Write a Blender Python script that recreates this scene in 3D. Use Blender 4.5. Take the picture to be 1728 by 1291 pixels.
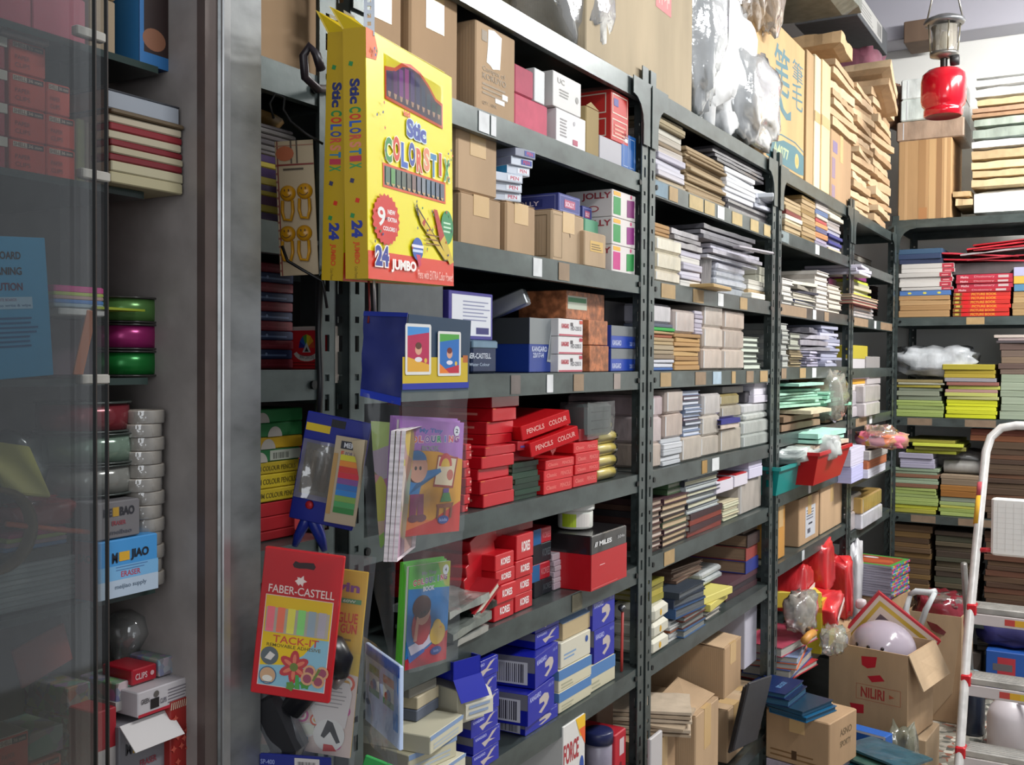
import bpy, math, random
from math import radians, pi, sin, cos
from mathutils import Matrix, Vector, noise
for o in list(bpy.data.objects): bpy.data.objects.remove(o)
sc = bpy.context.scene
COL = sc.collection
rnd = random.Random(7)
# ---------------------------------------------------------------- camera
FOC, CX, CY = 1750.0, 864.0, 645.5
CAM = Vector((0, 0, 1.55))
RM = (Matrix.Rotation(radians(30.1), 3, 'Z') @ Matrix.Rotation(pi/2-radians(1.2), 3, 'X') @ Matrix.Rotation(radians(.35), 3, 'Z'))
cd = bpy.data.cameras.new('camera'); cam = bpy.data.objects.new('camera', cd); COL.objects.link(cam)
cd.sensor_fit = 'HORIZONTAL'; cd.sensor_width = 36; cd.lens = FOC/1728*36; cd.clip_start = .02; cd.clip_end = 50
cam.matrix_world = Matrix.Translation(CAM) @ RM.to_4x4()
sc.camera = cam
# ---------------------------------------------------------------- light
w = bpy.data.worlds.new('world'); sc.world = w; w.use_nodes = True
w.node_tree.nodes['Background'].inputs[0].default_value = (.93, .95, 1, 1)
w.node_tree.nodes['Background'].inputs[1].default_value = .26
def area(name, loc, rot, sx, sy, e, col=(1, 1, 1)):
    l = bpy.data.lights.new(name, 'AREA'); l.shape = 'RECTANGLE'; l.size = sx; l.size_y = sy; l.energy = e; l.color = col
    o = bpy.data.objects.new(name, l); COL.objects.link(o); o.location = loc; o.rotation_euler = rot
    return o
area('tube_lamp', (.62, 3.75, 2.98), (radians(4), radians(22), 0), .14, 1.5, 74, (1, .985, .95))
area('tube_lamp', (1.0, 4.0, 3.05), (radians(62), 0, 0), 1.2, .14, 24, (1, .99, .97))  # added light turned toward the back wall to brighten it
area('tube_lamp', (.9, 1.3, 3.05), (0, radians(25), 0), .25, 1.25, 30, (.97, .99, 1))
area('front_fill_light', (.9, -1.6, 1.9), (radians(80), 0, radians(20)), 1.8, 1.6, 20, (.9, .95, 1))  # unseen fill light added to brighten the cabinet and hanging goods
sc.view_settings.view_transform = 'Standard'; sc.view_settings.look = 'None'
sc.view_settings.gamma = 1; sc.view_settings.use_curve_mapping = False
sc.view_settings.exposure = .25
# ---------------------------------------------------------------- pixel helpers (photo pixel -> point on a real plane)
def ray(px, py): return RM @ Vector(((px-CX)/FOC, -(py-CY)/FOC, -1))
def onX(px, py, X): r = ray(px, py); return CAM + r*(X/r.x)
def onY(px, py, Y): r = ray(px, py); return CAM + r*(Y/r.y)
def onZ(px, py, Z): r = ray(px, py); return CAM + r*((Z-CAM.z)/r.z)
def proj(p): q = RM.transposed() @ (Vector(p)-CAM); return (CX+FOC*q.x/-q.z, CY-FOC*q.y/-q.z)
# ---------------------------------------------------------------- materials
MC = {}
def srgb(h):
    if isinstance(h, str):
        h = h.lstrip('#'); v = [int(h[i:i+2], 16)/255 for i in (0, 2, 4)]
    else: v = h
    return tuple(c/12.92 if c < .04045 else ((c+.055)/1.055)**2.4 for c in v)+(1,)
def M(col, rough=.6, metal=0., kind='plain', **k):
    key = (col if isinstance(col, str) else tuple(col), rough, metal, kind, tuple(sorted(k.items())))
    if key in MC: return MC[key]
    m = bpy.data.materials.new(kind+'_'+str(col).strip('#')); m.use_nodes = True
    nt = m.node_tree; N = nt.nodes; L = nt.links; b = N['Principled BSDF']
    c = srgb(col); b.inputs['Base Color'].default_value = c
    b.inputs['Roughness'].default_value = rough; b.inputs['Metallic'].default_value = metal
    tc = N.new('ShaderNodeTexCoord')
    def noise_(scale, det=3, vec=None, stretch=None):
        n = N.new('ShaderNodeTexNoise'); n.inputs['Scale'].default_value = scale; n.inputs['Detail'].default_value = det
        if stretch:
            mp = N.new('ShaderNodeMapping'); mp.inputs['Scale'].default_value = stretch
            L.new(tc.outputs['Object'], mp.inputs[0]); L.new(mp.outputs[0], n.inputs['Vector'])
        else: L.new(tc.outputs['Object'], n.inputs['Vector'])
        return n
    def ramp(fac, stops):
        r = N.new('ShaderNodeValToRGB'); e = r.color_ramp.elements
        e[0].position = stops[0][0]; e[0].color = stops[0][1]; e[1].position = stops[-1][0]; e[1].color = stops[-1][1]
        for p, cc in stops[1:-1]: q = e.new(p); q.color = cc
        L.new(fac, r.inputs[0]); L.new(r.outputs[0], b.inputs['Base Color']); return r
    def sh(f): return tuple(min(1, x*f) for x in c[:3])+(1,)
    def bump(fac, s, d=.001):
        bp = N.new('ShaderNodeBump'); bp.inputs['Strength'].default_value = s; bp.inputs['Distance'].default_value = d
        L.new(fac, bp.inputs['Height']); L.new(bp.outputs[0], b.inputs['Normal'])
    if kind == 'plain':
        n = noise_(35, 4); ramp(n.outputs[0], [(.3, sh(.86)), (.7, sh(1.08))])
    elif kind == 'steel':          # painted slotted-angle steel, scuffed
        n = noise_(14, 6, stretch=(1, 1, 2)); ramp(n.outputs[0], [(.28, sh(.62)), (.5, sh(1)), (.68, sh(1.22)), (.8, sh(1.7))])
        bump(noise_(60).outputs[0], .15)
    elif kind == 'card':           # corrugated cardboard
        n = noise_(9, 5, stretch=(1, 1, .25)); ramp(n.outputs[0], [(.3, sh(.82)), (.55, sh(1)), (.75, sh(1.15))])
        wv = N.new('ShaderNodeTexWave'); wv.inputs['Scale'].default_value = 60; wv.inputs['Distortion'].default_value = .6
        L.new(tc.outputs['Object'], wv.inputs['Vector']); bump(wv.outputs['Fac'], .12)
    elif kind == 'pages':          # edges of a paper block
        n = noise_(1, 2, stretch=(3, 3, k.get('f', 900))); ramp(n.outputs[0], [(.3, sh(.72)), (.5, sh(.96)), (.7, sh(1.12))])
        bump(n.outputs[0], .3)
    elif kind == 'marble':
        n = noise_(60, 6); ramp(n.outputs[0], [(.35, sh(.55)), (.5, sh(1)), (.62, sh(1.6))])
    elif kind == 'multi':          # printed cover / package contents, several colours
        v = N.new('ShaderNodeTexVoronoi'); v.inputs['Scale'].default_value = k.get('s', 60); L.new(tc.outputs['Object'], v.inputs['Vector'])
        mx = N.new('ShaderNodeMix'); mx.data_type = 'RGBA'; mx.inputs[0].default_value = k.get('a', .5)
        mx.inputs[6].default_value = c; L.new(v.outputs['Color'], mx.inputs[7]); L.new(mx.outputs[2], b.inputs['Base Color'])
    elif kind == 'wrap':           # film-wrapped packs
        n = noise_(22, 5, stretch=(1, 1, .5)); ramp(n.outputs[0], [(.3, sh(.72)), (.5, sh(1)), (.7, sh(1.2))])
        bump(noise_(30, 5, stretch=(1, 1, .3)).outputs[0], .9, .004); b.inputs['Coat Weight'].default_value = .6; b.inputs['Coat Roughness'].default_value = .12
    elif kind in ('film', 'glass'):
        out = N['Material Output']; tr = N.new('ShaderNodeBsdfTransparent'); tr.inputs[0].default_value = (.97, .98, .98, 1)
        gl = N.new('ShaderNodeBsdfGlossy'); gl.inputs['Roughness'].default_value = rough
        gl.inputs['Color'].default_value = (1, 1, 1, 1)
        df = N.new('ShaderNodeBsdfTranslucent' if k.get('t') else 'ShaderNodeBsdfDiffuse'); df.inputs['Color'].default_value = c
        m1 = N.new('ShaderNodeMixShader'); m2 = N.new('ShaderNodeMixShader')
        m1.inputs[0].default_value = k.get('d', .25); L.new(tr.outputs[0], m1.inputs[1]); L.new(df.outputs[0], m1.inputs[2])
        fr = N.new('ShaderNodeFresnel'); fr.inputs[0].default_value = 1.45 if kind == 'glass' else 1.3
        if kind == 'film':
            mm = N.new('ShaderNodeMath'); mm.operation = 'ADD'; mm.inputs[1].default_value = k.get('g', .08); L.new(fr.outputs[0], mm.inputs[0]); L.new(mm.outputs[0], m2.inputs[0])
            bp = N.new('ShaderNodeBump'); bp.inputs['Strength'].default_value = .8; bp.inputs['Distance'].default_value = .004
            n = noise_(k.get('s', 25), 3); L.new(n.outputs[0], bp.inputs['Height']); L.new(bp.outputs[0], gl.inputs['Normal'])
        else: L.new(fr.outputs[0], m2.inputs[0])
        L.new(m1.outputs[0], m2.inputs[1]); L.new(gl.outputs[0], m2.inputs[2]); L.new(m2.outputs[0], out.inputs[0])
    elif kind == 'flat': pass
    MC[key] = m; return m
CARD = ['#a98a69', '#b09373', '#a08262', '#b79a7a', '#b59c7e']
STEEL = M('#4b5453', .3, .35, 'steel'); STEELD = M('#454d50', .5, .2, 'steel')
BLACK = M('#141416', .5, kind='flat'); WHITE = M('#e8e8e6', .6, kind='flat'); INK = M('#2a2622', .7, kind='flat')
FILM = M('#e8ecf0', .1, kind='film', d=.04, g=.0); TAPE = M('#c9a878', .25, kind='flat'); REDM = M('#c4161c', .4)
def card(i=0): return M(CARD[i % 5], .8, kind='card')
def pages(c='#ddd6c8', f=900): return M(c, .85, kind='pages', f=f)
# ---------------------------------------------------------------- object helpers
def P(o, **k):
    for a, v in k.items():
        if v is not None: o[a] = v
    return o
def mk(name, V, Fc, mats, mi=None, parent=None, smooth=False, mesh=None):
    if mesh is None:
        mesh = bpy.data.meshes.new(name); mesh.from_pydata([tuple(v) for v in V], [], Fc)
        if not isinstance(mats, (list, tuple)): mats = [mats]
        for m in mats: mesh.materials.append(m)
        if mi:
            for p, i in zip(mesh.polygons, mi): p.material_index = i
        if smooth:
            for p in mesh.polygons: p.use_smooth = True
    o = bpy.data.objects.new(name, mesh); COL.objects.link(o)
    if parent: o.parent = parent
    return o
def empty(name, loc=(0, 0, 0), rz=0, **k):
    o = bpy.data.objects.new(name, None); o.empty_display_size = .02; COL.objects.link(o); o.location = loc; o.rotation_euler.z = rz
    return P(o, **k)
class G:
    "geometry collector: shapes with materials -> one mesh"
    def __init__(s): s.V = []; s.F = []; s.m = []; s.mi = []; s.sm = []
    def mat(s, m):
        if m not in s.m: s.m.append(m)
        return s.m.index(m)
    def add(s, V, Fc, m, smooth=False):
        b = len(s.V); s.V += [tuple(v) for v in V]; i = s.mat(m)
        for f in Fc: s.F.append([b+q for q in f]); s.mi.append(i); s.sm.append(smooth)
        return s
    def box(s, x0, x1, y0, y1, z0, z1, m, T=None, bev=0):
        if bev:
            b = min(bev, (x1-x0)*.3, (y1-y0)*.3, (z1-z0)*.3); V = []
            for z, i in ((z0, b), (z0+b, 0), (z1-b, 0), (z1, b)):
                j = 0 if i == 0 else 1
                xa, xb, ya, yb = x0+i, x1-i, y0+i, y1-i
                if j: V += [(xa+b, ya, z), (xb-b, ya, z), (xb, ya+b, z), (xb, yb-b, z), (xb-b, yb, z), (xa+b, yb, z), (xa, yb-b, z), (xa, ya+b, z)]
                else: V += [(xa+b, ya, z), (xb-b, ya, z), (xb, ya+b, z), (xb, yb-b, z), (xb-b, yb, z), (xa+b, yb, z), (xa, yb-b, z), (xa, ya+b, z)]
            Fc = [[7, 6, 5, 4, 3, 2, 1, 0], list(range(24, 32))]
            for k in range(3):
                for q in range(8): Fc.append([k*8+q, k*8+(q+1) % 8, k*8+8+(q+1) % 8, k*8+8+q])
            sd = m if isinstance(m, (list, tuple)) else None
            if T: V = [T @ Vector(v) for v in V]
            if sd:   # [-x,+x,-y,+y,bottom,top]
                s.add(V, [Fc[0]], sd[4]); b0 = len(s.V)-32
                def more(f, mm): s.F.append([b0+q for q in f]); s.mi.append(s.mat(mm)); s.sm.append(False)
                more(Fc[1], sd[5]); lut = [sd[2], sd[2], sd[1], sd[1], sd[3], sd[3], sd[0], sd[0]]
                for k in range(3):
                    for q in range(8): more(Fc[2+k*8+q], lut[q])
                return s
            return s.add(V, Fc, m)
        V = [(x0, y0, z0), (x1, y0, z0), (x1, y1, z0), (x0, y1, z0), (x0, y0, z1), (x1, y0, z1), (x1, y1, z1), (x0, y1, z1)]
        if T: V = [T @ Vector(v) for v in V]
        Fc = [[0, 4, 7, 3][::1], [1, 2, 6, 5], [0, 1, 5, 4], [3, 7, 6, 2], [0, 3, 2, 1], [4, 5, 6, 7]]
        Fc[0] = [0, 4, 7, 3]
        if isinstance(m, (list, tuple)):
            for f, mm in zip(Fc, m): 
                s.add([V[q] for q in f], [[0, 1, 2, 3]], mm)
        else: s.add(V, Fc, m)
        return s
    def lathe(s, prof, m, seg=24, T=None, axis=None, smooth=True):
        V = []; n = len(prof)
        for k in range(seg):
            a = 2*pi*k/seg
            for r, z in prof: V.append((r*cos(a), r*sin(a), z))
        Fc = []
        for k in range(seg):
            k2 = (k+1) % seg
            for j in range(n-1): Fc.append([k*n+j, k2*n+j, k2*n+j+1, k*n+j+1])
        if T: V = [T @ Vector(v) for v in V]
        return s.add(V, Fc, m, smooth)
    def cyl(s, r, z0, z1, m, seg=16, T=None):
        return s.lathe([(0, z0), (r, z0), (r, z1), (0, z1)], m, seg, T, smooth=False)
    def tube(s, pts, r, m, seg=8):
        pts = [Vector(p) for p in pts]; V = []; Fc = []; n = len(pts); up = None
        for i, p in enumerate(pts):
            d = (pts[min(i+1, n-1)]-pts[max(i-1, 0)]).normalized()
            if up is None: up = Vector((0, 0, 1)) if abs(d.z) < .9 else Vector((1, 0, 0))
            a = d.cross(up).normalized(); b = a.cross(d).normalized(); up = b
            rr = r[i] if isinstance(r, (list, tuple)) else r
            for k in range(seg):
                t = 2*pi*k/seg; V.append(p+a*cos(t)*rr+b*sin(t)*rr)
        for i in range(n-1):
            for k in range(seg): Fc.append([i*seg+k, i*seg+(k+1) % seg, (i+1)*seg+(k+1) % seg, (i+1)*seg+k])
        Fc += [list(range(seg))[::-1], [(n-1)*seg+k for k in range(seg)]]
        return s.add(V, Fc, m, True)
    def sheet(s, pts, m, th=.0004):
        "flat polygon extruded by th along its normal"
        pts = [Vector(p) for p in pts]; nrm = (pts[1]-pts[0]).cross(pts[2]-pts[0]).normalized()*th; n = len(pts)
        V = pts+[p-nrm for p in pts]
        return s.add(V, [list(range(n)), list(range(n, 2*n))[::-1]]+[[(k+1) % n, k, n+k, n+(k+1) % n] for k in range(n)], m)
    def build(s, name, parent=None, **k):
        o = mk(name, s.V, s.F, s.m, s.mi, parent)
        for p, q in zip(o.data.polygons, s.sm): p.use_smooth = q
        return P(o, **k)
# flat print on a face.  frame: origin, u (right), v (up), n (out)
TC = {}
def textmesh(t, bold=0, font=None):
    key = (t, bold)
    if key in TC: return TC[key]
    cu = bpy.data.curves.new('t', 'FONT'); cu.body = t; cu.resolution_u = 3; cu.offset = bold; cu.size = 1
    ob = bpy.data.objects.new('t', cu); COL.objects.link(ob)
    bpy.context.view_layer.update()
    me = ob.evaluated_get(bpy.context.evaluated_depsgraph_get()).to_mesh()
    V = [v.co.copy() for v in me.vertices]; Fc = [list(p.vertices) for p in me.polygons]
    ob.evaluated_get(bpy.context.evaluated_depsgraph_get()).to_mesh_clear()
    bpy.data.objects.remove(ob); bpy.data.curves.remove(cu)
    if V:
        x0 = min(v.x for v in V); x1 = max(v.x for v in V); y0 = min(v.y for v in V); y1 = max(v.y for v in V)
        V = [((v.x-x0)/max(x1-x0, 1e-6), (v.y-y0)/max(y1-y0, 1e-6)) for v in V]
    TC[key] = (V, Fc); return TC[key]
class Print:
    "flat print: u,v are fractions of the face"
    def __init__(s, o, u, v, n, w, h, lift=.0004): s.o = Vector(o); s.u = Vector(u); s.v = Vector(v); s.n = Vector(n); s.w = w; s.h = h; s.g = G(); s.k = 0; s.lift = lift
    def pt(s, a, b): return s.o+s.u*(a*s.w)+s.v*(b*s.h)+s.n*(s.lift+s.k*.00002)
    def poly(s, pts, m): s.k += 1; s.g.add([s.pt(*p) for p in pts], [list(range(len(pts)))], m); return s
    def rect(s, a0, b0, a1, b1, m): return s.poly([(a0, b0), (a1, b0), (a1, b1), (a0, b1)], m)
    def frame(s, a0, b0, a1, b1, t, m):
        ta, tb = t/s.w, t/s.h
        for q in ((a0, b0, a1, b0+tb), (a0, b1-tb, a1, b1), (a0, b0, a0+ta, b1), (a1-ta, b0, a1, b1)): s.rect(*q, m)
        return s
    def disc(s, a, b, r, m, n=20, ry=None, rot=0, star=0, a0=0, a1=2*pi):
        ry = r if ry is None else ry; pts = []
        for k in range(n):
            t = a0+(a1-a0)*k/(n if a1-a0 > 6.2 else n-1); q = 1-star*(k % 2); x = r*q*cos(t); y = ry*q*sin(t)
            pts.append((a+(x*cos(rot)-y*sin(rot))/s.w, b+(x*sin(rot)+y*cos(rot))/s.h))
        return s.poly(pts, m)
    def text(s, t, a0, b0, a1, b1, m, bold=.02, rot=0, slope=0, wave=None, sub=None):
        s.k += 1; V, Fc = textmesh(t, bold); vs = []
        for x, y in V:
            if rot == -90: X, Y = y, 1-x
            elif rot == 90: X, Y = 1-y, x
            else: X, Y = x, y
            yy = Y + slope*X + (wave(X) if wave else 0)
            vs.append(s.pt(a0+(a1-a0)*X, b0+(b1-b0)*yy))
        if vs: s.g.add(vs, Fc, m)
        return s
    def lines(s, a0, b0, a1, b1, n, m, fill=.45, jag=.25):
        h = (b1-b0)/n
        for i in range(n):
            e = a1-(a1-a0)*rnd.uniform(0, jag); s.rect(a0, b0+i*h, e, b0+i*h+h*fill, m)
        return s
    def bars(s, a0, b0, a1, b1, n, m):
        x = a0
        for i in range(n):
            ww = (a1-a0)/n; s.rect(x, b0, x+ww*rnd.choice((.3, .5, .7)), b1, m); x += ww
        return s
    def build(s, name, parent, **k): return s.g.build(name, parent, **k)
def face(dx, dy, dz, f):
    "frame of a face of a box with local origin at base centre"
    if f == '+x': return ((dx/2, -dy/2, 0), (0, 1, 0), (0, 0, 1), (1, 0, 0), dy, dz)
    if f == '-y': return ((-dx/2, -dy/2, 0), (1, 0, 0), (0, 0, 1), (0, -1, 0), dx, dz)
    if f == 'top': return ((dx/2, -dy/2, dz), (0, 1, 0), (-1, 0, 0), (0, 0, 1), dy, dx)
def pr(dx, dy, dz, f, lift=.0004): return Print(*face(dx, dy, dz, f), lift)
BX = {}
def boxmesh(dx, dy, dz, mats, bev=.002):
    key = (round(dx, 4), round(dy, 4), round(dz, 4), tuple(m.name for m in mats) if isinstance(mats, (list, tuple)) else mats.name, bev)
    if key in BX: return BX[key]
    g = G().box(-dx/2, dx/2, -dy/2, dy/2, 0, dz, mats, bev=bev); o = g.build('t'); me = o.data; bpy.data.objects.remove(o); BX[key] = me
    return me
def box(name, dx, dy, dz, loc, mats, rz=0, parent=None, bev=.002, **k):
    me = boxmesh(dx, dy, dz, mats, bev); me.name = name; o = bpy.data.objects.new(name, me); COL.objects.link(o)
    o.location = loc; o.rotation_euler.z = rz
    if parent: o.parent = parent
    return P(o, **k)
def blob(name, c, size, seed, mat, amp=.3, fr=3., sub=24, parent=None, squash=None, **k):
    "crumpled closed bag: a dented rounded box"
    e = k.pop('e', .62); V = []; Fc = []; n = sub; q = n//2
    for j in range(q+1):
        t = pi*j/q
        for i in range(n):
            a = 2*pi*i/n; v = Vector((sin(t)*cos(a), sin(t)*sin(a), cos(t)))
            v = Vector([math.copysign(abs(x)**e, x) for x in v])
            d = 1+amp*(noise.noise(v*fr+Vector((seed*3.1, 0, 0)))+.5*noise.noise(v*fr*2.7+Vector((0, seed*2., 0)))+.4*abs(noise.noise(v*fr*5+Vector((0, 0, seed*1.7)))))
            V.append((v.x*size[0]/2*d, v.y*size[1]/2*d, v.z*size[2]/2*d))
    for j in range(q):
        for i in range(n): Fc.append([j*n+i, j*n+n+i, j*n+n+(i+1) % n, j*n+(i+1) % n])
    zm = min(v[2] for v in V); V = [(x, y, z-zm) for x, y, z in V]
    o = mk(name, V, Fc, mat, None, parent, True); o.location = (c[0], c[1], c[2])
    return P(o, **k)
# ================================================================ setting
FZ = .15      # floor level
def struct(name, g, **k): return g.build(name, kind='structure', **k)
WALL = M('#4a4542', .9, kind='flat'); WALLB = M('#ecece8', .85, kind='flat')
struct('wall_left', G().box(-1.40, -1.30, -2.2, 5.4, FZ-.1, 3.3, WALL))
struct('wall_back', G().box(-1.40, 2.6, 5.3, 5.4, FZ-.1, 3.3, WALLB))
struct('ceiling', G().box(-1.40, 2.6, .2, 5.4, 3.3, 3.36, M('#cfcfd4', .8, kind='flat')))
struct('trim_1', G().box(-1.30, 2.6, 5.12, 5.3, 3.06, 3.3, M('#bab9c4', .7, kind='flat'), bev=.004), label='grey-lilac beam under the ceiling along the back wall')
# mosaic-chip floor tiles; the tiles near the visible gap are pieces of their own
def terrazzo():
    m = bpy.data.materials.new('terrazzo'); m.use_nodes = True; N = m.node_tree.nodes; L = m.node_tree.links; b = N['Principled BSDF']; b.inputs['Roughness'].default_value = .45
    tc = N.new('ShaderNodeTexCoord'); v = N.new('ShaderNodeTexVoronoi'); v.inputs['Scale'].default_value = 45; L.new(tc.outputs['Object'], v.inputs[0])
    s = N.new('ShaderNodeSeparateColor'); L.new(v.outputs['Color'], s.inputs[0]); r = N.new('ShaderNodeValToRGB'); r.color_ramp.interpolation = 'CONSTANT'
    e = r.color_ramp.elements; e[0].color = srgb('#8d8a80'); e[0].position = 0; e[1].color = srgb('#a8a49a'); e[1].position = .35
    for p, c in ((.55, '#5d5f5a'), (.72, '#c9c6bb'), (.88, '#95604f')): q = e.new(p); q.color = srgb(c)
    L.new(s.outputs[0], r.inputs[0]); L.new(r.outputs[0], b.inputs['Base Color']); return m
TERR = terrazzo()
fl = struct('floor', G().box(-1.40, 2.6, -2.2, 5.4, FZ-.1, FZ-.012, M('#6b6861', .8)))
tm = boxmesh(.294, .294, .012, TERR, .0015)
for i in range(8):
    for j in range(14):
        t = bpy.data.objects.new('floor_tile', tm); COL.objects.link(t); t.parent = fl; t.location = (-1.15+i*.3, 1.3+j*.3-.1, FZ-.012)
# ---------------------------------------------------------------- slotted-angle racks
def post_mesh(z1, sx, sy, axes='x'):
    """L upright standing on the floor with its outer corner at the origin.
    flange A lies in the plane x=0 and runs to +sy; flange B in the plane y=0 and runs to sx. Slots are real openings."""
    g = G(); wd = .030; th = .0022; pitch = .036
    for fl_ in (0, 1):
        cols = [0, .011, .019, wd]; n = int(z1/pitch); zs = []
        for k in range(n): zs += [k*pitch+.006, k*pitch+(.026 if k % 2 else .014)]
        zs = [0]+zs+[z1]
        for a in range(3):
            for r in range(len(zs)-1):
                if a == 1 and r % 2 == 1: continue
                c0, c1, z0, zz = cols[a], cols[a+1], zs[r], zs[r+1]
                if fl_ == 0: pts = [(0, c0*sy, z0), (0, c1*sy, z0), (0, c1*sy, zz), (0, c0*sy, zz)]; off = (-th if sx < 0 else th, 0, 0)
                else: pts = [(c0*sx, 0, z0), (c1*sx, 0, z0), (c1*sx, 0, zz), (c0*sx, 0, zz)]; off = (0, th*sy, 0)
                V = pts+[tuple(p[i]+off[i] for i in range(3)) for p in pts]
                g.add(V, [[0, 1, 2, 3], [7, 6, 5, 4], [0, 4, 5, 1], [1, 5, 6, 2], [2, 6, 7, 3], [3, 7, 4, 0]], STEEL)
    o = g.build('t'); me = o.data; bpy.data.objects.remove(o); return me
PM = {}
def post(rack, x, y, sx, sy, z1=2.14):
    z1 -= FZ
    k = (z1, sx, sy)
    if k not in PM: PM[k] = post_mesh(z1, sx, sy)
    o = bpy.data.objects.new('upright', PM[k]); COL.objects.link(o); o.parent = rack; o.location = (x, y, FZ); return o
LIPH = .036
def tray(rack, L, D, z, axis, x, y, sag=0, stickers=()):
    """shelf tray: top sheet, four down-turned lips with rolled edges, bolts; front lip on the +x side (axis='y', runs along y) or -y side (axis='x')"""
    g = G(); n = 8
    def T(a, b, c): return (x-b, y+a, c) if axis == 'y' else (x+a, y+b, c)
    def slab(a0, a1, b0, b1, c0, c1, m=STEEL):
        V = [T(a, b, c-(sag*sin(pi*a/L))) for c in (c0, c1) for a, b in ((a0, b0), (a1, b0), (a1, b1), (a0, b1))]
        f = [[0, 3, 2, 1], [4, 5, 6, 7], [0, 1, 5, 4], [2, 3, 7, 6], [1, 2, 6, 5], [3, 0, 4, 7]]
        if axis == 'y': f = [q[::-1] for q in f]
        g.add(V, f, m)
    for i in range(n):
        a0, a1 = L*i/n, L*(i+1)/n
        slab(a0, a1, 0, D, z-.0015, z); slab(a0, a1, 0, .0015, z-LIPH, z-.0015); slab(a0, a1, .0015, .012, z-LIPH, z-LIPH+.0015)
        slab(a0, a1, D-.0015, D, z-LIPH, z-.0015)
    slab(0, .0015, .0015, D-.0015, z-LIPH, z-.0015); slab(L-.0015, L, .0015, D-.0015, z-LIPH, z-.0015)
    o = g.build('shelf_tray', rack)
    for a in (.035, L-.035):        # bolt heads in the lip ends
        gb = G(); cpos = T(a, -.0015, z-LIPH/2)
        R = Matrix.Translation(Vector(cpos)) @ (Matrix.Rotation(pi/2, 4, 'Y') if axis == 'y' else Matrix.Rotation(pi/2, 4, 'X'))
        gb.cyl(.0055, -.001, .0025, M('#1d1f20', .4, .6), 10, R); gb.build('bolt', o)
    for (a, wdt, col) in stickers:
        gs = G(); c = [T(a, -.0006, z-LIPH+.003), T(a+wdt, -.0006, z-LIPH+.003), T(a+wdt, -.0006, z-.003), T(a, -.0006, z-.003)]
        if axis != 'y': c = c
        gs.sheet(c, M(col, .6), -.0006 if axis == 'y' else .0006); gs.build('tape_label', o)
    return o
def gusset(rack, y, sy, z, x=-.8172):
    g = G(); pts = [(x, y, z), (x, y+sy*.085, z), (x, y+sy*.085, z-.034)]
    for k in range(5):
        t = pi/2*k/4; pts.append((x, y+sy*(.085-.052*sin(t)), z-.034-.052*(1-cos(t))))
    pts += [(x, y+sy*.033, z-.125), (x, y, z-.125)]
    g.sheet(pts, STEEL, .002*(1 if sy > 0 else -1)); return g.build('corner_gusset', rack)
XF = -.82; DEP = .42
ZB = {0: [2.10, 1.887, 1.706, 1.538, 1.335, 1.14, .93, .5], 1: [2.108, 1.925, 1.722, 1.530, 1.323, 1.138, .930, .725, .45], 2: [2.108, 1.927, 1.718, 1.530, 1.323, 1.146, .931, .517],
      3: [2.105, 1.928, 1.720, 1.536, 1.343, 1.172, .971, .62, .25], 4: [2.105, 1.925, 1.720, 1.53, 1.345, 1.13, .925, .5, .25]}
TAN = '#a98d63'; TN2 = '#8f7860'; WH = '#d8dadb'
STK = {(1, 1): [(.30, .03, WH), (.335, .015, WH)], (1, 2): [(.47, .03, WH), (.56, .04, TN2)], (1, 3): [(.40, .03, '#6d6460'), (.52, .022, WH), (.62, .04, TN2), (.79, .03, '#9a8d86')],
       (1, 5): [(.62, .04, '#5f5a48')],
       (2, 1): [(.0, .10, '#6f8796'), (.11, .05, TAN), (.23, .09, '#b8a272'), (.33, .07, '#b8a272'), (.42, .05, WH), (.53, .08, '#b8a272'), (.68, .07, '#b8a272'), (.80, .06, '#b8a272')],
       (2, 2): [(.07, .08, TAN), (.26, .07, TAN), (.43, .04, WH), (.6, .06, TAN)], (2, 3): [(.07, .06, TAN), (.28, .07, TN2), (.40, .06, '#a8bccb'), (.54, .03, TAN), (.66, .06, TN2), (.78, .07, TAN)],
       (2, 4): [(.33, .035, '#a8834a'), (.40, .05, WH)], (2, 5): [(.10, .06, TAN)],
       (3, 1): [(.02, .09, '#7b8789'), (.42, .05, WH)], (3, 2): [(.02, .30, TN2), (.4, .04, WH), (.55, .06, TN2)], (3, 3): [(.05, .05, TN2), (.25, .07, TAN), (.4, .05, WH)],
       (3, 4): [(.37, .03, WH)], (3, 5): [(.37, .03, WH)], (3, 6): [(.30, .03, '#b9bcc0')], (4, 2): [(.05, .25, TN2), (.42, .04, WH), (.55, .25, TN2)], (4, 4): [(.1, .2, TN2), (.35, .05, WH)]}
YB = {0: (.742, .985), 1: (1.012, 1.957), 2: (1.967, 2.875), 3: (2.905, 3.845), 4: (3.855, 4.70)}
RL = {0: 'grey slotted steel rack at the left, partly behind the glass cabinet', 1: 'grey slotted steel rack of small boxes behind the hanging goods', 2: 'second grey steel rack, packed with wrapped exercise books',
      3: 'third grey steel rack, with the teal and red baskets', 4: 'last grey steel rack along the left wall, beside the corner'}
RACK = {}
for b in range(5):
    r = empty('shelving_rack', (0, 0, 0), label=RL[b], category='shelf rack', group='steel racks along the left wall'); RACK[b] = r
    y0, y1 = YB[b]
    for (x, sx) in ((XF, -1), (XF-DEP, 1)):
        post(r, x, y0, sx, 1); post(r, x, y1, sx, -1)
    for i, z in enumerate(ZB[b]):
        tray(r, y1-y0-.006, DEP-.006, z, 'y', XF-.003, y0+.003, sag=.004 if (b, i) == (1, 0) else 0, stickers=STK.get((b, i), ()))
    if b: gusset(r, y0+.0, 1, ZB[b][0]-.0); gusset(r, y1-.0, -1, ZB[b][0]-.0)
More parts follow.
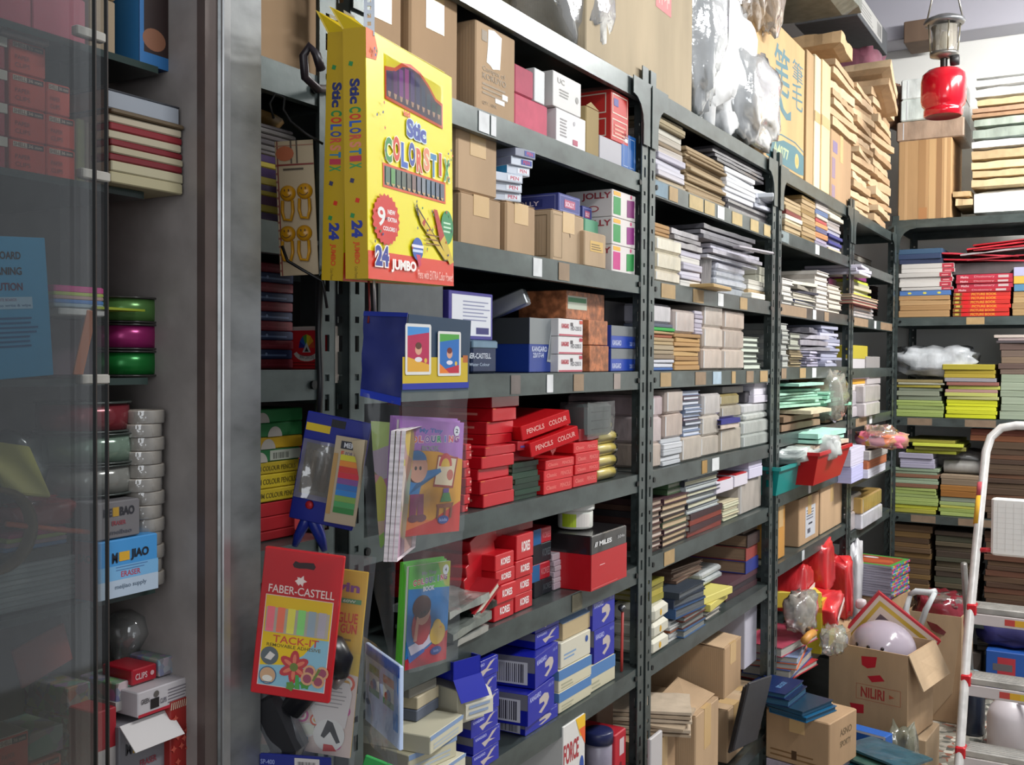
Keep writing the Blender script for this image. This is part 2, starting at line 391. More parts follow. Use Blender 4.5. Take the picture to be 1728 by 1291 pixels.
# back rack, facing the camera
YK = 4.75; ZK = [2.17, 1.748, 1.316, .896, .47, .2]
rb = empty('shelving_rack', (0, 0, 0), label='grey steel rack across the back, stacked with coloured paper', category='shelf rack'); RACK['k'] = rb
for (y, sy) in ((YK, 1), (YK+.5, -1)):
    post(rb, -.845, y, 1, sy, 2.19); post(rb, .22, y, -1, sy, 2.19)
STKK = {1: [(.30, .07, TAN)], 2: [(.07, .1, '#7e6b58'), (.3, .12, '#7e6b58'), (.5, .08, '#7e6b58')], 3: [(.09, .1, '#7e6b58'), (.28, .14, '#7e6b58')], 0: [(.05, .04, '#8a7d73')]}
for i, z in enumerate(ZK): tray(rb, 1.055, .49, z, 'x', -.84, YK+.003, stickers=STKK.get(i, ()))
def gusset_x(rack, x, sx, z, y):
    g = G(); pts = [(x, y, z), (x+sx*.1, y, z), (x+sx*.1, y, z-.036)]
    for k in range(5):
        t = pi/2*k/4; pts.append((x+sx*(.1-.065*sin(t)), y, z-.036-.06*(1-cos(t))))
    pts += [(x+sx*.033, y, z-.14), (x, y, z-.14)]
    g.sheet(pts, STEEL, .002*(-1 if sx > 0 else 1)); return g.build('corner_gusset', rack)
gusset_x(rb, -.845, 1, 2.168, YK-.003)
# ---------------------------------------------------------------- glass-front cabinet at the left
XC = -.70; YC = .665; cab = empty('display_cabinet', (0, 0, 0), label='metal framed display cabinet with glass shelves and sliding glass panes', category='cabinet')
ALU = M('#8f9191', .33, .75, 'steel'); ALUD = M('#5b4f4b', .45, .3, 'plain'); SIDE = M('#8b8480', .6)
g = G().box(-1.02, XC-.012, YC, YC+.012, .5, 2.4, SIDE).box(XC-.012, XC-.002, YC-.001, YC+.014, .5, 2.4, ALUD); g.build('side_panel', cab)
g = G().box(XC-.03, XC, YC+.015, YC+.070, .5, 2.4, ALU, bev=.003).box(XC, XC+.004, YC+.015, YC+.025, .5, 2.4, M('#a9a9a9', .3, .8), bev=.001); g.build('corner_post', cab)
G().box(-1.03, -1.015, -.2, YC, .5, 2.4, M('#57534f', .7)).build('back_panel', cab)
G().box(-.895, -.855, YC-.006, YC-.002, .5, 2.4, M('#b9b6b2', .5)).build('shelf_support_strip', cab)
GLS = M('#7d958c', .05, kind='glass', d=.06); GLE = M('#2c3a36', .15, kind='flat')
for z, yn in ((1.811, .648), (1.697, .632), (1.533, .636), (1.345, .644), (1.16, .644), (.98, .644)):
    g = G().box(-1.01, XC-.045, -.2, yn, z-.006, z, GLS); sh_ = g.build('glass_shelf', cab)
    G().box(XC-.045, XC-.0435, -.2, yn, z-.006, z, GLE).box(-1.01, XC-.045, yn, yn+.0012, z-.006, z, GLE).build('glass_edge', sh_)
PANE = M('#70777a', .04, kind='glass', d=.035)
for x, y1, nm in ((XC-.028, .578, 'a'), (XC-.016, .557, 'b')):
    G().box(x, x+.004, -.2, y1, .5, 2.3, PANE).build('sliding_pane', cab)
    G().box(x, x+.004, y1, y1+.0012, .5, 2.3, M('#3b3430', .3, kind='flat')).build('pane_edge', cab)
for px, py in ((463, 175), (478, 890), (480, 635)):
    pass
# ================================================================ goods helpers
ORD = ['lowest', 'second', 'third', 'fourth', 'fifth', 'sixth', 'seventh', 'eighth', 'ninth', 'tenth', 'eleventh', 'twelfth', 'thirteenth', 'fourteenth', 'fifteenth', 'sixteenth', 'seventeenth', 'eighteenth', 'nineteenth', 'twentieth',
       'twenty-first', 'twenty-second', 'twenty-third', 'twenty-fourth', 'twenty-fifth', 'twenty-sixth']
class B:
    def __init__(s, o, dx, dy, dz): s.o = o; s.d = (dx, dy, dz)
    def pr(s, f='+x', lift=.0004): return pr(*s.d, f, lift)
    @property
    def top(s): return s.o.location.z+s.d[2]
def bx(name, px0, px1, pyt, base, mats, lab, cat, D=.2, X=-.835, rz=0, group=None, h=None, bev=.002):
    y0 = onX(px0, 610, X).y; y1 = onX(px1, 610, X).y; dz = h or onX(px0, pyt, X).z-base
    dz = max(dz, .004); o = box(name, D, y1-y0, dz, (X-D/2, (y0+y1)/2, base+.0003), mats, rz, bev=bev, label=lab, category=cat, group=group)
    return B(o, D, y1-y0, dz)
def kbx(name, px0, px1, pyt, base, mats, lab, cat, D=.3, Y=4.77, rz=0, group=None, h=None, bev=.003):
    "box on the back rack: front face in the plane y=Y"
    x0 = onY(px0, 560, Y).x; x1 = onY(px1, 560, Y).x; dz = h or onY(px0, pyt, Y).z-base
    o = box(name, x1-x0, D, dz, ((x0+x1)/2, Y+D/2, base+.0003), mats, rz, bev=bev, label=lab, category=cat, group=group)
    return B(o, x1-x0, D, dz)
BKC = {}
def book(dx, dy, dz, cov, pg, spine='-x', name='book'):
    key = (round(dx, 3), round(dy, 3), round(dz, 4), cov.name, pg.name, spine)
    if key not in BKC:
        t = min(.0022, dz*.16); g = G(); X, Y = dx/2, dy/2
        g.box(-X, X, -Y, Y, 0, t, cov).box(-X, X, -Y, Y, dz-t, dz, cov)
        a = {'-x': (-X, -X+t, -Y, Y), '+x': (X-t, X, -Y, Y), '-y': (-X, X, -Y, -Y+t), '+y': (-X, X, Y-t, Y)}[spine]
        g.box(*a, t, dz-t, cov); o = g.build(name); c = o.data; bpy.data.objects.remove(o)
        i = .003; e = [-X+i, X-i, -Y+i, Y-i]
        g = G().box(*e, t, dz-t, pg); o = g.build('page_block'); p = o.data; bpy.data.objects.remove(o); BKC[key] = (c, p)
    c, p = BKC[key]; o = bpy.data.objects.new(name, c); COL.objects.link(o); q = bpy.data.objects.new('page_block', p); COL.objects.link(q); q.parent = o
    return o
def thing_at(o, loc, rz, **k): o.location = loc; o.rotation_euler.z = rz; return P(o, **k)
def wavy(name, dx, dy, dz, mat, seed=0, amp=None, n=7, parent=None, sag=0, **k):
    "soft slab (paper parcel, limp sheet pile): bulging, slightly crumpled, rounded edges"
    amp = dz*.22 if amp is None else amp; V = []; Fc = []
    def P3(a, b, c):
        x, y, z = (a-.5)*dx, (b-.5)*dy, c*dz; e = 1-max(abs(a-.5), abs(b-.5))*2; q = min(1, .72+e*3)
        zz = dz/2+(z-dz/2)*q; m = noise.noise(Vector((x*18+seed*1.3, y*18, z*6+seed))); m2 = noise.noise(Vector((x*40, y*40+seed*2.1, seed*.7)))
        return (x+m*amp*.5*(abs(a-.5) > .49), y+m2*amp*.5*(abs(b-.5) > .49), max(0, zz+(m*amp+m2*amp*.5)*(c-.0)*.6)-sag*(a+b)*0)
    for c in (0, 1):
        for i in range(n+1):
            for j in range(n+1): V.append(P3(i/n, j/n, c))
    N_ = (n+1)**2
    for i in range(n):
        for j in range(n):
            q = [i*(n+1)+j, (i+1)*(n+1)+j, (i+1)*(n+1)+j+1, i*(n+1)+j+1]; Fc.append([N_+t for t in q]); Fc.append(q[::-1])
    rim = [i*(n+1) for i in range(n+1)]+[n*(n+1)+j for j in range(1, n+1)]+[i*(n+1)+n for i in range(n-1, -1, -1)]+[j for j in range(n-1, 0, -1)]
    m_ = len(rim)
    for k_ in range(m_): a, b = rim[k_], rim[(k_+1) % m_]; Fc.append([a, b, N_+b, N_+a])
    o = mk(name, V, Fc, mat, None, parent); return P(o, **k)
def tiers(n, base, top, var=.25):
    w_ = [1+rnd.uniform(-var, var) for _ in range(n)]; s = sum(w_); z = base; r = []
    for q in w_: h = (top-base)*q/s; r.append((z, h)); z += h
    return r
def ST(px0, px1, pyt, base, n, kind, cols, desc, where, cat='book', D=.2, X=-.835, jit=.004, rj=.02, spine='-x', pg='#ddd6c8', plane='x', name=None, var=.25, rough=.6, deco=None, top=None, txt=None):
    """a stack of n single things between two pixel columns, up to pixel row pyt"""
    if plane == 'x':
        a0 = onX(px0, 610, X).y; a1 = onX(px1, 610, X).y; zt = top or onX(px0, pyt, X).z
    else:
        a0 = onY(px0, 560, X).x; a1 = onY(px1, 560, X).x; zt = top or onY(px0, pyt, X).z
    L_ = a1-a0; grp = ' '.join((desc.split(',')[0]+'s '+where).split()[:11]); out = []
    for i, (z, h) in enumerate(tiers(n, base, zt, var)):
        c = cols[i % len(cols)]; ja = rnd.uniform(-jit, jit); jf = rnd.uniform(-jit, jit*.5); r = rnd.uniform(-rj, rj); l2 = L_*rnd.uniform(.97, 1.0)
        dx, dy = (D, l2) if plane == 'x' else (l2, D)
        lo = (X-D/2+jf, (a0+a1)/2+ja, z+.0002) if plane == 'x' else ((a0+a1)/2+ja, X+D/2-jf, z+.0002)
        dx, dy, hh = round(dx, 2 if n > 12 else 3), round(dy, 3), round(h-.0004, 4)
        wd = ORD[i] if i < len(ORD) else ORD[-1]
        if n == 1: lab = f'{desc} {where}'
        elif i == n-1: lab = f'{desc}, topmost {where}'
        else: lab = f'{desc}, {wd} up {where}'
        k = dict(label=lab, category=cat, group=grp if n > 1 else None)
        if kind == 'book':
            o = book(dx, dy, hh, M(c, rough), pages(pg if isinstance(pg, str) else pg[i % len(pg)]), spine, name or 'book'); thing_at(o, lo, r, **k)
        elif kind == 'ream':
            o = box(name or 'paper_bundle', dx, dy, hh, lo, M(c, .85, kind='pages', f=700), r, bev=.0015, **k)
        elif kind == 'wrap':
            o = box(name or 'wrapped_pack', dx, dy, hh, lo, M(c, .35, kind='wrap'), r, bev=.005, **k); (G().box(dx/2-.001, dx/2+.0006, -dy*.5+.006, -dy*.5+.010, .006, hh-.006, M('#c9ccd0', .2, kind='flat')) if plane == 'x' else G().box(-dx*.4, -dx*.4+.004, -dy/2-.0006, -dy/2+.001, .006, hh-.006, M('#c9ccd0', .2, kind='flat'))).build('film_seam', o)
        elif kind == 'wavy':
            o = wavy(name or 'paper_pack', dx, dy, hh, M(c, .75, kind='wrap' if rough < .4 else 'plain'), seed=i*7+int(px0), **k); o.location = lo; o.rotation_euler.z = r
        elif kind == 'card':
            o = box(name or 'carton', dx, dy, hh, lo, M(c, .8, kind='card'), r, bev=.003, **k)
        else:
            o = box(name or 'small_box', dx, dy, hh, lo, M(c, rough, kind='flat'), r, bev=.0012, **k)
        b_ = B(o, dx, dy, hh); out.append(b_)
        if txt:
            p = b_.pr('+x' if plane == 'x' else '-y'); t_, col_, a_, b0_, aa, bb = txt; p.text(t_, a_, b0_, aa, bb, M(col_, .5, kind='flat'), .02); p.build('lettering', o)
        if deco: deco(b_, i)
    return out
def tz(lst): return lst[-1].top+.0006
def carton(px0, px1, pyt, base, lab, ci=0, D=.25, X=-.84, rz=0, tape='v', h=None, plane='x', Y=None, name='cardboard_box', flaps=False, group=None):
    if plane == 'x': b = bx(name, px0, px1, pyt, base, card(ci), lab, 'box', D, X, rz, group, h, .003)
    else: b = kbx(name, px0, px1, pyt, base, card(ci), lab, 'box', D, Y, rz, group, h)
    dx, dy, dz = b.d; f = '+x' if plane == 'x' else '-y'
    g = G(); sw = .045 if max(dx, dy) > .1 else .02
    if plane == 'x':
        g.box(-dx/2+.002, dx/2+.0006, -sw/2, sw/2, dz, dz+.0006, TAPE).box(dx/2, dx/2+.0006, -sw/2, sw/2, dz*.6, dz, TAPE)
    else:
        g.box(-sw/2, sw/2, -dy/2-.0006, dy/2-.002, dz, dz+.0006, TAPE).box(-sw/2, sw/2, -dy/2-.0006, -dy/2, dz*.6, dz, TAPE)
    g.build('packing_tape', b.o)
    # closed top flaps with a seam gap
    fg = G()
    if plane == 'x': fg.box(-dx/2+.001, dx/2-.001, -dy/2+.001, -.001, dz-.0005, dz+.0004, card(ci)).box(-dx/2+.001, dx/2-.001, .001, dy/2-.001, dz-.0005, dz+.0004, card(ci))
    else: fg.box(-dx/2+.001, -.001, -dy/2+.001, dy/2-.001, dz-.0005, dz+.0004, card(ci)).box(.001, dx/2-.001, -dy/2+.001, dy/2-.001, dz-.0005, dz+.0004, card(ci))
    fg.build('top_flap', b.o)
    return b
def film_cover(o_, dx, dy, dz, e=.003, mat=None, seed=1):
    "loose transparent wrap round a thing, slightly puckered"
    V = []; Fc = []; n = 6
    def P3(a, b, c):
        v = Vector(((a-.5)*(dx+2*e), (b-.5)*(dy+2*e), c*(dz+2*e)-e)); k = noise.noise(v*45+Vector((seed, seed*2, 0)))*e*.8
        return v+Vector(((a-.5), (b-.5), (c-.5))).normalized()*k
    def grid(fn):
        b = len(V)
        for i in range(n+1):
            for j in range(n+1): V.append(fn(i/n, j/n))
        for i in range(n):
            for j in range(n): Fc.append([b+i*(n+1)+j, b+(i+1)*(n+1)+j, b+(i+1)*(n+1)+j+1, b+i*(n+1)+j+1])
    grid(lambda i, j: P3(1, i, j)); grid(lambda i, j: P3(i, 0, j)); grid(lambda i, j: P3(i, j, 1))
    return mk('plastic_wrap', V, Fc, mat or FILM, None, o_, True)
def loose(name, px, py, X, size, seed, mat, lab, cat, plane='x', base=None, **k):
    "bag or bundle: centre of its foot seen at pixel column px, standing on z=base"
    p = onX(px, py, X) if plane == 'x' else onY(px, py, X)
    return blob(name, (p.x, p.y, base if base is not None else p.z), size, seed, mat, label=lab, category=cat, **k)
# ================================================================ first visible rack
Z = ZB[1]; z0 = lambda b, i: ZB[b][i]+.0006
def F(h, r=.5): return M(h, r, kind='flat')
# top of the rack
b = bx('carton', 985, 1163, 0, z0(1, 0), M('#b5a488', .8, kind='card'), 'big pale carton with a red stamp on top of the nearest racks', 'box', D=.36, X=-.83, h=.40)
p = b.pr(); p.rect(.60, .44, .76, .70, F('#c04a4c')); p.text('林印', .62, .47, .74, .67, F('#dba29a'), .01)
for i in range(5): p.rect(.30-.02*i, .52+.035*i, .50, .523+.035*i, F('#c98f80'))
p.frame(.28, .50, .52, .70, .002, F('#cfa590')); p.build('printed_stamp', b.o); G().box(-.18, .1806, -.03, .03, .4, .4006, TAPE).build('packing_tape', b.o)
BAGW = M('#dfe3e6', .12, kind='film', d=.55, g=.25, s=30); BAGC = M('#d4d8dc', .1, kind='film', d=.3, g=.2, s=30)
loose('plastic_bag', 935, 60, -.90, (.13, .20, .24), 3, BAGC, 'crumpled clear plastic bag on the near end of the top shelf', 'plastic bag', base=z0(1, 0))
loose('plastic_bag', 990, 60, -.86, (.07, .12, .30), 9, BAGC, 'narrow clear plastic bag hanging against the pale red-stamped carton', 'plastic bag', base=z0(1, 0))
# shelf 1
zz = z0(1, 1)
carton(604, 676, 0, zz, 'brown carton behind the tops of the hanging yellow packs', 0, D=.3, h=.118)
b = carton(690, 770, 0, zz, 'plain reddish-brown carton left of the carton with a white sticker', 0, D=.3, h=.15)
b = bx('cardboard_box', 800, 866, 2, zz, card(1), 'tall carton with a torn white sticker and printed lines beside pink packs', 'box', D=.28, h=.137)
p = b.pr(); p.poly([(.26, .58), (.36, .56), (.42, .53), (.52, .55), (.60, .56), (.62, .74), (.64, .93), (.45, .97), (.30, .95), (.29, .76)], F('#e9e8e4')); p.rect(.14, .80, .27, .92, F('#7d6a50'))
p.text('Campus of', .16, .46, .74, .53, F('#8a7350'), .01); p.text('KOKUYO', .16, .385, .76, .455, F('#7d6848'), .02); p.lines(.16, .22, .85, .37, 3, F('#87704f')); p.text('QTY : 10PK', .16, .10, .52, .14, F('#7a6547'), .01)
p.rect(.66, .24, .80, .30, F('#efece6')); p.rect(.48, .17, .72, .22, F('#efece6')); p.build('printed_front', b.o)
PK = '#b8475c'
b1 = bx('paper_wrapped_pack', 866, 921, 155, zz, M('#c4536a', .7), 'pink paper-wrapped pack at the bottom, next to the tall carton', 'pack', D=.18)
bx('paper_wrapped_pack', 866, 897, 105, b1.top+.0005, M('#b04a60', .7), 'smaller pink paper-wrapped pack stacked on the other pink pack', 'pack', D=.16)
b2 = bx('white_box', 936, 985, 180, zz, F('#dedbdc'), 'white box with a small red mark, under another white box', 'box', D=.16, bev=.001)
p = b2.pr(); p.lines(.12, .25, .35, .8, 6, F('#8a8788')); p.rect(.55, .12, .72, .28, F('#a8395a')); p.disc(.6, .75, .004, F('#a9a6ac')); p.build('printed_front', b2.o)
b3 = bx('white_box', 930, 977, 116, b2.top+.0005, F('#cfcdca'), 'white box with grey print stacked on the other white box', 'box', D=.14, bev=.001)
p = b3.pr(); p.lines(.22, .35, .55, .6, 3, F('#7b7a78')); p.disc(.85, .45, .006, F('#83827f')); p.text('UC', .15, .7, .4, .85, F('#8b8986')); p.build('printed_front', b3.o)
bx('white_box', 899, 916, 112, b1.top+.0005, F('#c9cdcd'), 'narrow upright white box between pink pack and white boxes', 'box', D=.1, bev=.001)
b = bx('paper_bag', 986, 1008, 176, zz, M('#a18c60', .8, kind='card'), 'tall brown paper bag between the white boxes and the red box', 'bag', D=.1)
dx, dy, dz = b.d; G().sheet([(dx/2, -dy/2, dz), (dx/2, dy/2, dz), (dx/2-.004, 0, dz+.012)], M('#a18c60', .8, kind='card'), .0006).build('folded_top', b.o)
b4 = bx('white_box', 1009, 1046, 226, zz, F('#a9a7ae'), 'greyish white box carrying the red box', 'box', D=.16, bev=.001)
b = bx('blue_carton', 1046, 1070, 221, zz, F('#1f5fa8'), 'bright blue box with white panels at the right post, top shelf', 'box', D=.03, X=-.835, bev=.001)
p = b.pr(); p.frame(.12, .1, .45, .9, .001, F('#b9cce2')); p.frame(.55, .1, .88, .9, .001, F('#b9cce2')); p.rect(.2, .75, .4, .85, F('#dfe8f2')); p.build('printed_front', b.o)
b = bx('red_carton', 1028, 1057, 148, b4.top+.0005, F('#c02a26'), 'red box with white outlined panels on the greyish white box', 'box', D=.13, bev=.001, group=None)
for f_ in ('+x', '-y'):
    p = b.pr(f_); W_ = F('#d8c6b6'); p.frame(.06, .08, .92, .44, .0022, W_); p.frame(.06, .54, .92, .94, .0022, W_)
    if f_ == '+x': p.rect(.14, .7, .4, .85, F('#3c3b8c')); p.lines(.2, .14, .85, .38, 3, F('#e09a86'))
    p.build('printed_side', b.o)
dx, dy, dz = b.d; G().sheet([(-dx/2, -dy/2, dz), (dx/2, -dy/2, dz), (dx/2-.01, -dy/2+.02, dz+.012), (-dx/2, -dy/2+.02, dz+.014)], M('#8a5a52', .8), .001).build('lid_flap', b.o)
# shelf 2
zz = z0(1, 2)
b = carton(775, 844, 322, zz, 'brown carton at the bottom left, beside the hanging yellow pack', 1, D=.16)
carton(770, 837, 222, b.top+.001, 'brown taped carton stacked on the one beside the yellow pack', 3, D=.15, h=.094)
b = carton(853, 902, 338, zz, 'brown carton under the tilted pile of white and blue boxes', 1, D=.16)
zt = b.top+.001; LB = F('#d5dde6')
for i in range(6):
    q = box('pen_box', .12, .060 if i < 3 else .052, .0135, (-.90+.004*i, onX(872-4*i if i < 3 else 874, 300, -.84).y, zt+i*.0139), F('#cfd6e2') if i < 5 else F('#8f94a4'), radians(-24+3*i), bev=.0008,
            label=f'white and blue pen box, {ORD[i] if i<5 else "topmost"} up in the angled pile on the small carton', category='box', group='angled pile of white and blue pen boxes')
    dd = (.12, .060 if i < 3 else .052, .0135); p = pr(*dd, '+x'); p.rect(.45, .2, .95, .8, F('#3b4f9c' if i > 3 else '#e9edf4')); p.text('PEN', .55, .3, .85, .72, F('#c23a55'), .02); p.build('printed_end', q)
    p = pr(*dd, '-y'); p.rect(.35, .05, 1, .95, F('#3f9ad0' if i < 4 else '#8d93ad')); p.build('printed_side', q)
b = carton(930, 984, 352, zz, 'carton with a black arrow on its side and a scribbled mark', 4, D=.20)
p = b.pr(); p.frame(.04, .08, .30, .92, .001, F('#8a7350')); 
for sgm in (((.42, .88), (.48, .70)), ((.50, .86), (.60, .86)), ((.45, .72), (.62, .76)), ((.50, .68), (.54, .52))):
    (xa, ya), (xb, yb) = sgm; p.poly([(xa, ya), (xa+.02, ya+.01), (xb+.02, yb+.01), (xb, yb)], F('#6b5334'))
p.build('marker_scribble', b.o)
p = b.pr('-y'); p.frame(.35, .1, .95, .9, .0012, F('#6e5a3e')); p.rect(.63, .25, .66, .7, F('#3a2f20')); p.poly([(.57, .66), (.72, .66), (.645, .8)], F('#3a2f20')); p.build('printed_arrow', b.o)
zt = b.top+.001
for k, (a0, a1, yt, X_, l_) in enumerate(((941, 977, 303, -.85, 'navy blue box with red print on the carton with the arrow'), (981, 997, 300, -.87, 'navy blue box behind, right of the front navy box'))):
    q = bx('blue_box', a0, a1, yt, zt, F('#3d4487'), l_, 'box', D=.13 if k == 0 else .08, X=X_, h=.034 if k == 0 else .03, bev=.001)
    for f_ in ('+x', '-y'):
        p = q.pr(f_); p.frame(.05, .1, .95, .9, .0012, F('#8a90c4')); p.rect(.25, .3, .75, .72, F('#b05070' if f_ == '+x' else '#2a3172')); p.text('REXEL' if 0 else 'SOLLY', .3, .38, .7, .62, F('#e4d5e0'), .02); p.build('printed_side', q.o)
b = bx('small_carton', 985, 1021, 388, zz, card(4), 'small tan box with a pale sticker before the colourful cubes', 'box', D=.10, X=-.83)
p = b.pr(); p.rect(.25, .45, .85, .75, F('#c9a55a')); p.lines(.3, .5, .8, .7, 3, F('#6c5430')); p.build('sticker', b.o)
zt = zz
for i in range(3):
    q = bx('clay_box', 1031, 1070, 0, zt, F('#d9d2cf'), f'white box with coloured shapes, {("lowest","middle","topmost")[i]} of three by the right post', 'box', D=.10, X=-.835, h=.052, bev=.001, group='three white boxes with coloured shapes')
    p = q.pr(); p.poly([(.05, .1), (.35, .1), (.35, .75), (.05, .75)], F(['#c2307e', '#2f8f4a', '#2f8f4a'][i])); p.rect(.05, .8, .35, .95, F('#e0a93a')); p.poly([(.62, .1), (.95, .15), (.95, .8), (.62, .75)], F(['#2f8f4a', '#8f2f7e', '#7e2f6e'][i])); p.disc(.8, .9, .004, F('#c94a7a')); p.build('printed_front', q.o)
    p = q.pr('-y'); p.text('JOLLY', .35, .6, .98, .9, F('#a03a44'), .03); p.disc(.6, .3, .012, F('#a8474e'), ry=.006); p.disc(.6, .3, .009, F('#e5d8d2'), ry=.004); p.build('lettering', q.o); zt = q.top+.0006
bx('green_box', 985, 1008, 352, b.top+.001, F('#5f9c7c'), 'pale green box end peeking behind the small tan box', 'box', D=.06, X=-.86, h=.03)
# shelf 3
zz = z0(1, 3)
def steelbox(px0, px1, pyt, base, lab, D=.14, X=-.84, two=True, h=None, mats=None):
    b = bx('stapler_box', px0, px1, pyt, base, F('#1e3a8c', .35), lab, 'box', D=D, X=X, bev=.001, h=h)
    for f_ in ('+x', '-y'):
        p = b.pr(f_); p.rect(0, .52, 1, 1, F('#7d8284' if f_ == '+x' else '#3d4042', .35)); p.build('printed_side', b.o)
    return b
b = steelbox(893, 939, 536, zz, 'upright blue and grey box beside the three small white boxes', D=.10)
p = b.pr(lift=.0009); p.text('KANGARO', .08, .38, .62, .48, F('#c8d0e6'), .02); p.text('23/17-H', .12, .27, .5, .36, F('#c8d0e6'), .02); p.poly([(.62, .2), (.78, .18), (.95, .85), (.78, .88)], F('#a9adb0')); p.poly([(.66, .24), (.74, .23), (.88, .8), (.8, .82)], F('#7f8487')); p.build('lettering', b.o)
b = steelbox(850, 880, 540, zz, 'long dark blue and charcoal box left of the upright one', D=.22, X=-.90)
p = b.pr('-y', .0009); p.text('23/17-H', .3, .62, .7, .74, F('#232628')); p.text('12 Boxes', .45, .06, .8, .12, F('#8f9cc8')); p.build('lettering', b.o)
zt = b.top
b = box('silver_tin', .075, .03, .028, (-.885, onX(882, 500, -.86).y, 1.632), M('#9fa2a4', .3, .7), .3, label='loose silver staple strip box lying tilted on the blue boxes', category='box'); b.rotation_euler = (0, radians(-22), .3)
G().box(.0376, .0382, -.012, .012, .006, .022, F('#55595b')).build('box_end', b)
# blue tin sets of pencils, partly behind the hanging wallet
for i, (pa, pb, ptt, h_) in enumerate(((797, 838, 575, None),)):
    b = bx('pencil_tin', pa, pb, ptt, zz, M('#1c2c4e', .35, .3), 'dark blue pencil tin with a pale lid by the hanging wallet', 'tin', D=.18, X=-.83, bev=.003)
    dx, dy, dz = b.d; G().box(-dx/2-.0015, dx/2+.0015, -dy/2-.0015, dy/2+.0015, dz-.012, dz+.001, M('#6f8aa0', .3, .5), bev=.002).build('lid', b.o)
    p = b.pr(lift=.0004); p.text('FABER-CASTELL', -.35, .45, .75, .62, F('#c3cbd6'), .02); p.text('36 Water Colour', -.3, .22, .7, .32, F('#9fb0c4'), .01); p.build('lettering', b.o)
    b2 = bx('purple_box', 757, 831, 488, b.top+.0015, F('#3a3385'), 'purple-blue box with a big white information panel', 'box', D=.14, X=-.845, h=.072, bev=.001)
    p = b2.pr(); p.rect(.06, .08, .95, .93, F('#d3d5dc')); p.lines(.30, .4, .93, .86, 6, F('#8388a6'), .35); p.rect(.60, .12, .90, .26, F('#2f2e6c')); p.lines(.1, .12, .4, .3, 2, F('#3d3d74')); p.build('white_panel', b2.o)
b = bx('silver_box', 640, 748, 488, zz, M('#5b5f62', .3, .5), 'dull silver box behind the yellow pack and the wallet', 'box', D=.14, X=-.85, h=.14)
zt = zz
for i in range(3):
    q = bx('staple_box', 942, 983, 0, zt, F('#d8d5d6', .4), f'small white box with red lettering, {("lowest","middle","topmost")[i]} of three in front of marbled boxes', 'box', D=.10, X=-.825, h=.0303, bev=.0008, group='three small white boxes with red lettering')
    p = q.pr(); p.text('KANGARO', .12, .45, .42, .72, F('#b8263a'), .03); p.text('HD-23S13', .5, .35, .93, .6, F('#77777c'), .02); p.rect(.02, .02, .98, .12, F('#b95a68')); p.rect(.85, .75, .98, .95, F('#c6503c' if i == 2 else '#b13a4a')); p.rect(.48, .6, .58, .8, F('#5b5558')); p.build('lettering', q.o); zt = q.top+.0006
zt = zz
for i in range(3):
    q = bx('marbled_box', (995, 993, 955)[i], (1027, 1025, 1019)[i], 0, zt, M('#9c5f3c', .5, kind='marble'), f'brown marbled box, {("lowest","middle","topmost")[i]} of three behind the small white boxes', 'box', D=.10, X=(-.83, -.833, -.86)[i], h=(.048, .046, .052)[i], bev=.001, group='three brown marbled boxes')
    if i == 2: p = q.pr(); p.rect(.03, .35, .52, .82, F('#b9bfae')); p.rect(.04, .6, .5, .76, F('#3b8a55')); p.build('label_sticker', q.o)
    zt = q.top+.0008
zt = zz
for i in range(2):
    q = bx('staple_box', 1031, 1072, 0, zt, F('#2444a4', .35), f'blue and silver box, {("lower","upper")[i]} of two right of the marbled boxes', 'box', D=.12, X=-.84, h=.044, bev=.001, group='two blue and silver boxes')
    p = q.pr(); p.rect(0, .55, 1, 1, F('#75797c')); p.text('KANGARO', .05, .12, .4, .36, F('#c6cde6'), .02); p.text('23/13', .75, .12, .95, .3, F('#9fabd2'), .02); p.build('lettering', q.o); zt = q.top+.0006
bx('black_box', 1020, 1062, 498, zt, M('#2e2b2e', .5), 'black box in the dark above the blue and silver boxes', 'box', D=.12, X=-.90, h=.055)
# shelf 4: red boxes
zz = z0(1, 4); RD = F('#b8121f', .38); RD2 = F('#a00f1c', .4)
def redpr(b, i):
    p = b.pr(); W_ = F('#e27a74'); p.text('Classic', .08, .35, .42, .68, W_, .02); p.text('PENCILS', .56, .35, .92, .68, W_, .02); p.build('lettering', b.o)
def redtag(b, i):
    p = b.pr('-y'); p.lines(.55, .45, .9, .7, 1, F('#d98c80'), .7); p.build('printed_code', b.o)
    p = b.pr(); p.rect(.0, .93, .12, 1, F('#d8743a')); p.build('gold_seal', b.o)
ST(786, 796, 750, zz, 8, 'box', ['#b0101d', '#bb1522'], 'small red box', 'of the column behind the colouring books', 'box', D=.10, X=-.83, name='red_box', rough=.4, deco=lambda b, i: (lambda p: (p.rect(.6, .4, .85, .65, F('#e6a59c')), p.build('printed_code', b.o)))(b.pr()))
ST(814, 868, 756, zz, 5, 'box', ['#bd1322', '#b3101f', '#c01626'], 'red box with a plain front', 'of the wide pile near the hanging books', 'box', D=.16, X=-.83, name='red_box', rough=.35, deco=redtag, jit=.006)
za = onX(814, 756, -.83).z
q1 = ST(828, 870, 715, za, 3, 'box', ['#b5101d', '#c0202a'], 'red box with a gold corner', 'above the wide red pile, left', 'box', D=.18, X=-.845, name='red_box', rough=.35, deco=redtag, rj=.05, top=za+.058)
ST(824, 874, 0, tz(q1), 2, 'box', ['#9d1722', '#b52a36'], 'glossy red box', 'under the shelf above the gold-cornered boxes', 'box', D=.2, X=-.845, name='red_box', rough=.2, top=tz(q1)+.036, rj=.05)
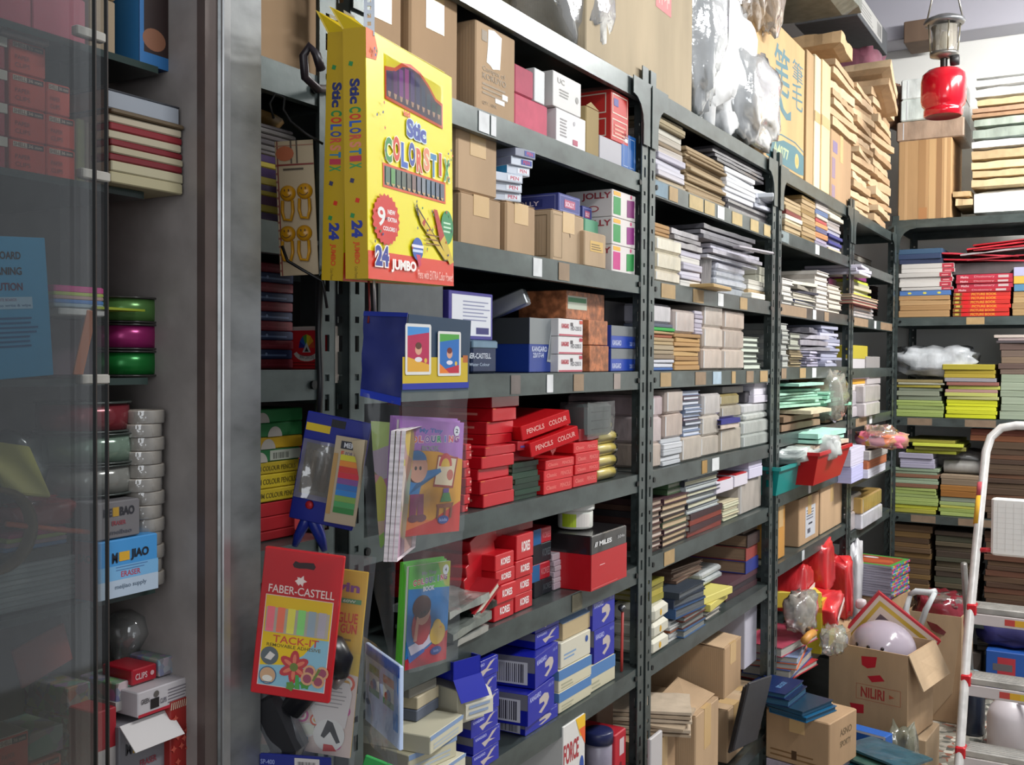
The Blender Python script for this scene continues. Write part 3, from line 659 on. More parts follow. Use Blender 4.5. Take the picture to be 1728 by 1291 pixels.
# green account books
gb = ST(869, 912, 782, zz, 7, 'book', ['#12301f', '#163826', '#0f2a1b'], 'dark green hardcover book', 'between the two red piles', 'book', D=.16, X=-.83, spine='+x', pg='#a8a583', rough=.5)
zt = tz(gb)
b = box('red_box', .16, .075, .018, (-.92, gb[0].o.location.y+.012, zt), F('#8f1420'), -.2, label='flat dark red box lying on the dark green books', category='box', bev=.001)
b = box('red_box', .15, .07, .015, (-.90, gb[0].o.location.y+.014, zt+.019), F('#a81a26'), -.12, label='thin red box with blue print on top of the green books', category='box', bev=.001)
p = pr(.15, .07, .015, '+x'); p.lines(.1, .3, .9, .8, 1, F('#5a4a8c')); p.build('printed_front', b)
b = box('blue_box', .12, .05, .016, (-.93, gb[0].o.location.y-.01, zt+.035), F('#2c3c8c'), .1, label='small blue box with red rim on the thin red box', category='box', bev=.001)
p = pr(.12, .05, .016, '+x'); p.frame(.0, .0, 1, 1, .002, F('#b0404c')); p.build('printed_front', b)
r1 = ST(920, 969, 778, zz, 3, 'box', ['#c8171f', '#cc1a22'], 'red pencil box with white lettering', 'of the front pile beside the yellow rolls', 'box', D=.17, X=-.825, name='pencil_box', rough=.35, deco=redpr, jit=.002, rj=.008)
r2 = ST(971, 1012, 748, zz, 4, 'box', ['#c2161e', '#c8181f'], 'red pencil box with white lettering', 'of the pile touching the yellow rolls', 'box', D=.17, X=-.828, name='pencil_box', rough=.35, deco=redpr, jit=.002, rj=.008)
b = bx('maroon_box', 978, 1017, 0, tz(r2), F('#7d141d'), 'dark maroon box on the red pile under the grey pack', 'box', D=.14, X=-.835, h=.022, bev=.001)
# leaning and tilted red boxes
b = box('pencil_box', .17, .088, .016, (-.92, onX(944, 700, -.84).y, tz(r1)+.032), F('#a8141d', .35), 0, label='red pencil box leaning diagonally between the two red piles', category='box', bev=.001); b.rotation_euler = (radians(40), 0, 0)
p = pr(.17, .088, .016, '+x'); p.text('COLOUR', .2, .35, .8, .7, F('#e27a74'), .02); p.build('lettering', b)
zc = onX(935, 745, -.80).z
for i in range(2):
    b = box('pencil_box', .19, .118, .024, (-.89-.012*i, onX(950-4*i, 700, -.80).y, 1.405+.027*i), F('#c2141c', .3), radians(-12), label=('lower' if i == 0 else 'upper')+' red pencil box of the pair tilted across the top of the pile', category='box', bev=.0012, group='tilted pair of red pencil boxes')
    b.rotation_euler = (radians(12), 0, radians(-16)); p = pr(.19, .118, .024, '+x'); p.text('STABILO' if 0 else 'PENCILS', .1, .35, .45, .7, F('#f0a8a0'), .02); p.text('COLOUR', .55, .35, .92, .7, F('#f0a8a0'), .02); p.build('lettering', b)
b = bx('sponge_pack', 991, 1034, 668, 1.409, M('#4f5856', .4, kind='wrap'), 'grey film-wrapped pack of pads standing above the yellow rolls', 'pack', D=.05, X=-.83, h=.062, bev=.006)
for k in range(3): G().box(.0252, .0262, -.036, .036, .014+.016*k, .0155+.016*k, F('#2c3331')).build('pad_seam', b.o)
film_cover(b.o, *b.d, e=.003, seed=4)
# yellow film-wrapped rolls
YEL = M('#c9b44a', .3)
for i in range(5):
    g = G(); L_ = .083; y_ = onX(1014, 700, -.83).y; T = Matrix.Rotation(-pi/2, 4, 'X')
    if i == 4: y_ += .01; L_ = .05
    g.lathe([(0, 0), (.009, .001), (.0115, .004), (.0115, L_-.004), (.009, L_-.001), (0, L_)], YEL, 16, T)
    o = g.build('crepe_roll', label=f'yellow wrapped roll, {ORD[i] if i<4 else "short topmost"} of the pile at the right post', category='roll', group='yellow wrapped rolls'); o.location = (-.845, y_, zz+.0118+i*.0232)
    G().lathe([(.0124, -.004), (.0128, .02), (.0124, L_*.6), (.0128, L_), (.004, L_+.008)], FILM, 12, T).build('film_wrap', o)
# shelf 5
zz = z0(1, 5)
def kores(b, i):
    p = b.pr(); p.text('KORES', .28, .3, .78, .72, F('#efe2e0'), .03, slope=0); p.build('lettering', b.o)
k1 = ST(838, 872, 938, zz, 4, 'box', ['#bd1420', '#c41a24'], 'red box lettered in white', 'of the front left column', 'box', D=.11, X=-.83, name='carbon_box', rough=.3, deco=kores, jit=.005, rj=.04)
k2 = ST(872, 902, 905, zz, 4, 'box', ['#b8121e', '#bf1722'], 'red box lettered in white', 'of the column beside the black boxes', 'box', D=.12, X=-.835, name='carbon_box', rough=.3, deco=kores, jit=.003, rj=.03)
k3 = ST(826, 905, 0, 1.262, 2, 'box', ['#8d0f19', '#96121c'], 'long dark red box', 'lying across both red columns', 'box', D=.14, X=-.86, name='carbon_box', rough=.4, top=1.302)
k4 = ST(903, 934, 895, zz, 4, 'box', ['#1d262c', '#a8202c', '#22252a', '#a8202c'], 'black or red box', 'of the column right of the red lettered boxes', 'box', D=.12, X=-.86, name='ink_box', rough=.4, deco=lambda b, i: (lambda p: (p.rect(0, 0, .42, 1, F('#1f5a8c' if i % 2 else '#1a1d22')), p.text('KORES', .5, .3, .95, .7, F('#c46a70' if i % 2 else '#4c5358')), p.build('printed_end', b.o)))(b.pr()))
ST(938, 956, 935, zz, 6, 'box', ['#b9a7b0', '#c0b0b6'], 'small pinkish box', 'of the slim column by the black-red carton', 'box', D=.12, X=-.86, name='clip_box', rough=.4, jit=.003)
# leaning red books and the foil pouches
for i in range(5):
    b = box('red_box', .13, .10, .020, (-.92, onX(800+3*i, 900, -.86).y, zz+.052+.019*i), F(['#b31420', '#a8121c'][i % 2], .35), 0, label=f'red box, {ORD[i] if i<4 else "topmost"} of the sloping pile beside the hanging books', category='box', bev=.001, group='sloping pile of red boxes')
    b.rotation_euler = (radians(17), 0, .08)
b = book(.13, .082, .014, F('#a31722'), pages('#c9c5b4'), '-x', 'notebook'); thing_at(b, (-.88, onX(812, 950, -.83).y, zz+.042), 0, label='notebook with cream edge leaning in front of the sloping red boxes', category='notebook'); b.rotation_euler = (radians(28), 0, 0)
q = ST(795, 836, 0, zz, 2, 'box', ['#9c3038', '#b8444a'], 'worn pale red box', 'behind the silver foil pouches', 'box', D=.12, X=-.85, name='red_box', top=zz+.036)
for i, (px, py, sz, rx, ry, c, l_) in enumerate(((785, 1082, (.09, .085, .012), .12, .35, '#b9bcb8', 'silver foil pouch lowest on the front lip'), (778, 1050, (.10, .10, .012), .2, .15, '#8f9690', 'silver foil pouch in the middle of the pouches'),
                                          (806, 1045, (.09, .07, .012), .25, .1, '#28302c', 'dark green foil pouch on the silver ones'), (775, 1015, (.10, .11, .014), .15, -.05, '#a8ada8', 'topmost silver foil pouch with green flecks'))):
    pt = onX(px, py, -.83); o = wavy('foil_pouch', sz[0], sz[1], sz[2]*1.1, M(c, .33, .6, 'wrap'), 20+i, amp=.012, n=12, label=l_, category='pouch'); o.location = (pt.x-.03, pt.y, zz+.002+.014*i); o.rotation_euler = (rx*.5, ry*.3, 0)
b = bx('punch_carton', 1000, 1060, 905, zz, F('#1a1719', .35), 'black and red carton with white lettering, a jar on it', 'box', D=.16, X=-.80, bev=.002)
for f_ in ('+x', '-y'):
    p = b.pr(f_); p.rect(0, 0, 1, .66, F('#b5101c', .35)); p.build('red_band', b.o)
p = b.pr(lift=.001); p.text('// MILES', .08, .78, .55, .87, F('#dcdcdc'), .04); p.text('504s', .72, .8, .92, .86, F('#a9a9a9'), .02); p.rect(.22, .42, .36, .43, F('#f2dada')); p.lines(0.02, .03, .95, .06, 1, F('#d76a6a')); p.build('lettering', b.o)
b.o.data.materials[0].node_tree.nodes['Principled BSDF'].inputs['Coat Weight'].default_value = .5
PL = M('#d3d4cb', .35, kind='flat')
g = G().lathe([(0, 0), (.032, 0), (.033, .003), (.033, .030), (.030, .034), (0, .034)], PL, 28); o = g.build('paste_jar', label='white plastic jar with a lime label on the black carton', category='jar')
o.location = (-.865, b.o.location.y-.012, b.top+.003); G().lathe([(0, .034), (.0355, .034), (.036, .037), (.036, .050), (.034, .053), (0, .053)], M('#e0e0da', .3, kind='flat'), 28).build('lid', o)
gg = G()
for k in range(10):
    a0, a1 = -1.9+k*.17, -1.9+(k+1)*.17; gg.add([(.0335*cos(a0), .0335*sin(a0), .004), (.0335*cos(a1), .0335*sin(a1), .004), (.0335*cos(a1), .0335*sin(a1), .028), (.0335*cos(a0), .0335*sin(a0), .028)], [[0, 1, 2, 3]], F('#b4cc2e') if k < 5 else F('#dcd6cf'))
gg.build('label_band', o)
# shelf 6: blue stapler boxes
zz = z0(1, 6); BL = F('#141f9a', .3); SHAPE = F('#b9ada6')
def stapler(b, kind_, barc=True):
    p = b.pr(); p.rect(0, .0, 1, 1, F('#17229c', .3)); p.text('KANGARO', .08, .70, .48, .86, F('#b4b8de'), .02); p.text('HD-10', .78, .78, .96, .88, F('#8890cc'), .02)
    if kind_ == 'd': p.poly([(.40, .2), (.50, .12), (.72, .28), (.80, .45), (.76, .62), (.62, .70), (.42, .62), (.42, .45), (.60, .44), (.62, .34)], SHAPE)
    else: p.poly([(.42, .12), (.56, .30), (.82, .30), (.60, .42), (.88, .84), (.70, .80), (.54, .50), (.30, .44)], SHAPE)
    p.build('printed_stapler', b.o)
    p = b.pr('-y'); p.rect(0, .5, 1, 1, F('#6d6c76')); 
    if barc: p.rect(.36, .1, .9, .82, F('#c9c7cc')); p.bars(.40, .16, .86, .76, 16, F('#33303a'))
    p.build('barcode_panel', b.o)
def sbox(px0, px1, pyt, base, lab, D=.10, X=-.83, rz=0, h=None, kind_='d', group=None, barc=True):
    b = bx('stapler_box', px0, px1, pyt, base, F('#141c8e', .3), lab, 'box', D=D, X=X, rz=rz, h=h, bev=.001, group=group); stapler(b, kind_, barc); return b
b = sbox(890, 945, 1218, zz, 'blue stapler box standing on the shelf with barcode end, bottom of three', D=.09)
b = sbox(886, 941, 0, b.top+.001, 'middle blue stapler box of three with barcode ends', D=.13, X=-.82, h=.052, rz=.10)
b = sbox(895, 948, 0, b.top+.001, 'upper blue stapler box of three, glossy, with big barcode', D=.13, X=-.825, h=.052, rz=.14)
zt = b.top+.001
for i in range(2):
    b = sbox(906, 946, 0, zt, f'small blue box, {("lower","upper")[i]} of two on the three barcode boxes', D=.10, X=-.84, h=.026, kind_='z', barc=False); zt = b.top+.0006
zt = zz
for i in range(6):
    a_ = 800+(i % 2)*3-i; b = sbox(a_, a_+45, 0, zt, f'flat blue stapler box, {ORD[i] if i<5 else "topmost"} of the tall column left of the barcode boxes', D=.09, X=-.82, h=.0265, kind_='z', group='tall column of flat blue stapler boxes', barc=False); zt = b.top+.0006
b = sbox(775, 815, 0, zt-.02, 'flat blue box sticking out of the top of the column', D=.1, X=-.86, h=.03, kind_='z', barc=False)
b = sbox(852, 884, 0, zz, 'blue stapler box deep between the column and barcode boxes', D=.1, X=-.93, h=.14, kind_='z', barc=False)
# open blue box with flap
g = G(); m_ = F('#17229c', .3); mi = F('#6e6d78')
g.box(-.05, .05, -.028, .028, 0, .002, m_).box(-.05, .05, -.028, -.026, 0, .028, m_).box(-.05, .05, .026, .028, 0, .028, m_).box(-.05, -.048, -.028, .028, 0, .028, m_).box(.048, .05, -.028, .028, 0, .028, m_)
o = g.build('open_box', label='open blue stapler box with its end flap folded out, on the cream boxes', category='box'); o.location = (-.86, onX(778, 1100, -.83).y, zz+.155); o.rotation_euler.z = -.25
G().sheet([(.0505, -.028, .002), (.0505, .028, .002), (.068, .028, -.028), (.068, -.028, -.028)], m_, .0008).build('end_flap', o); G().box(-.046, .04, -.02, .02, .002, .022, mi, bev=.002).build('stapler_tray', o)
# cream and blue boxes, right side of the shelf
def cream(b, i):
    p = b.pr(); p.rect(0, .52, 1, 1, F('#4f7bb0')); p.lines(.08, .12, .45, .42, 2, F('#a6a38a')); p.build('printed_front', b.o)
    p = b.pr('-y'); p.rect(0, .55, 1, 1, F('#5a85b4')); p.build('printed_side', b.o)
c1 = ST(948, 1003, 1165, zz, 2, 'box', ['#c6bfa4', '#cbc4aa'], 'cream box with blue band', 'right of the barcode boxes', 'box', D=.12, X=-.83, name='punch_box', deco=cream, top=zz+.075)
c2 = ST(1004, 1045, 1120, zz, 1, 'box', ['#c6bfa4'], 'cream box with light blue band', 'at the far end of the blue boxes', 'box', D=.12, X=-.83, name='punch_box', deco=cream, top=zz+.05)
b = bx('cream_box', 950, 1000, 0, tz(c1), F('#cdc8b6'), 'cream box with a round blue seal on the banded pair', 'box', D=.11, X=-.835, h=.045, bev=.001); p = b.pr(); p.disc(.86, .7, .006, F('#2c4f94')); p.lines(.1, .3, .5, .6, 2, F('#7f9cc0')); p.build('printed_front', b.o)
b = bx('cream_box', 953, 1000, 0, b.top+.0006, F('#b7a37e'), 'tan open box with a blue and white flap behind the seal box', 'box', D=.11, X=-.84, h=.03, bev=.001); dx, dy, dz = b.d; G().sheet([(dx/2, -dy/2, dz), (dx/2, dy/2, dz), (dx/2-.03, dy/2, dz+.012), (dx/2-.03, -dy/2, dz+.012)], F('#8fa9cc'), .0008).build('lid_flap', b.o)
b = sbox(1006, 1040, 0, tz(c2), 'upright blue stapler box on the light blue banded box', D=.10, X=-.835, h=.062)
sbox(1003, 1040, 0, b.top+.001, 'topmost blue stapler box under the shelf, far right', D=.10, X=-.835, h=.058, kind_='d')
sbox(950, 998, 0, 1.052, 'dim blue stapler box under the shelf, behind the tan open box', D=.1, X=-.87, h=.035, barc=False)
# red-handled tool hanging at the post
g = G().tube([(-.80+.0, 0, 0), (-.80, 0, .03), (-.80, .002, .12)], .003, F('#b33a34'), 8); o = g.build('screwdriver', label='thin red-handled tool standing at the right post, blue box shelf', category='tool'); o.location = (-.04, onX(1050, 1000, -.84).y, zz+.001)
G().lathe([(.004, .12), (.008, .124), (.008, .13), (.004, .133)], M('#6b6b6b', .3, .8), 14, Matrix.Translation((-.80, 0, 0))).build('ring', o)
# left end of shelf 6: cream boxes below the column
for i, (pa, pb, dz_, xx, rr, l_) in enumerate(((690, 722, .05, -.80, -.1, 'blue box end with a printed stapler, lowest left'), )):
    sbox(pa, pb, 0, zz, l_, D=.09, X=xx, h=dz_, kind_='d', rz=rr, barc=False)
q = ST(722, 790, 0, zz, 4, 'box', ['#c5c0a8', '#cdc8b2', '#bfb99e'], 'cream box with blue stripe', 'of the untidy pile by the hanging books', 'box', D=.12, X=-.80, name='punch_box', deco=lambda b, i: (lambda p: (p.rect(0, .75, 1, 1, F('#7f97bb')), p.lines(.1, .2, .9, .6, 2, F('#a9b3bd')), p.build('printed_front', b.o)))(b.pr()), top=zz+.11, jit=.012, rj=.15)
q = ST(700, 745, 0, tz(q), 3, 'box', ['#5a6170', '#b5a98e', '#8d8a80'], 'dusty box', 'leaning on the untidy cream pile', 'box', D=.14, X=-.84, name='dusty_box', top=zz+.16, rj=.12)
b = box('cream_box', .10, .055, .05, (-.86, onX(795, 1100, -.82).y, zz+.088), F('#cfcab6'), -.25, label='cream box with a rounded open flap in front of the blue column', category='box', bev=.001)
g = G(); pts = [(.05, -.0275, .05), (.062, -.0275, .045), (.068, -.0275, .032), (.068, -.0275, .012)]
for a, c in zip(pts, pts[1:]): g.add([a, c, (c[0], .0275, c[2]), (a[0], .0275, a[2])], [[0, 1, 2, 3]], F('#d3cebc'))
g.build('curled_flap', b); p = Print((.069, -.0275, .012), (0, 1, 0), (0, 0, 1), (1, 0, 0), .055, .03); p.lines(.1, .2, .9, .8, 2, F('#8fa0ba')); p.build('printed_flap', b)
# shelf 7 at the bottom edge of the picture
zz = z0(1, 7)
b = bx('white_carton', 955, 992, 1225, zz, F('#d6d3cf'), 'white carton with red lettering and a coloured corner, bottom shelf', 'box', D=.12, X=-.82, bev=.001)
p = b.pr(); p.text('FORCE', .02, .62, .7, .82, F('#a8323a'), .03); p.poly([(.55, 1), (1, 1), (1, .86), (.78, .8)], F('#e8b828')); p.poly([(.7, .88), (1, .88), (1, .7)], F('#e05a26')); p.disc(.84, .5, .009, F('#2b4d9c'), ry=.02); p.build('printed_front', b.o)
g = G().lathe([(0, 0), (.026, 0), (.027, .004), (.027, .075), (.023, .08), (0, .08)], M('#8d8796', .3), 24); o = g.build('jar', label='jar with a dark blue lid behind the white carton, bottom shelf', category='jar'); o.location = (-.86, onX(1010, 1260, -.86).y, zz+.001)
G().lathe([(0, .08), (.029, .08), (.029, .1), (.027, .103), (0, .103)], M('#202650', .35), 24).build('lid', o)
b = bx('red_box', 1043, 1062, 1238, zz, F('#b01c2c'), 'narrow red box at the right post, bottom shelf', 'box', D=.1, X=-.83, bev=.002); p = b.pr(); p.rect(.4, .5, .8, .85, F('#c9b2b6')); p.disc(.5, .3, .006, F('#6e1420')); p.build('printed_front', b.o)
loose('brown_bundle', 905, 1285, -.90, (.14, .10, .09), 12, M('#6d5644', .8), 'small brown paper bundle left of the white carton, bottom shelf', 'bundle', base=zz)
bx('dark_box', 1012, 1040, 1150, zz, M('#5a4030', .7), 'tall dim brown carton deep on the bottom shelf', 'box', D=.12, X=-.92, h=.13)
# ================================================================ goods hanging in front of the near upright
def depth(px, py, d): return CAM+ray(px, py)*d
def onV(px, py, pt, yaw):
    "ray meets the vertical plane through pt running along yaw"
    n = Vector((sin(radians(yaw)), -cos(radians(yaw)), 0)); r = ray(px, py); return CAM+r*((Vector(pt)-CAM).dot(n)/r.dot(n))
def pose(o, bl, u, v):
    u = u.normalized(); v = (v-u*v.dot(u)).normalized(); n = u.cross(v)
    m = Matrix((n, u, v)).transposed().to_4x4(); m.translation = bl; o.matrix_world = m; return o
class Hang:
    "flat hanging thing; local y = right, z = up, +x = out"
    def __init__(s, name, TL, TR, BL, d, yaw, t, mat, lab, cat, pt=None, BR=None, quad=False, mk_box=True, bev=.0008, group=None):
        if quad:
            r = [ray(*p) for p in (BL, BR, TR, TL)]
            A = Matrix((r[1], -r[2], r[3])).transposed(); q = A.inverted() @ (r[0]*d)
            P0, P1, P3 = CAM+r[0]*d, CAM+r[1]*q.x, CAM+r[3]*q.z
        else:
            pt = pt or depth(*TL, d); P3 = onV(*TL, pt, yaw); P0 = onV(*BL, pt, yaw); P2 = onV(*TR, pt, yaw); P1 = P0+(P2-P3)
        s.w = (P1-P0).length; s.h = (P3-P0).length; s.t = t
        u = (P1-P0).normalized(); v = P3-P0; v = v-u*v.dot(u); s.h = v.length
        s.o = G().box(-t, 0, 0, s.w, 0, s.h, mat, bev=bev).build(name, label=lab, category=cat, group=group) if mk_box else empty(name, label=lab, category=cat, group=group)
        pose(s.o, P0, u, v)
    def pr(s, f='+x', lift=.0004):
        if f == '+x': return Print((0, 0, 0), (0, 1, 0), (0, 0, 1), (1, 0, 0), s.w, s.h, lift)
        return Print((-s.t, 0, 0), (1, 0, 0), (0, 0, 1), (0, -1, 0), s.t, s.h, lift)
def film_sheet(name, pts, parent=None, amp=.002, n=10, mat=None, seed=0, **k):
    a, b, c, d = [Vector(p) for p in pts]; V = []; Fc = []; nn = (b-a).cross(d-a).normalized()
    for i in range(n+1):
        for j in range(n+1):
            s_, t_ = i/n, j/n; p = (a*(1-s_)+b*s_)*(1-t_)+(d*(1-s_)+c*s_)*t_
            V.append(p+nn*amp*noise.noise(Vector((s_*3+seed, t_*5, seed*2.3)))*2)
    for i in range(n):
        for j in range(n): Fc.append([i*(n+1)+j, (i+1)*(n+1)+j, (i+1)*(n+1)+j+1, i*(n+1)+j+1])
    return P(mk(name, V, Fc, mat or FILM, None, parent, True), **k)
YL = F('#e9da18', .35); YD = F('#c3a01a', .4); RED = F('#d9331f', .4); NAVY = F('#26306e'); GRN = F('#2e8a4a'); SKY = F('#4a90c8')
LET = ['#2e8a4a', '#d23a2a', '#2f5fb8', '#3b4f9c', '#d2563f', '#e08a6a', '#2f7fae', '#c23a50', '#3f9a5a']
def confetti(p, n, a0, b0, a1, b1, sz=.0022):
    for i in range(n):
        p.disc(a0+(a1-a0)*rnd.random(), b0+(b1-b0)*rnd.random(), sz, F(rnd.choice(['#c23a2a', '#2e7a3a', '#3a3a55', '#2f3f7e', '#c86a20'])), 4, rot=rnd.random()*2, ry=sz*.7)
def colorword(p, word, a0, b0, a1, b1, vertical=False, slope=0, out=None):
    n = len(word); wd = (a1-a0)/n
    for i, ch in enumerate(word):
        c = F(LET[i % len(LET)])
        if vertical:
            h = (b1-b0)/n; p.text(ch, a0, b1-(i+1)*h+.003, a1, b1-i*h-.002, c, .04, rot=-90)
        else:
            dy = slope*i/n+(.012 if i % 2 else -.004)
            iw = .022 if ch == 'I' else 0
            if out: p.text(ch, a0+i*wd-.004+iw, b0+dy-.004, a0+(i+1)*wd*1.0-.003-iw, b1+dy+.004, F(out), .09)
            p.text(ch, a0+i*wd+iw, b0+dy, a0+(i+1)*wd-.012-iw, b1+dy, c, .05)
def yellowpack(TL, TR, BR, BL, d, lab):
    H = Hang('felt_pen_pack', TL, TR, BL, d, 0, .024, YL, lab, 'pen pack', BR=BR, quad=True, group='yellow packs of jumbo pens'); w_, h_ = H.w, H.h
    # spine in a darker ochre print
    p = H.pr('-y'); p.rect(0, 0, 1, 1, YD)
    p.text('Stic', .28, .70, .74, .80, NAVY, .05, rot=-90); colorword(p, 'COLORSTIX', .25, .44, .78, .69, True); p.text('24', .3, .165, .8, .235, F('#2c3c9a'), .06, rot=-90)
    p.text('JUMBO', .36, .06, .66, .15, F('#d8531c'), .04, rot=-90); p.text('Color Power', .42, .0, .56, .05, F('#7d651a'), .0, rot=-90)
    for a, b, c in ((.35, .86, GRN), (.35, .395, NAVY), (.58, .315, RED), (.35, .255, GRN)): p.disc(a, b, .003, F('#3a3a60') if c is NAVY else c, 4, rot=.5)
    p.build('printed_spine', H.o)
    # windows with the pens behind: recessed tray, pens, red rim, film
    p = H.pr()
    p.rect(0, 0, 1, .115, F('#d9361f', .35))
    p.poly([(0, .88), (.10, .89), (.12, .93), (.08, 1), (0, 1)], F('#e06a2c'))
    W1 = [(.20, .765), (.85, .745), (.85, .835), (.77, .845), (.68, .89), (.58, .925), (.47, .935), (.38, .92), (.30, .885), (.20, .87)]
    W1r = [(.185, .752), (.865, .732), (.865, .848), (.775, .858), (.69, .902), (.585, .938), (.47, .95), (.37, .935), (.29, .898), (.185, .885)]
    p.poly(W1r, F('#d8542a')); p.poly(W1, F('#4a4258', .3)); W2 = (.17, .395, .88, .475); p.rect(.155, .385, .895, .485, F('#d8542a')); p.rect(*W2, F('#2d3a3c', .3))
    cs1 = ['#4d3a68', '#6a3f72', '#8a4a94', '#a24a8c', '#5c4a7c', '#4a4c72', '#44506c', '#3f5668', '#3d5a5e', '#3f5a58']; cs2 = ['#2f5c4a', '#3f8a3c', '#2f4a3a', '#3a4a3f', '#4a4440', '#6a4a48', '#5a5c70', '#6c7480', '#44607a', '#3a5670', '#3c4e6a', '#33405c']
    for i, c in enumerate(cs1):
        a = .21+i*.064; tp = [.865, .885, .905, .92, .92, .91, .885, .86, .835, .83][i]; p.rect(a, .79, a+.045, tp, F(c, .3)); p.poly([(a+.005, .79), (a+.04, .79), (a+.03, .768), (a+.015, .768)], F('#c9a48a'))
    for i, c in enumerate(cs2): a = .18+i*.058; p.rect(a, .402, a+.044, .472, F(c, .3)); p.poly([(a+.005, .408), (a+.04, .408), (a+.03, .397), (a+.015, .397)], F('#b99a6a'))
    p.text('BIC' if 0 else 'kid', .38, .715, .45, .74, RED, .04)
    p.text('Stic', .405, .625, .645, .715, F('#cfe0ee'), .12); p.text('Stic', .41, .63, .64, .71, F('#2d459c'), .05)
    colorword(p, 'COLORSTIX', .17, .495, .95, .60, out='#f4ecc8')
    p.disc(.175, .25, .031, F('#cf2f2b'), 44, star=.1, ry=.026); p.text('9', .085, .22, .165, .30, WHITE, .02); p.text('NEW', .19, .275, .27, .295, WHITE, .03); p.text('EXTRA', .19, .245, .29, .263, WHITE, .03); p.text('COLORS !', .14, .205, .28, .223, WHITE, .03)
    p.disc(.90, .275, .0175, F('#2e8a55'), 22, ry=.019); p.lines(.85, .25, .95, .31, 3, F('#bfe0c4'), .4)
    # two big pens drawn on the front
    p.poly([(.50, .33), (.53, .335), (.93, .12), (.86, .115), (.56, .27)], F('#3c3118')); p.poly([(.525, .325), (.92, .125), (.865, .12), (.56, .265)], F('#d2b42c')); p.poly([(.50, .335), (.53, .333), (.515, .355)], F('#3a3424'))
    p.poly([(.72, .345), (.765, .345), (.86, .23), (.80, .20)], F('#b3302c')); p.poly([(.80, .20), (.86, .235), (.985, .115), (.93, .10)], F('#c9ad3a')); p.lines(.62, .18, .80, .24, 3, F('#7a4a20'), .3); p.poly([(.575, .27), (.60, .255), (.62, .28), (.60, .29)], F('#b3302c'))
    p.disc(.52, .150, .014, F('#3156a8'), 24, ry=.012); p.rect(.45, .155, .59, .168, F('#e9e4ea')); p.rect(.46, .135, .58, .147, F('#c8d6ee')); p.poly([(.50, .125), (.55, .125), (.56, .08), (.53, .07)], F('#c8385a'))
    p.text('24', .05, .05, .20, .145, F('#efe7e0'), .12); p.text('24', .055, .055, .195, .14, F('#2b3a92'), .05); p.text('JUMBO', .22, .035, .50, .092, F('#f6f0ea'), .05); p.text('Pens with EXTRA Color Power!', .52, .02, .97, .06, F('#f2cbbf'), .0)
    confetti(p, 26, .04, .14, .96, .36); confetti(p, 10, .04, .5, .18, .95); confetti(p, 8, .88, .5, .97, .72)
    p.build('printed_front', H.o)
    # hang tab folded up from the top at the spine side
    g = G(); t = .024
    g.sheet([(-t, 0, h_), (0, .004, h_), (0, w_*.9, h_+.0006), (-t, w_*.9, h_+.0006)], YL, .0005)
    g.build('top_panel', H.o)
    g = G(); g.sheet([(-t, 0, h_-.001), (0, 0, h_-.001), (-t*.55, .002, h_+.010), (-t-.011, -.006, h_+.021)], F('#e0bf14', .3), .0006); g.build('hang_tab', H.o)
    q = Print((-t-.0005, .0, h_), (0, 1, 0), (-.12, 0, .99), (1, 0, 0), w_*.3, .026); q.lines(.1, .2, .5, .9, 3, F('#6a5a1a'), .5); q.build('tab_print', H.o)
    film_sheet('window_film', [(.0016, w_*.19, h_*.75), (.0016, w_*.86, h_*.73), (.0016, w_*.86, h_*.93), (.0016, w_*.19, h_*.94)], H.o, .0003, 6, M('#e8ecf0', .05, kind='film', d=.0, g=-.03, s=4))
    return H
yellowpack((608, 40), (757, 127), (765, 483), (621, 470), 1.0, 'front yellow pack of jumbo pens, hanging with its whole front in view')
yellowpack((564, 40), (716, 118), (722, 482), (578, 474), 1.045, 'rear yellow pack of jumbo pens, only its spine and a strip of front showing')
# perforated hanging strip
H = Hang('hanger_strip', (612, -60), (630, -60), (614, 60), 1.0, 30, .0012, F('#c9ccd2'), 'white perforated metal strip above the yellow packs', 'strip', mk_box=False)
g = G(); cols = [0, H.w*.32, H.w*.68, H.w]; n = 9; zs = [0]
for k in range(n): zs += [H.h*(k+.25)/n, H.h*(k+.75)/n]
zs.append(H.h)
for a in range(3):
    for r in range(len(zs)-1):
        if a == 1 and r % 2: continue
        g.box(-.0012, 0, cols[a], cols[a+1], zs[r], zs[r+1], M('#b9bec6', .25, .6))
g.build('perforated_plate', H.o)
# thin wire and cord below the yellow pack
def wire(name, pts, r, mat, lab, cat='wire', parent=None, seg=6):
    g = G().tube(pts, r, mat, seg)
    return g.build(name, parent, label=lab, category=cat) if lab else g.build(name, parent)
wire('wire_hook', [depth(631, 470, 1.04), depth(632, 500, 1.05), depth(633, 532, 1.06)], .0016, M('#b9b4b2', .3, .6), 'pale straight wire hanging between the yellow pack and the blue wallet')
wire('red_string', [depth(622, 470, 1.05), depth(624, 520, 1.055), depth(621, 545, 1.05)], .0011, F('#6e1a1c'), 'dark red string over the top edge of the blue wallet', 'string')
# black wire basket hooks at the left
BW = M('#121214', .4, .3)
def W(pts, d): return [depth(x, y, d) for x, y in pts]
wire('wire_hook', W([(462, 200), (455, 175), (465, 158), (480, 165), (478, 185), (490, 205), (515, 225), (545, 243)], 1.08), .0014, BW, 'looped black wire above the card of smiley clips')
wire('wire_hook', W([(476, 415), (485, 440), (510, 455), (545, 475), (552, 520)], 1.07), .0016, BW, 'bent black wire crossing the foot of the smiley clip card')
wire('cord', [onX(560, 452, -.8165)]+W([(541, 470), (538, 560), (541, 640), (538, 705)], 1.15), .0035, F('#17171a'), 'thick black cord hanging in front of the red crayon pack', 'cord')
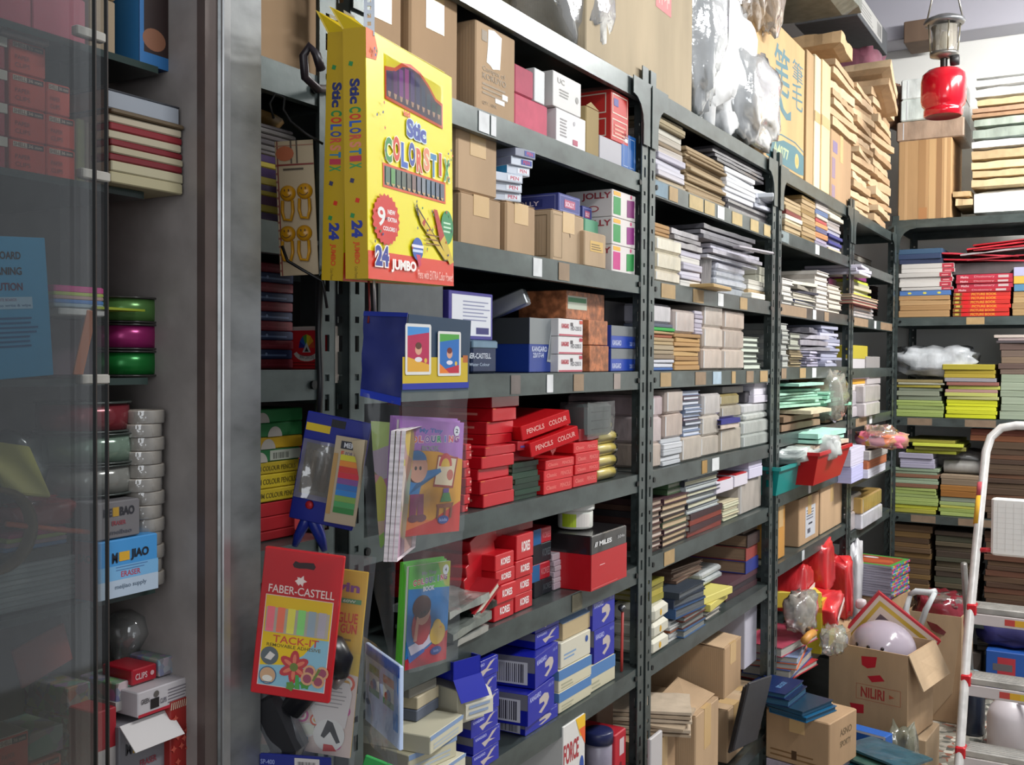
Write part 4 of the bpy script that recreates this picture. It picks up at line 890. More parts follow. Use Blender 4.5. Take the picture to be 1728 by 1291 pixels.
# black hook bracket
g = G(); a = depth(520, 75, 1.12)
g.tube([onX(566, 150, -.8165), depth(536, 150, 1.14), depth(515, 130, 1.12), depth(512, 95, 1.12), depth(522, 78, 1.12), depth(534, 92, 1.12), depth(542, 118, 1.12)], .005, M('#2a2228', .35), 10); g.build('coat_hook', label='dark purplish hook at the upper left of the yellow packs', category='hook')
# smiley clip card
H = Hang('hair_clip_card', (497, 237), (562, 233), (473, 466), 1.10, 25, .0012, F('#b9a586'), 'cream card of yellow smiley-face clips with a tartan border', 'clip card')
p = H.pr(); DRK = F('#7c2a22')
for a in (.05,): p.rect(a, 0, a+.03, 1, DRK)
p.rect(0, .815, 1, .828, DRK); p.rect(.0, .96, 1, .968, F('#a0705a'))
for a in (.40, .55): p.rect(a, .83, a+.045, 1, F('#57493a'))
for k in range(14): p.rect(0, .03+k*.06, .05, .045+k*.06, F('#8a5a4a'))
p.disc(.26, .905, .010, F('#b4603a'), 12, ry=.008); p.lines(.2, .78, .85, .805, 1, F('#4f4232'), .6); p.build('printed_card', H.o)
SM = M('#c98e10', .3); 
for i, (a, b) in enumerate(((.30, .61), (.74, .62), (.25, .31), (.68, .31))):
    cy, cz = a*H.w, b*H.h; g = G(); T = Matrix.Translation((.0, cy, cz)) @ Matrix.Rotation(pi/2, 4, 'Y')
    g.lathe([(.0001, .005), (.0055, .0045), (.0083, .002), (.0086, 0), (0, 0)], SM, 20, T)
    o = g.build('smiley_clip', H.o)
    q = Print((.0052, cy-.009, cz-.009), (0, 1, 0), (0, 0, 1), (1, 0, 0), .018, .018); D_ = F('#4a2c08')
    q.disc(.38, .64, .0007, D_, 8, ry=.0014); q.disc(.62, .64, .0007, D_, 8, ry=.0014)
    for k in range(8):
        t0, t1 = -2.7+k*.28, -2.7+(k+1)*.28; q.poly([(.5+.30*cos(t0), .52+.30*sin(t0)), (.5+.26*cos(t0), .52+.26*sin(t0)), (.5+.26*cos(t1), .52+.26*sin(t1)), (.5+.30*cos(t1), .52+.30*sin(t1))][::-1], D_)
    q.build('smile_print', o)
    g = G().tube([(.003, cy-.0055, cz-.008), (.004, cy-.006, cz-.020), (.004, cy-.004, cz-.028), (.004, cy+.003, cz-.029), (.004, cy+.0055, cz-.02), (.003, cy+.005, cz-.008)], .0018, SM, 6); g.build('clip_body', o)
# red crayon pack behind the upright
H = Hang('crayon_pack', (459, 552), (566, 550), (457, 645), 1.34, 0, .01, F('#c9beb4'), 'white-edged red crayon pack with a colour wheel, behind the black cord', 'pack')
p = H.pr(); p.rect(.015, .22, .985, .93, F('#c4232a')); p.rect(.015, .03, .985, .22, F('#1b4fa0')); 
for k, c in enumerate(['#c0502a', '#d89a2a', '#d8c02a', '#4f9a3a', '#2a5aa8', '#2a2f7e']):
    a = pi*k/6; p.poly([(.58, .62), (.58+.125*cos(a), .62+.24*sin(a)), (.58+.125*cos(a+pi/6), .62+.24*sin(a+pi/6))], F(c))
p.disc(.58, .60, .0085, F('#b9bcb8'), 3, rot=pi/2, ry=.008); p.disc(.58, .58, .004, F('#2b2b2b'), 3, rot=pi/2); 
for k in range(9):
    t0, t1 = -2.75+k*.26, -2.75+(k+1)*.26; p.poly([(.58+.22*cos(t1), .60+.22*sin(t1)), (.58+.22*cos(t0), .60+.22*sin(t0)), (.58+.17*cos(t0), .60+.13*sin(t0)), (.58+.17*cos(t1), .60+.13*sin(t1))], F('#cfc8c0'))
p.text('WAX', .47, .43, .55, .50, F('#4a4a50'), .02); p.text('CRAYONS', .56, .42, .70, .49, F('#4a4a50'), .01); p.lines(.28, .24, .95, .40, 3, F('#7a1a1c'), .35)
p.text('24 WAX', .22, .09, .46, .15, F('#a9c4e6'), .02); p.disc(.62, .13, .016, F('#a9bcd6'), 20, ry=.006); p.disc(.63, .13, .012, F('#1b4fa0'), 20, ry=.003); p.build('printed_front', H.o)
# ---- clear hanging wallet: blue flap side, picture side, clear pockets below
fold = depth(686, 600, 1.04); YWL, YWR = 12, 88
LPt = lambda x, y: onV(x, y, fold, YWL); RPt = lambda x, y: onV(x, y, fold, YWR)
wl = empty('hanging_wallet', fold, label='clear hanging pocket strip with a blue flap and two picture cards', category='wallet')
def under(o, par): o.parent = par; o.matrix_parent_inverse = par.matrix_world.inverted(); return o
bpy.context.view_layer.update()
FLM = M('#dfe4ea', .12, kind='film', d=.05, g=.0, s=14)
o = film_sheet('blue_flap', [LPt(608, 665), LPt(676, 682), LPt(688, 530), LPt(614, 527)], None, .0012, 10, M('#12206c', .45), 1); under(o, wl)
g = G().sheet([LPt(607, 668)+Vector((.002, -.002, 0)), LPt(675, 684)+Vector((.002, -.002, 0)), LPt(675, 671)+Vector((.002, -.002, 0)), LPt(608, 656)+Vector((.002, -.002, 0))], F('#1733a8', .3), .001); under(g.build('flap_hem', None), wl)
g = G().sheet([LPt(613, 533)+Vector((.0015, -.002, 0)), LPt(687, 535)+Vector((.0015, -.002, 0)), LPt(688, 528)+Vector((.0015, -.002, 0)), LPt(614, 525)+Vector((.0015, -.002, 0))], F('#142a8e', .3), .001); under(g.build('flap_hem', None), wl)
# picture panel
BL_, BR_, TR_, TL_ = RPt(678, 662), RPt(790, 658), RPt(795, 541), RPt(690, 530)
g = G().sheet([BL_, BR_, TR_, TL_], F('#2a3f55', .35), .001); pn = under(g.build('picture_panel', None), wl)
def quadpr(BL_, BR_, TR_, TL_, lift=.0006):
    u = (BR_-BL_); v = (TL_-BL_); w_ = u.length; u.normalize(); v = v-u*v.dot(u); h_ = v.length; v.normalize(); n = u.cross(v)
    return Print(BL_, u, v, n, w_, h_, lift)
p = quadpr(BL_, BR_, TR_, TL_, .0008); p.rect(0, .03, 1, .11, F('#1c2f98')); p.rect(0, .11, .98, .45, F('#c4a822')); p.rect(.9, .38, .98, .48, F('#b0602a')); p.build('printed_band', pn)
def card_art(p, a0, b0, a1, b1, sc):
    w_, h_ = a1-a0, b1-b0; q = lambda a, b: (a0+w_*a, b0+h_*b)
    p.poly([q(.03, 0), q(.97, 0), q(1, .04), q(1, .96), q(.97, 1), q(.03, 1), q(0, .96), q(0, .04)], F('#d8d6d2'))
    def r(x0, y0, x1, y1, c): p.rect(*q(x0, y0), *q(x1, y1), F(c))
    if sc == 0: r(.08, .06, .92, .94, '#b0204e'); p.poly([q(.08, .94), q(.08, .76), q(.92, .84), q(.92, .94)], F('#3a86c8')); p.poly([q(.08, .06), q(.92, .06), q(.92, .2), q(.08, .35)], F('#d8a030')); hc = '#5a3424'
    else: r(.08, .06, .92, .94, '#1c66b0'); p.poly([q(.08, .94), q(.08, .76), q(.92, .84), q(.92, .94)], F('#4a9a3a')); p.poly([q(.08, .06), q(.92, .06), q(.92, .25), q(.08, .12)], F('#b8203a')); p.poly([q(.08, .06), q(.5, .06), q(.08, .28)], F('#e07a26')); hc = '#6a2420'
    p.disc(*q(.5, .5), h_*.11*p.h, F('#d09a80'), 16); p.disc(*q(.5, .57), h_*.10*p.h, F(hc), 16, ry=h_*.07*p.h); p.disc(*q(.5, .30), h_*.12*p.h, F('#dcd6dc'), 14, ry=h_*.05*p.h); p.disc(*q(.78, .28), h_*.05*p.h, F('#d8b040'), 10)
for a0, b0, a1, b1, sc_ in ((.03, .22, .40, .88, 0), (.50, .20, .86, .80, 1)):
    g = G(); A = quadpr(BL_, BR_, TR_, TL_, .0015); card_art(A, a0, b0, a1, b1, sc_); c = A.build('picture_card', pn)
# clear sheets
under(film_sheet('clear_pocket', [LPt(622, 960), LPt(662, 1130), LPt(677, 680), LPt(609, 660)], None, .003, 10, FLM, 3), wl)
under(film_sheet('clear_pocket', [RPt(678, 905), RPt(782, 895), RPt(790, 660), RPt(678, 664)], None, .002, 10, FLM, 5), wl)
under(film_sheet('clear_pocket', [RPt(690, 1136), RPt(772, 1112), RPt(782, 895), RPt(678, 905)], None, .003, 10, FLM, 7), wl)
# colouring books
def kidbook(TL, TR, BR, BL, shift, lab, n_, top, mid, low, art):
    pt = fold+Vector((-.006-shift, .01, 0)); P0, P1, P3 = onV(*BL, pt, YWR), onV(*BR, pt, YWR), onV(*TL, pt, YWR)
    u = (P1-P0).normalized(); v = P3-P0; v = v-u*v.dot(u); w_ = (P1-P0).length; h_ = v.length
    g = G().box(-.003, -.0004, 0, w_, 0, h_, F('#d9d2cc')).box(-.0004, 0, 0, w_, 0, h_, F(top)).box(-.0034, -.003, 0, w_, 0, h_, F(top)); o = g.build('colouring_book', label=lab, category='book', group=None); pose(o, P0, u, v)
    for k in (1, 2):
        G().box(-.0035*k-.0034, -.0035*k, -.001*k, w_-.002, 0, h_+.002*k, F(top)).build('inner_booklet', o)
    p = Print((0, 0, 0), (0, 1, 0), (0, 0, 1), (1, 0, 0), w_, h_, .0004)
    if art == 0:
        p.rect(0, 0, 1, 1, F(mid)); p.poly([(0, .70), (.3, .74), (.6, .73), (1, .66), (1, 1), (0, 1)], F(top)); p.poly([(0, 0), (1, 0), (1, .28), (.55, .12), (0, .05)], F(low)); p.poly([(0, .02), (.55, .12), (.15, .17), (0, .18)], F('#d8702a'))
    else:
        p.rect(0, 0, 1, 1, F(mid)); p.poly([(0, .78), (1, .74), (1, 1), (0, 1)], F(top)); p.poly([(.68, 1), (1, 1), (1, .74), (.88, .76)], F('#a8b030')); p.poly([(0, 0), (1, 0), (1, .30), (.5, .16), (0, .10)], F(low)); 
    p.text('My Tiny', .30, .885, .66, .935, F('#3c64a8' if art == 0 else '#8a8f98'), .04)
    for i, ch in enumerate('COLOURING'): iw = .025 if ch == 'I' else 0; p.text(ch, .10+i*.093+iw, .80+.002*i, .182+i*.093-iw, .865+.002*i, F('#e9dfd4'), .12); p.text(ch, .105+i*.093+iw, .803+.002*i, .178+i*.093-iw, .862+.002*i, F(['#c8364a', '#d86a2a', '#c8507a', '#7a4aa8', '#3a3a8c', '#2f9a6a', '#3a6ac0', '#c83a5a', '#8a3a8c'][i]), .05)
    p.text('BOOK', .34, .735, .62, .785, F('#8c8894' if art == 0 else '#c9ccd8'), .05); p.disc(.88, .92, .0055, F('#d9dce4'), 16); p.text(str(n_), .86, .90, .905, .94, F('#3a3a4a'), .03)
    SKIN, HAIR, BLU = F('#d39a82'), F('#4a2822'), F('#2a78b8')
    if art == 0:    # child painting at an easel
        p.poly([(.54, .42), (.86, .40), (.92, .68), (.60, .70)], F('#9c3a2c')); p.poly([(.56, .44), (.84, .42), (.895, .665), (.61, .685)], F('#e0d2b4')); p.disc(.72, .60, .012, F('#c23a3a'), 16, a0=0, a1=pi, ry=.014); p.disc(.72, .595, .008, F('#e0b83a'), 16, a0=0, a1=pi, ry=.009); p.disc(.80, .52, .006, F('#c06a5a'), 10)
        p.poly([(.16, .50), (.38, .47), (.66, .55), (.64, .58), (.40, .56), (.33, .36), (.18, .36)], BLU); p.poly([(.20, .36), (.40, .36), (.41, .16), (.32, .16), (.31, .28), (.29, .16), (.20, .16)], F('#8c1c5c')); p.disc(.26, .15, .009, F('#6a2a3a'), 12, ry=.004); p.disc(.38, .15, .009, F('#6a2a3a'), 12, ry=.004)
        p.disc(.27, .60, .019, HAIR, 20, ry=.017); p.disc(.30, .585, .016, SKIN, 20, ry=.015); p.disc(.27, .655, .017, BLU, 16, ry=.010, a0=0, a1=pi); p.disc(.33, .585, .0022, F('#2a1a1a'), 8); p.disc(.26, .585, .0022, F('#2a1a1a'), 8)
        p.poly([(.60, .26), (.88, .27), (.86, .23), (.62, .225)], F('#8a4a24')); 
        for a in (.62, .73, .83): p.poly([(a, .225), (a+.03, .225), (a+.02, .13), (a-.01, .13)], F('#7a3e1e'))
        p.poly([(.66, .28), (.84, .28), (.80, .36), (.70, .36)], F('#3f8a4a')); p.rect(.70, .36, .79, .40, F('#6a4a9a'))
    else:           # child writing, small yellow bird
        p.poly([(.15, .10), (.62, .22), (.56, .30), (.05, .22)], F('#d6cfe0')); p.poly([(.10, .06), (.45, .14), (.40, .17), (.05, .12)], F('#2f5fb8')); p.disc(.34, .40, .017, F('#b03038'), 14, ry=.02); p.disc(.36, .53, .013, SKIN, 20); p.disc(.33, .59, .016, HAIR, 20, ry=.012); p.disc(.24, .55, .006, HAIR, 14, ry=.010)
        p.disc(.40, .53, .002, F('#2a1a1a'), 8); p.disc(.32, .52, .002, F('#2a1a1a'), 8); p.poly([(.22, .50), (.28, .48), (.24, .26), (.16, .26)], SKIN); p.disc(.72, .36, .008, F('#d8b030'), 12); p.disc(.74, .29, .014, F('#d8b030'), 14, ry=.012); p.poly([(.78, .36), (.84, .35), (.79, .33)], F('#d87a2a'))
    p.disc(.72, .12, .010, F('#22408c'), 18, ry=.0045); p.text('kids', .66, .105, .78, .135, F('#8ea4d8'), .02)
    p.build('printed_cover', o); return o
kidbook((672, 708), (780, 702), (774, 896), (664, 908), .004, 'purple and orange colouring book with a child painting, number 2', 2, '#a06ab4', '#cf9418', '#c22a1e', 0)
kidbook((668, 960), (777, 940), (752, 1112), (682, 1132), .006, 'green and blue colouring book with a child writing, number 4', 4, '#5ab438', '#1470b4', '#b81c34', 1)
# booklets edge-on in the left pocket
for i in range(3):
    c = ['#6a9a4a', '#c8a03a', '#b85a4a'][i]; fo = Vector((.02, -.035, 0)); pq = fold+Vector((.0, -.035, 0)); top_ = onV(660+9*i, 727, pq, YWL); bot = onV(647+8*i, 948, pq, YWL); d_ = 0
    g = G(); e = Vector((.0040, .0015, 0)); f2 = Vector((-.042, .10, 0))*.75
    V = [bot, bot+e, top_+e, top_]; W_ = [v+f2 for v in V]; g.add(V+W_, [[0, 1, 2, 3], [4, 7, 6, 5], [0, 4, 5, 1], [2, 6, 7, 3]], pages('#e8dfe2', 300)).add([V[0]+Vector((-.0004, 0, 0)), V[3]+Vector((-.0004, 0, 0)), W_[3]+Vector((-.0004, 0, 0)), W_[0]+Vector((-.0004, 0, 0))], [[0, 3, 2, 1]], M(c, .4, kind='multi', s=30, a=.4))
    g.build('booklet', label=f'thin booklet seen edge-on in the clear pocket, {("left","middle","right")[i]} of three', category='booklet', group='three booklets seen edge-on')
# flat booklet with bright cover showing through the left pocket
g = G(); a_, b_, c_, d_ = LPt(618, 712), LPt(660, 716), LPt(655, 905), LPt(634, 935); off = Vector((-.01, .02, 0))
o = film_sheet('booklet', [d_+off, c_+off, b_+off, a_+off], None, .001, 4, M('#a8743c', .4, kind='multi', s=28, a=.45), 4, label='bright-covered booklet inside the left clear pocket, orange and green', category='booklet')
# blue blister pack of scissors with a colour swatch card
H = Hang('scissors_pack', (505, 690), (612, 712), (487, 873), 1.09, 22, .004, F('#101f86', .4), 'blue blister card with a clear bubble and a yellow label', 'blister pack')
p = H.pr(); p.rect(.02, .83, .40, .90, F('#d8b81e')); p.rect(.08, .25, .55, .72, F('#2c2a2e', .3)); p.rect(.40, .90, .62, .97, F('#15151a')); p.build('printed_card', H.o)
for k in range(4):
    g = G().tube([(.003, H.w*(.14+.1*k), H.h*.3), (.004, H.w*(.15+.1*k), H.h*.66)], .0035, M(['#57504a', '#6a5a48', '#4a4c50', '#5f4f44'][k], .3, .3), 8); g.build('crayon_stick', H.o)
g = G(); V = []
film_sheet('clear_bubble', [(.009, H.w*.06, H.h*.22), (.009, H.w*.58, H.h*.22), (.009, H.w*.58, H.h*.76), (.009, H.w*.06, H.h*.76)], H.o, .002, 8, M('#a9a49c', .1, kind='film', d=.35, g=.1, s=30), 5)
H2 = Hang('swatch_card', (560, 733), (613, 742), (546, 880), 1.07, 22, .0012, F('#b3a288'), 'cream card of rainbow colour strips in front of the blue blister card', 'card', mk_box=True)
p = H2.pr(); cs = ['#c8c02e', '#d8822e', '#c8322a', '#c8283a', '#7a4a8c', '#2a68ae', '#2a7ac0', '#7aa04a', '#4a9a5a', '#2f7f3c']
p.rect(.2, .86, .92, .95, F('#26262e')); p.text('MEMO', .3, .875, .8, .935, F('#cfcfd4'), .03); p.text('FOR CAR', .38, .79, .88, .83, F('#5a4a6a'), .01); p.text('F', .24, .785, .33, .835, F('#c84a2a'), .03)
for i, c in enumerate(cs): p.rect(.24, .73-i*.067, .90, .795-i*.067, F(c))
p.rect(.02, .1, .16, .8, F('#b08a52')); p.build('printed_strips', H2.o)
film_sheet('curled_corner', [(.002, H2.w*.75, H2.h*.75), (.004, H2.w*1.02, H2.h*.45), (.012, H2.w*1.02, H2.h*1.02), (.014, H2.w*.62, H2.h*.98)], H2.o, .001, 4, F('#c4b394'), 3)
# dark blue scissors hanging below
g = G(); SB = M('#152a8c', .35); dd = 1.10
o = empty('scissors', depth(520, 880, dd), label='dark blue plastic scissors hanging open above the red putty pack', category='scissors'); bpy.context.view_layer.update()
under(G().tube(W([(523, 862), (513, 885), (503, 905), (497, 922)], dd), [.006, .006, .005, .003], SB, 8).build('handle', None), o)
under(G().tube(W([(520, 858), (530, 882), (540, 905), (548, 930)], dd), [.006, .007, .006, .003], SB, 8).build('handle', None), o)
under(G().lathe([(0, .002), (.004, .002), (.005, -.001), (0, -.001)], F('#b8242e'), 12, Matrix.Translation(depth(522, 852, dd-.01)) @ Matrix.Rotation(pi/2, 4, 'X')).build('pivot', None), o)
# red pack of removable adhesive
H = Hang('putty_pack', (462, 924), (596, 942), (422, 1168), .96, 24, .006, F('#c0151f', .35), 'red hanging pack of coloured adhesive putty with a flower picture', 'pack')
p = H.pr(); p.poly([(.37, .905), (.40, .93), (.45, .922), (.55, .928), (.63, .93), (.66, .905), (.64, .885), (.55, .888), (.45, .882), (.39, .886)], F('#2a0c10'))
W2 = F('#ecd9d2'); p.disc(.5, .80, .0055, W2, 10, star=.5); p.disc(.47, .795, .004, W2, 8, star=.4); p.text('FABER-CASTELL', .10, .70, .93, .755, W2, .01, slope=0)
p.frame(.075, .065, .93, .685, .0008, F('#e6c9c0')); p.rect(.085, .07, .92, .68, F('#e2bb16')); p.poly([(.085, .07), (.92, .07), (.92, .42), (.78, .42), (.62, .30), (.40, .22), (.085, .20)], F('#86b4c6'))
p.rect(.10, .43, .90, .60, F('#b3a99a'))
for i, c in enumerate(['#f07a86', '#f07a5e', '#e6dc5a', '#8ed67a', '#9aa8b4', '#b4aab4']): p.rect(.115+i*.13, .435, .21+i*.13, .605, F(c, .5))
p.text('TACK-IT', .22, .365, .80, .415, F('#c84a3a'), .01); p.text('REMOVABLE ADHESIVE', .15, .335, .83, .358, F('#6a5a1e'), .01)
p.disc(.20, .27, .0085, F('#5d6468'), 20); p.poly([(.14, .25), (.22, .24), (.27, .28), (.20, .30)], F('#d8cfc8')); p.disc(.20, .135, .0085, F('#3f6a8c'), 20); p.disc(.20, .135, .0075, F('#c9a07a'), 20); p.disc(.20, .115, .005, F('#e0dcd0'), 12, ry=.003); p.lines(.12, .085, .3, .1, 1, F('#4a6a8a'))
for k in range(6):
    a = k*pi/3+pi/6; p.disc(.52+.085*cos(a), .215+.052*sin(a), .0085, F('#b83a40'), 14, ry=.0045, rot=a); 
for k in range(6):
    a = k*pi/3+pi/6; p.disc(.52+.085*cos(a), .215+.052*sin(a), .005, F('#d8745a'), 10, ry=.0018, rot=a)
p.disc(.52, .215, .004, F('#6a7a3a'), 12); p.poly([(.55, .165), (.59, .165), (.62, .07), (.56, .07)], F('#4a9a4a')); p.disc(.68, .115, .006, F('#4a8a3a'), 12, star=.3); p.disc(.5, .085, .005, F('#5a8a3a'), 10, star=.3)
for a, b in ((.72, .20), (.70, .15), (.88, .20), (.84, .14)): p.disc(a, b, .0062, F('#cf9a72'), 12); p.disc(a, b, .0042, F('#96485c'), 10)
p.poly([(.76, .14), (.79, .14), (.86, .22), (.83, .23)], F('#6a7a3a'))
p.build('printed_front', H.o)
film_sheet('loose_wrap', [(.003, -.004, H.h*.45), (.003, H.w*1.0, H.h*.5), (.003, H.w*1.02, H.h*1.04), (.003, -.006, H.h*1.04)], H.o, .0015, 6, M('#e8ecf0', .1, kind='film', d=.0, g=.0, s=20), 2)
# glue gun blister
H = Hang('glue_gun_pack', (470, 945), (622, 966), (440, 1255), 1.02, 22, .002, F('#d6a81a'), 'tall yellow card blister pack holding a black glue gun', 'blister pack')
p = H.pr(); p.rect(0, 0, 1, .52, F('#d9c2b8')); p.poly([(0, .52), (1, .44), (1, .56), (0, .56)], F('#dcb424'))
for i in range(30):
    a, b, r = rnd.uniform(.1, .9), rnd.uniform(.05, .44), rnd.uniform(.005, .0085)
    for q_, c in ((1, rnd.choice(['#c83a8a', '#3a8ac0', '#d8502a', '#e0c02a', '#4aa04a', '#e0dcd8'])), (.7, '#e6dcd0'), (.42, rnd.choice(['#c8407a', '#2f78b8', '#d8a02a']))): p.disc(a, b, r*q_, F(c), 18)
p.poly([(.50, .40), (.55, .42), (.92, .40), (.96, .34), (.92, .16), (.75, .12), (.60, .16), (.52, .24)], F('#ddd3cf')); p.lines(.56, .26, .90, .385, 6, F('#a29a98'), .3); p.rect(.30, .10, .58, .15, F('#d6d6c4')); p.disc(.75, .11, .016, F('#e2ddd8'), 20); p.poly([(.66, .10), (.72, .19), (.78, .18), (.88, .08), (.84, .07), (.76, .13), (.70, .09)], F('#26221f')); p.poly([(.70, .02), (.85, .03), (.8, .06), (.7, .06)], F('#c83228'))
p.text('win', .60, .885, .93, .935, F('#7a3a8c'), .04); p.rect(.70, .825, .96, .85, F('#3a8c5a')); p.text('60W', .76, .83, .9, .845, F('#cfe0cf')); p.text('GLUE', .72, .72, .94, .775, F('#c8361c'), .02); p.text('GUN', .76, .665, .94, .715, F('#c8361c'), .03); p.lines(.74, .625, .93, .65, 1, F('#7a641a'))
p.build('printed_card', H.o); MB = M('#17171b', .3); w_, h_ = H.w, H.h
g = G(); g.tube([(.014, w_*.60, h_*.62), (.018, w_*.72, h_*.60), (.018, w_*.83, h_*.53), (.016, w_*.86, h_*.46)], [.012, .016, .015, .008], MB, 14); gun = g.build('gun_body', H.o)
G().tube([(.018, w_*.70, h_*.585), (.016, w_*.62, h_*.43), (.016, w_*.36, h_*.25)], [.014, .013, .013], MB, 12).build('gun_grip', gun)
G().box(.004, .030, -.017, .017, -.035, .035, MB, Matrix.Translation((0, w_*.25, h_*.16)) @ Matrix.Rotation(.55, 4, 'X'), bev=.007).build('gun_foot', gun)
G().tube([(.016, w_*.86, h_*.46), (.014, w_*.80, h_*.39)], [.006, .003], M('#9a8f88', .3, .4), 10).build('nozzle', gun)
film_sheet('clear_cover', [(.034, -.004, -.012), (.02, w_*1.10, -.012), (.012, w_*1.10, h_*1.10), (.012, -.004, h_*1.08)], H.o, .003, 10, M('#d4d8e0', .1, kind='film', d=.08, g=.02, s=10), 6)
# small picture packs
def picpack(TL, TR, BL, d, yaw, lab, n_):
    H = Hang('picture_pack', TL, TR, BL, d, yaw, .004, F('#c4d4f0'), lab, 'picture pack', pt=None)
    p = H.pr(); p.rect(0, .86, 1, 1, F('#1c4fae')); p.rect(.84, .2, .97, .86, F('#4f92d8'))
    for i in range(n_):
        a = .14+i*.42; p.rect(a, .42, a+.30, .78, F('#d6d8c8')); p.rect(a, .68, a+.30, .78, F(['#7a9a4a', '#d8883a'][i % 2])); p.disc(a+.15, .55, .006, F('#5a6a9a'), 12); p.rect(a, .42, a+.30, .50, F('#4a8a4a')); p.disc(a+.08, .53, .004, F('#a8503a'), 10)
    p.disc(.10, .28, .005, F('#23407c'), 14, ry=.003); p.build('printed_front', H.o)
    film_sheet('clear_pouch', [(.003, -.004, -.012), (.003, H.w+.006, -.02), (.003, H.w+.006, H.h+.006), (.003, -.004, H.h+.008)], H.o, .002, 8, M('#dfe4ec', .1, kind='film', d=.12, g=.06, s=25), n_)
picpack((628, 1092), (688, 1135), (616, 1215), 1.00, -32, 'pale blue picture pack in a clear pouch, right of the glue gun pack', 2)
picpack((406, 1036), (448, 1042), (404, 1148), 1.13, 15, 'pale blue picture pack half hidden left of the red putty pack', 1)
H = Hang('barcode_pack', (440, 1272), (560, 1280), (438, 1330), .99, 20, .004, F('#17247a'), 'dark blue pack with a barcode sticker at the bottom edge', 'pack'); p = H.pr(); p.text('SP-400', .02, .72, .22, .86, F('#8a94c8'), .02); p.rect(.5, .1, .85, .95, F('#c6bfbc')); p.bars(.54, .2, .80, .85, 18, F('#4a4446')); p.build('printed_front', H.o)
H = Hang('green_pack', (600, 1268), (660, 1292), (596, 1340), 1.03, 20, .004, F('#2f9a4a'), 'green and red pack at the bottom edge under the picture pack', 'pack'); p = H.pr(); p.poly([(.3, .6), (1, .5), (1, .9), (.5, .95)], F('#a8403c')); p.build('printed_front', H.o)
# bunch of hooks at the near upright
# ================================================================ leftmost rack piece between cabinet and hanging goods
def z00(i): return ZB[0][i]+.0006
X0 = -.86
b = carton(400, 540, 0, z00(1), 'dark brown carton at the far left under the top edge', 0, D=.14, X=X0, h=.16)
b = carton(400, 470, 0, z00(1)+.0, 'second brown carton behind the first at the upper left', 2, D=.12, X=-1.02, h=.17)
q = ST(408, 500, 0, z00(2), 5, 'box', ['#a9973a', '#9e8f3c'], 'yellow and purple folder', 'of the pile beside the smiley clip card', 'folder', D=.2, X=X0, name='folder', top=z00(2)+.082, deco=lambda b, i: (lambda p: (p.rect(.3, .45, 1, 1, F('#3a2450' if i != 1 else '#4a2248')), p.build('printed_edge', b.o)))(b.pr()), jit=.001)
q2 = ST(408, 498, 0, tz(q), 6, 'ream', ['#6d6666', '#75706e', '#625c5e'], 'grey paper pad', 'above the yellow and purple folders', 'pad', D=.2, X=X0, top=tz(q)+.036, name='paper_pad', jit=.002)
g = G().lathe([(0, 0), (.05, 0), (.075, .006), (.085, .016), (.07, .022), (0, .024)], M('#8a6a3a', .4), 24); o = g.build('tape_roll', label='brownish yellow roll lying on the grey pads', category='roll'); o.location = (-.95, onX(452, 180, -.86).y, tz(q2))
q = ST(402, 496, 0, z00(3), 11, 'box', ['#6a1220', '#17264a'], 'red or blue slim box', 'of the pile left of the crayon pack', 'box', D=.16, X=-.88, name='slim_box', top=z00(3)+.128, jit=.001, rj=.004, var=.05,
       deco=lambda b, i: (lambda p: (p.lines(.05, .3, .95, .7, 1, F('#5a6a8c' if i % 2 else '#7a2430'), .5, .1), p.disc(.5, .5, .002, F('#7f8fae' if i % 2 else '#7a2430')), p.build('printed_edge', b.o)))(b.pr()))
q = ST(402, 512, 0, z00(4)+.046, 7, 'box', ['#a89214', '#b09a16', '#a08a14', '#1e6434', '#b8920f', '#1d6a34', '#1f7038'], 'green or yellow box', 'of the pile beside the blue blister card', 'box', D=.16, X=X0, name='pencil_box', top=z00(4)+.156, jit=.002, rj=.01, var=.12,
       deco=lambda b, i: (lambda p: (p.disc(.35+.1*(i % 3), 0, .012, F('#a9a39a'), 16, a0=0, a1=pi) if i > 2 else p.text('PREMIUM COLOUR PENCILS', .1, .3, .9, .7, F('#5c5010'), .01), (p.rect(.5, .1, 1, .9, F('#a6aa9c')), p.bars(.55, .2, .8, .7, 12, F('#4a4c44'))) if i == 3 else None, p.build('printed_front', b.o)))(b.pr()))
q = ST(402, 500, 0, z00(4), 3, 'box', ['#9c0d18', '#a80f1b'], 'deep red flat box', 'under the yellow pencil boxes', 'box', D=.16, X=X0, name='flat_box', top=z00(4)+.045, jit=.002, rj=.01)
ST(498, 586, 0, z00(4), 2, 'box', ['#9c0d18', '#b01420'], 'small red box', 'behind the near upright', 'box', D=.14, X=-.88, name='red_box', top=z00(4)+.10)
bx('dark_box', 402, 520, 0, z00(5), M('#1c2030', .6), 'dark bluish box low in the shade at the left', 'box', D=.2, X=-.88, h=.10)
ST(402, 560, 0, z00(6), 4, 'box', ['#1a2238', '#2a2a34'], 'dark file', 'at the bottom left in the shade', 'file', D=.2, X=-.88, top=z00(6)+.2, name='file_box')
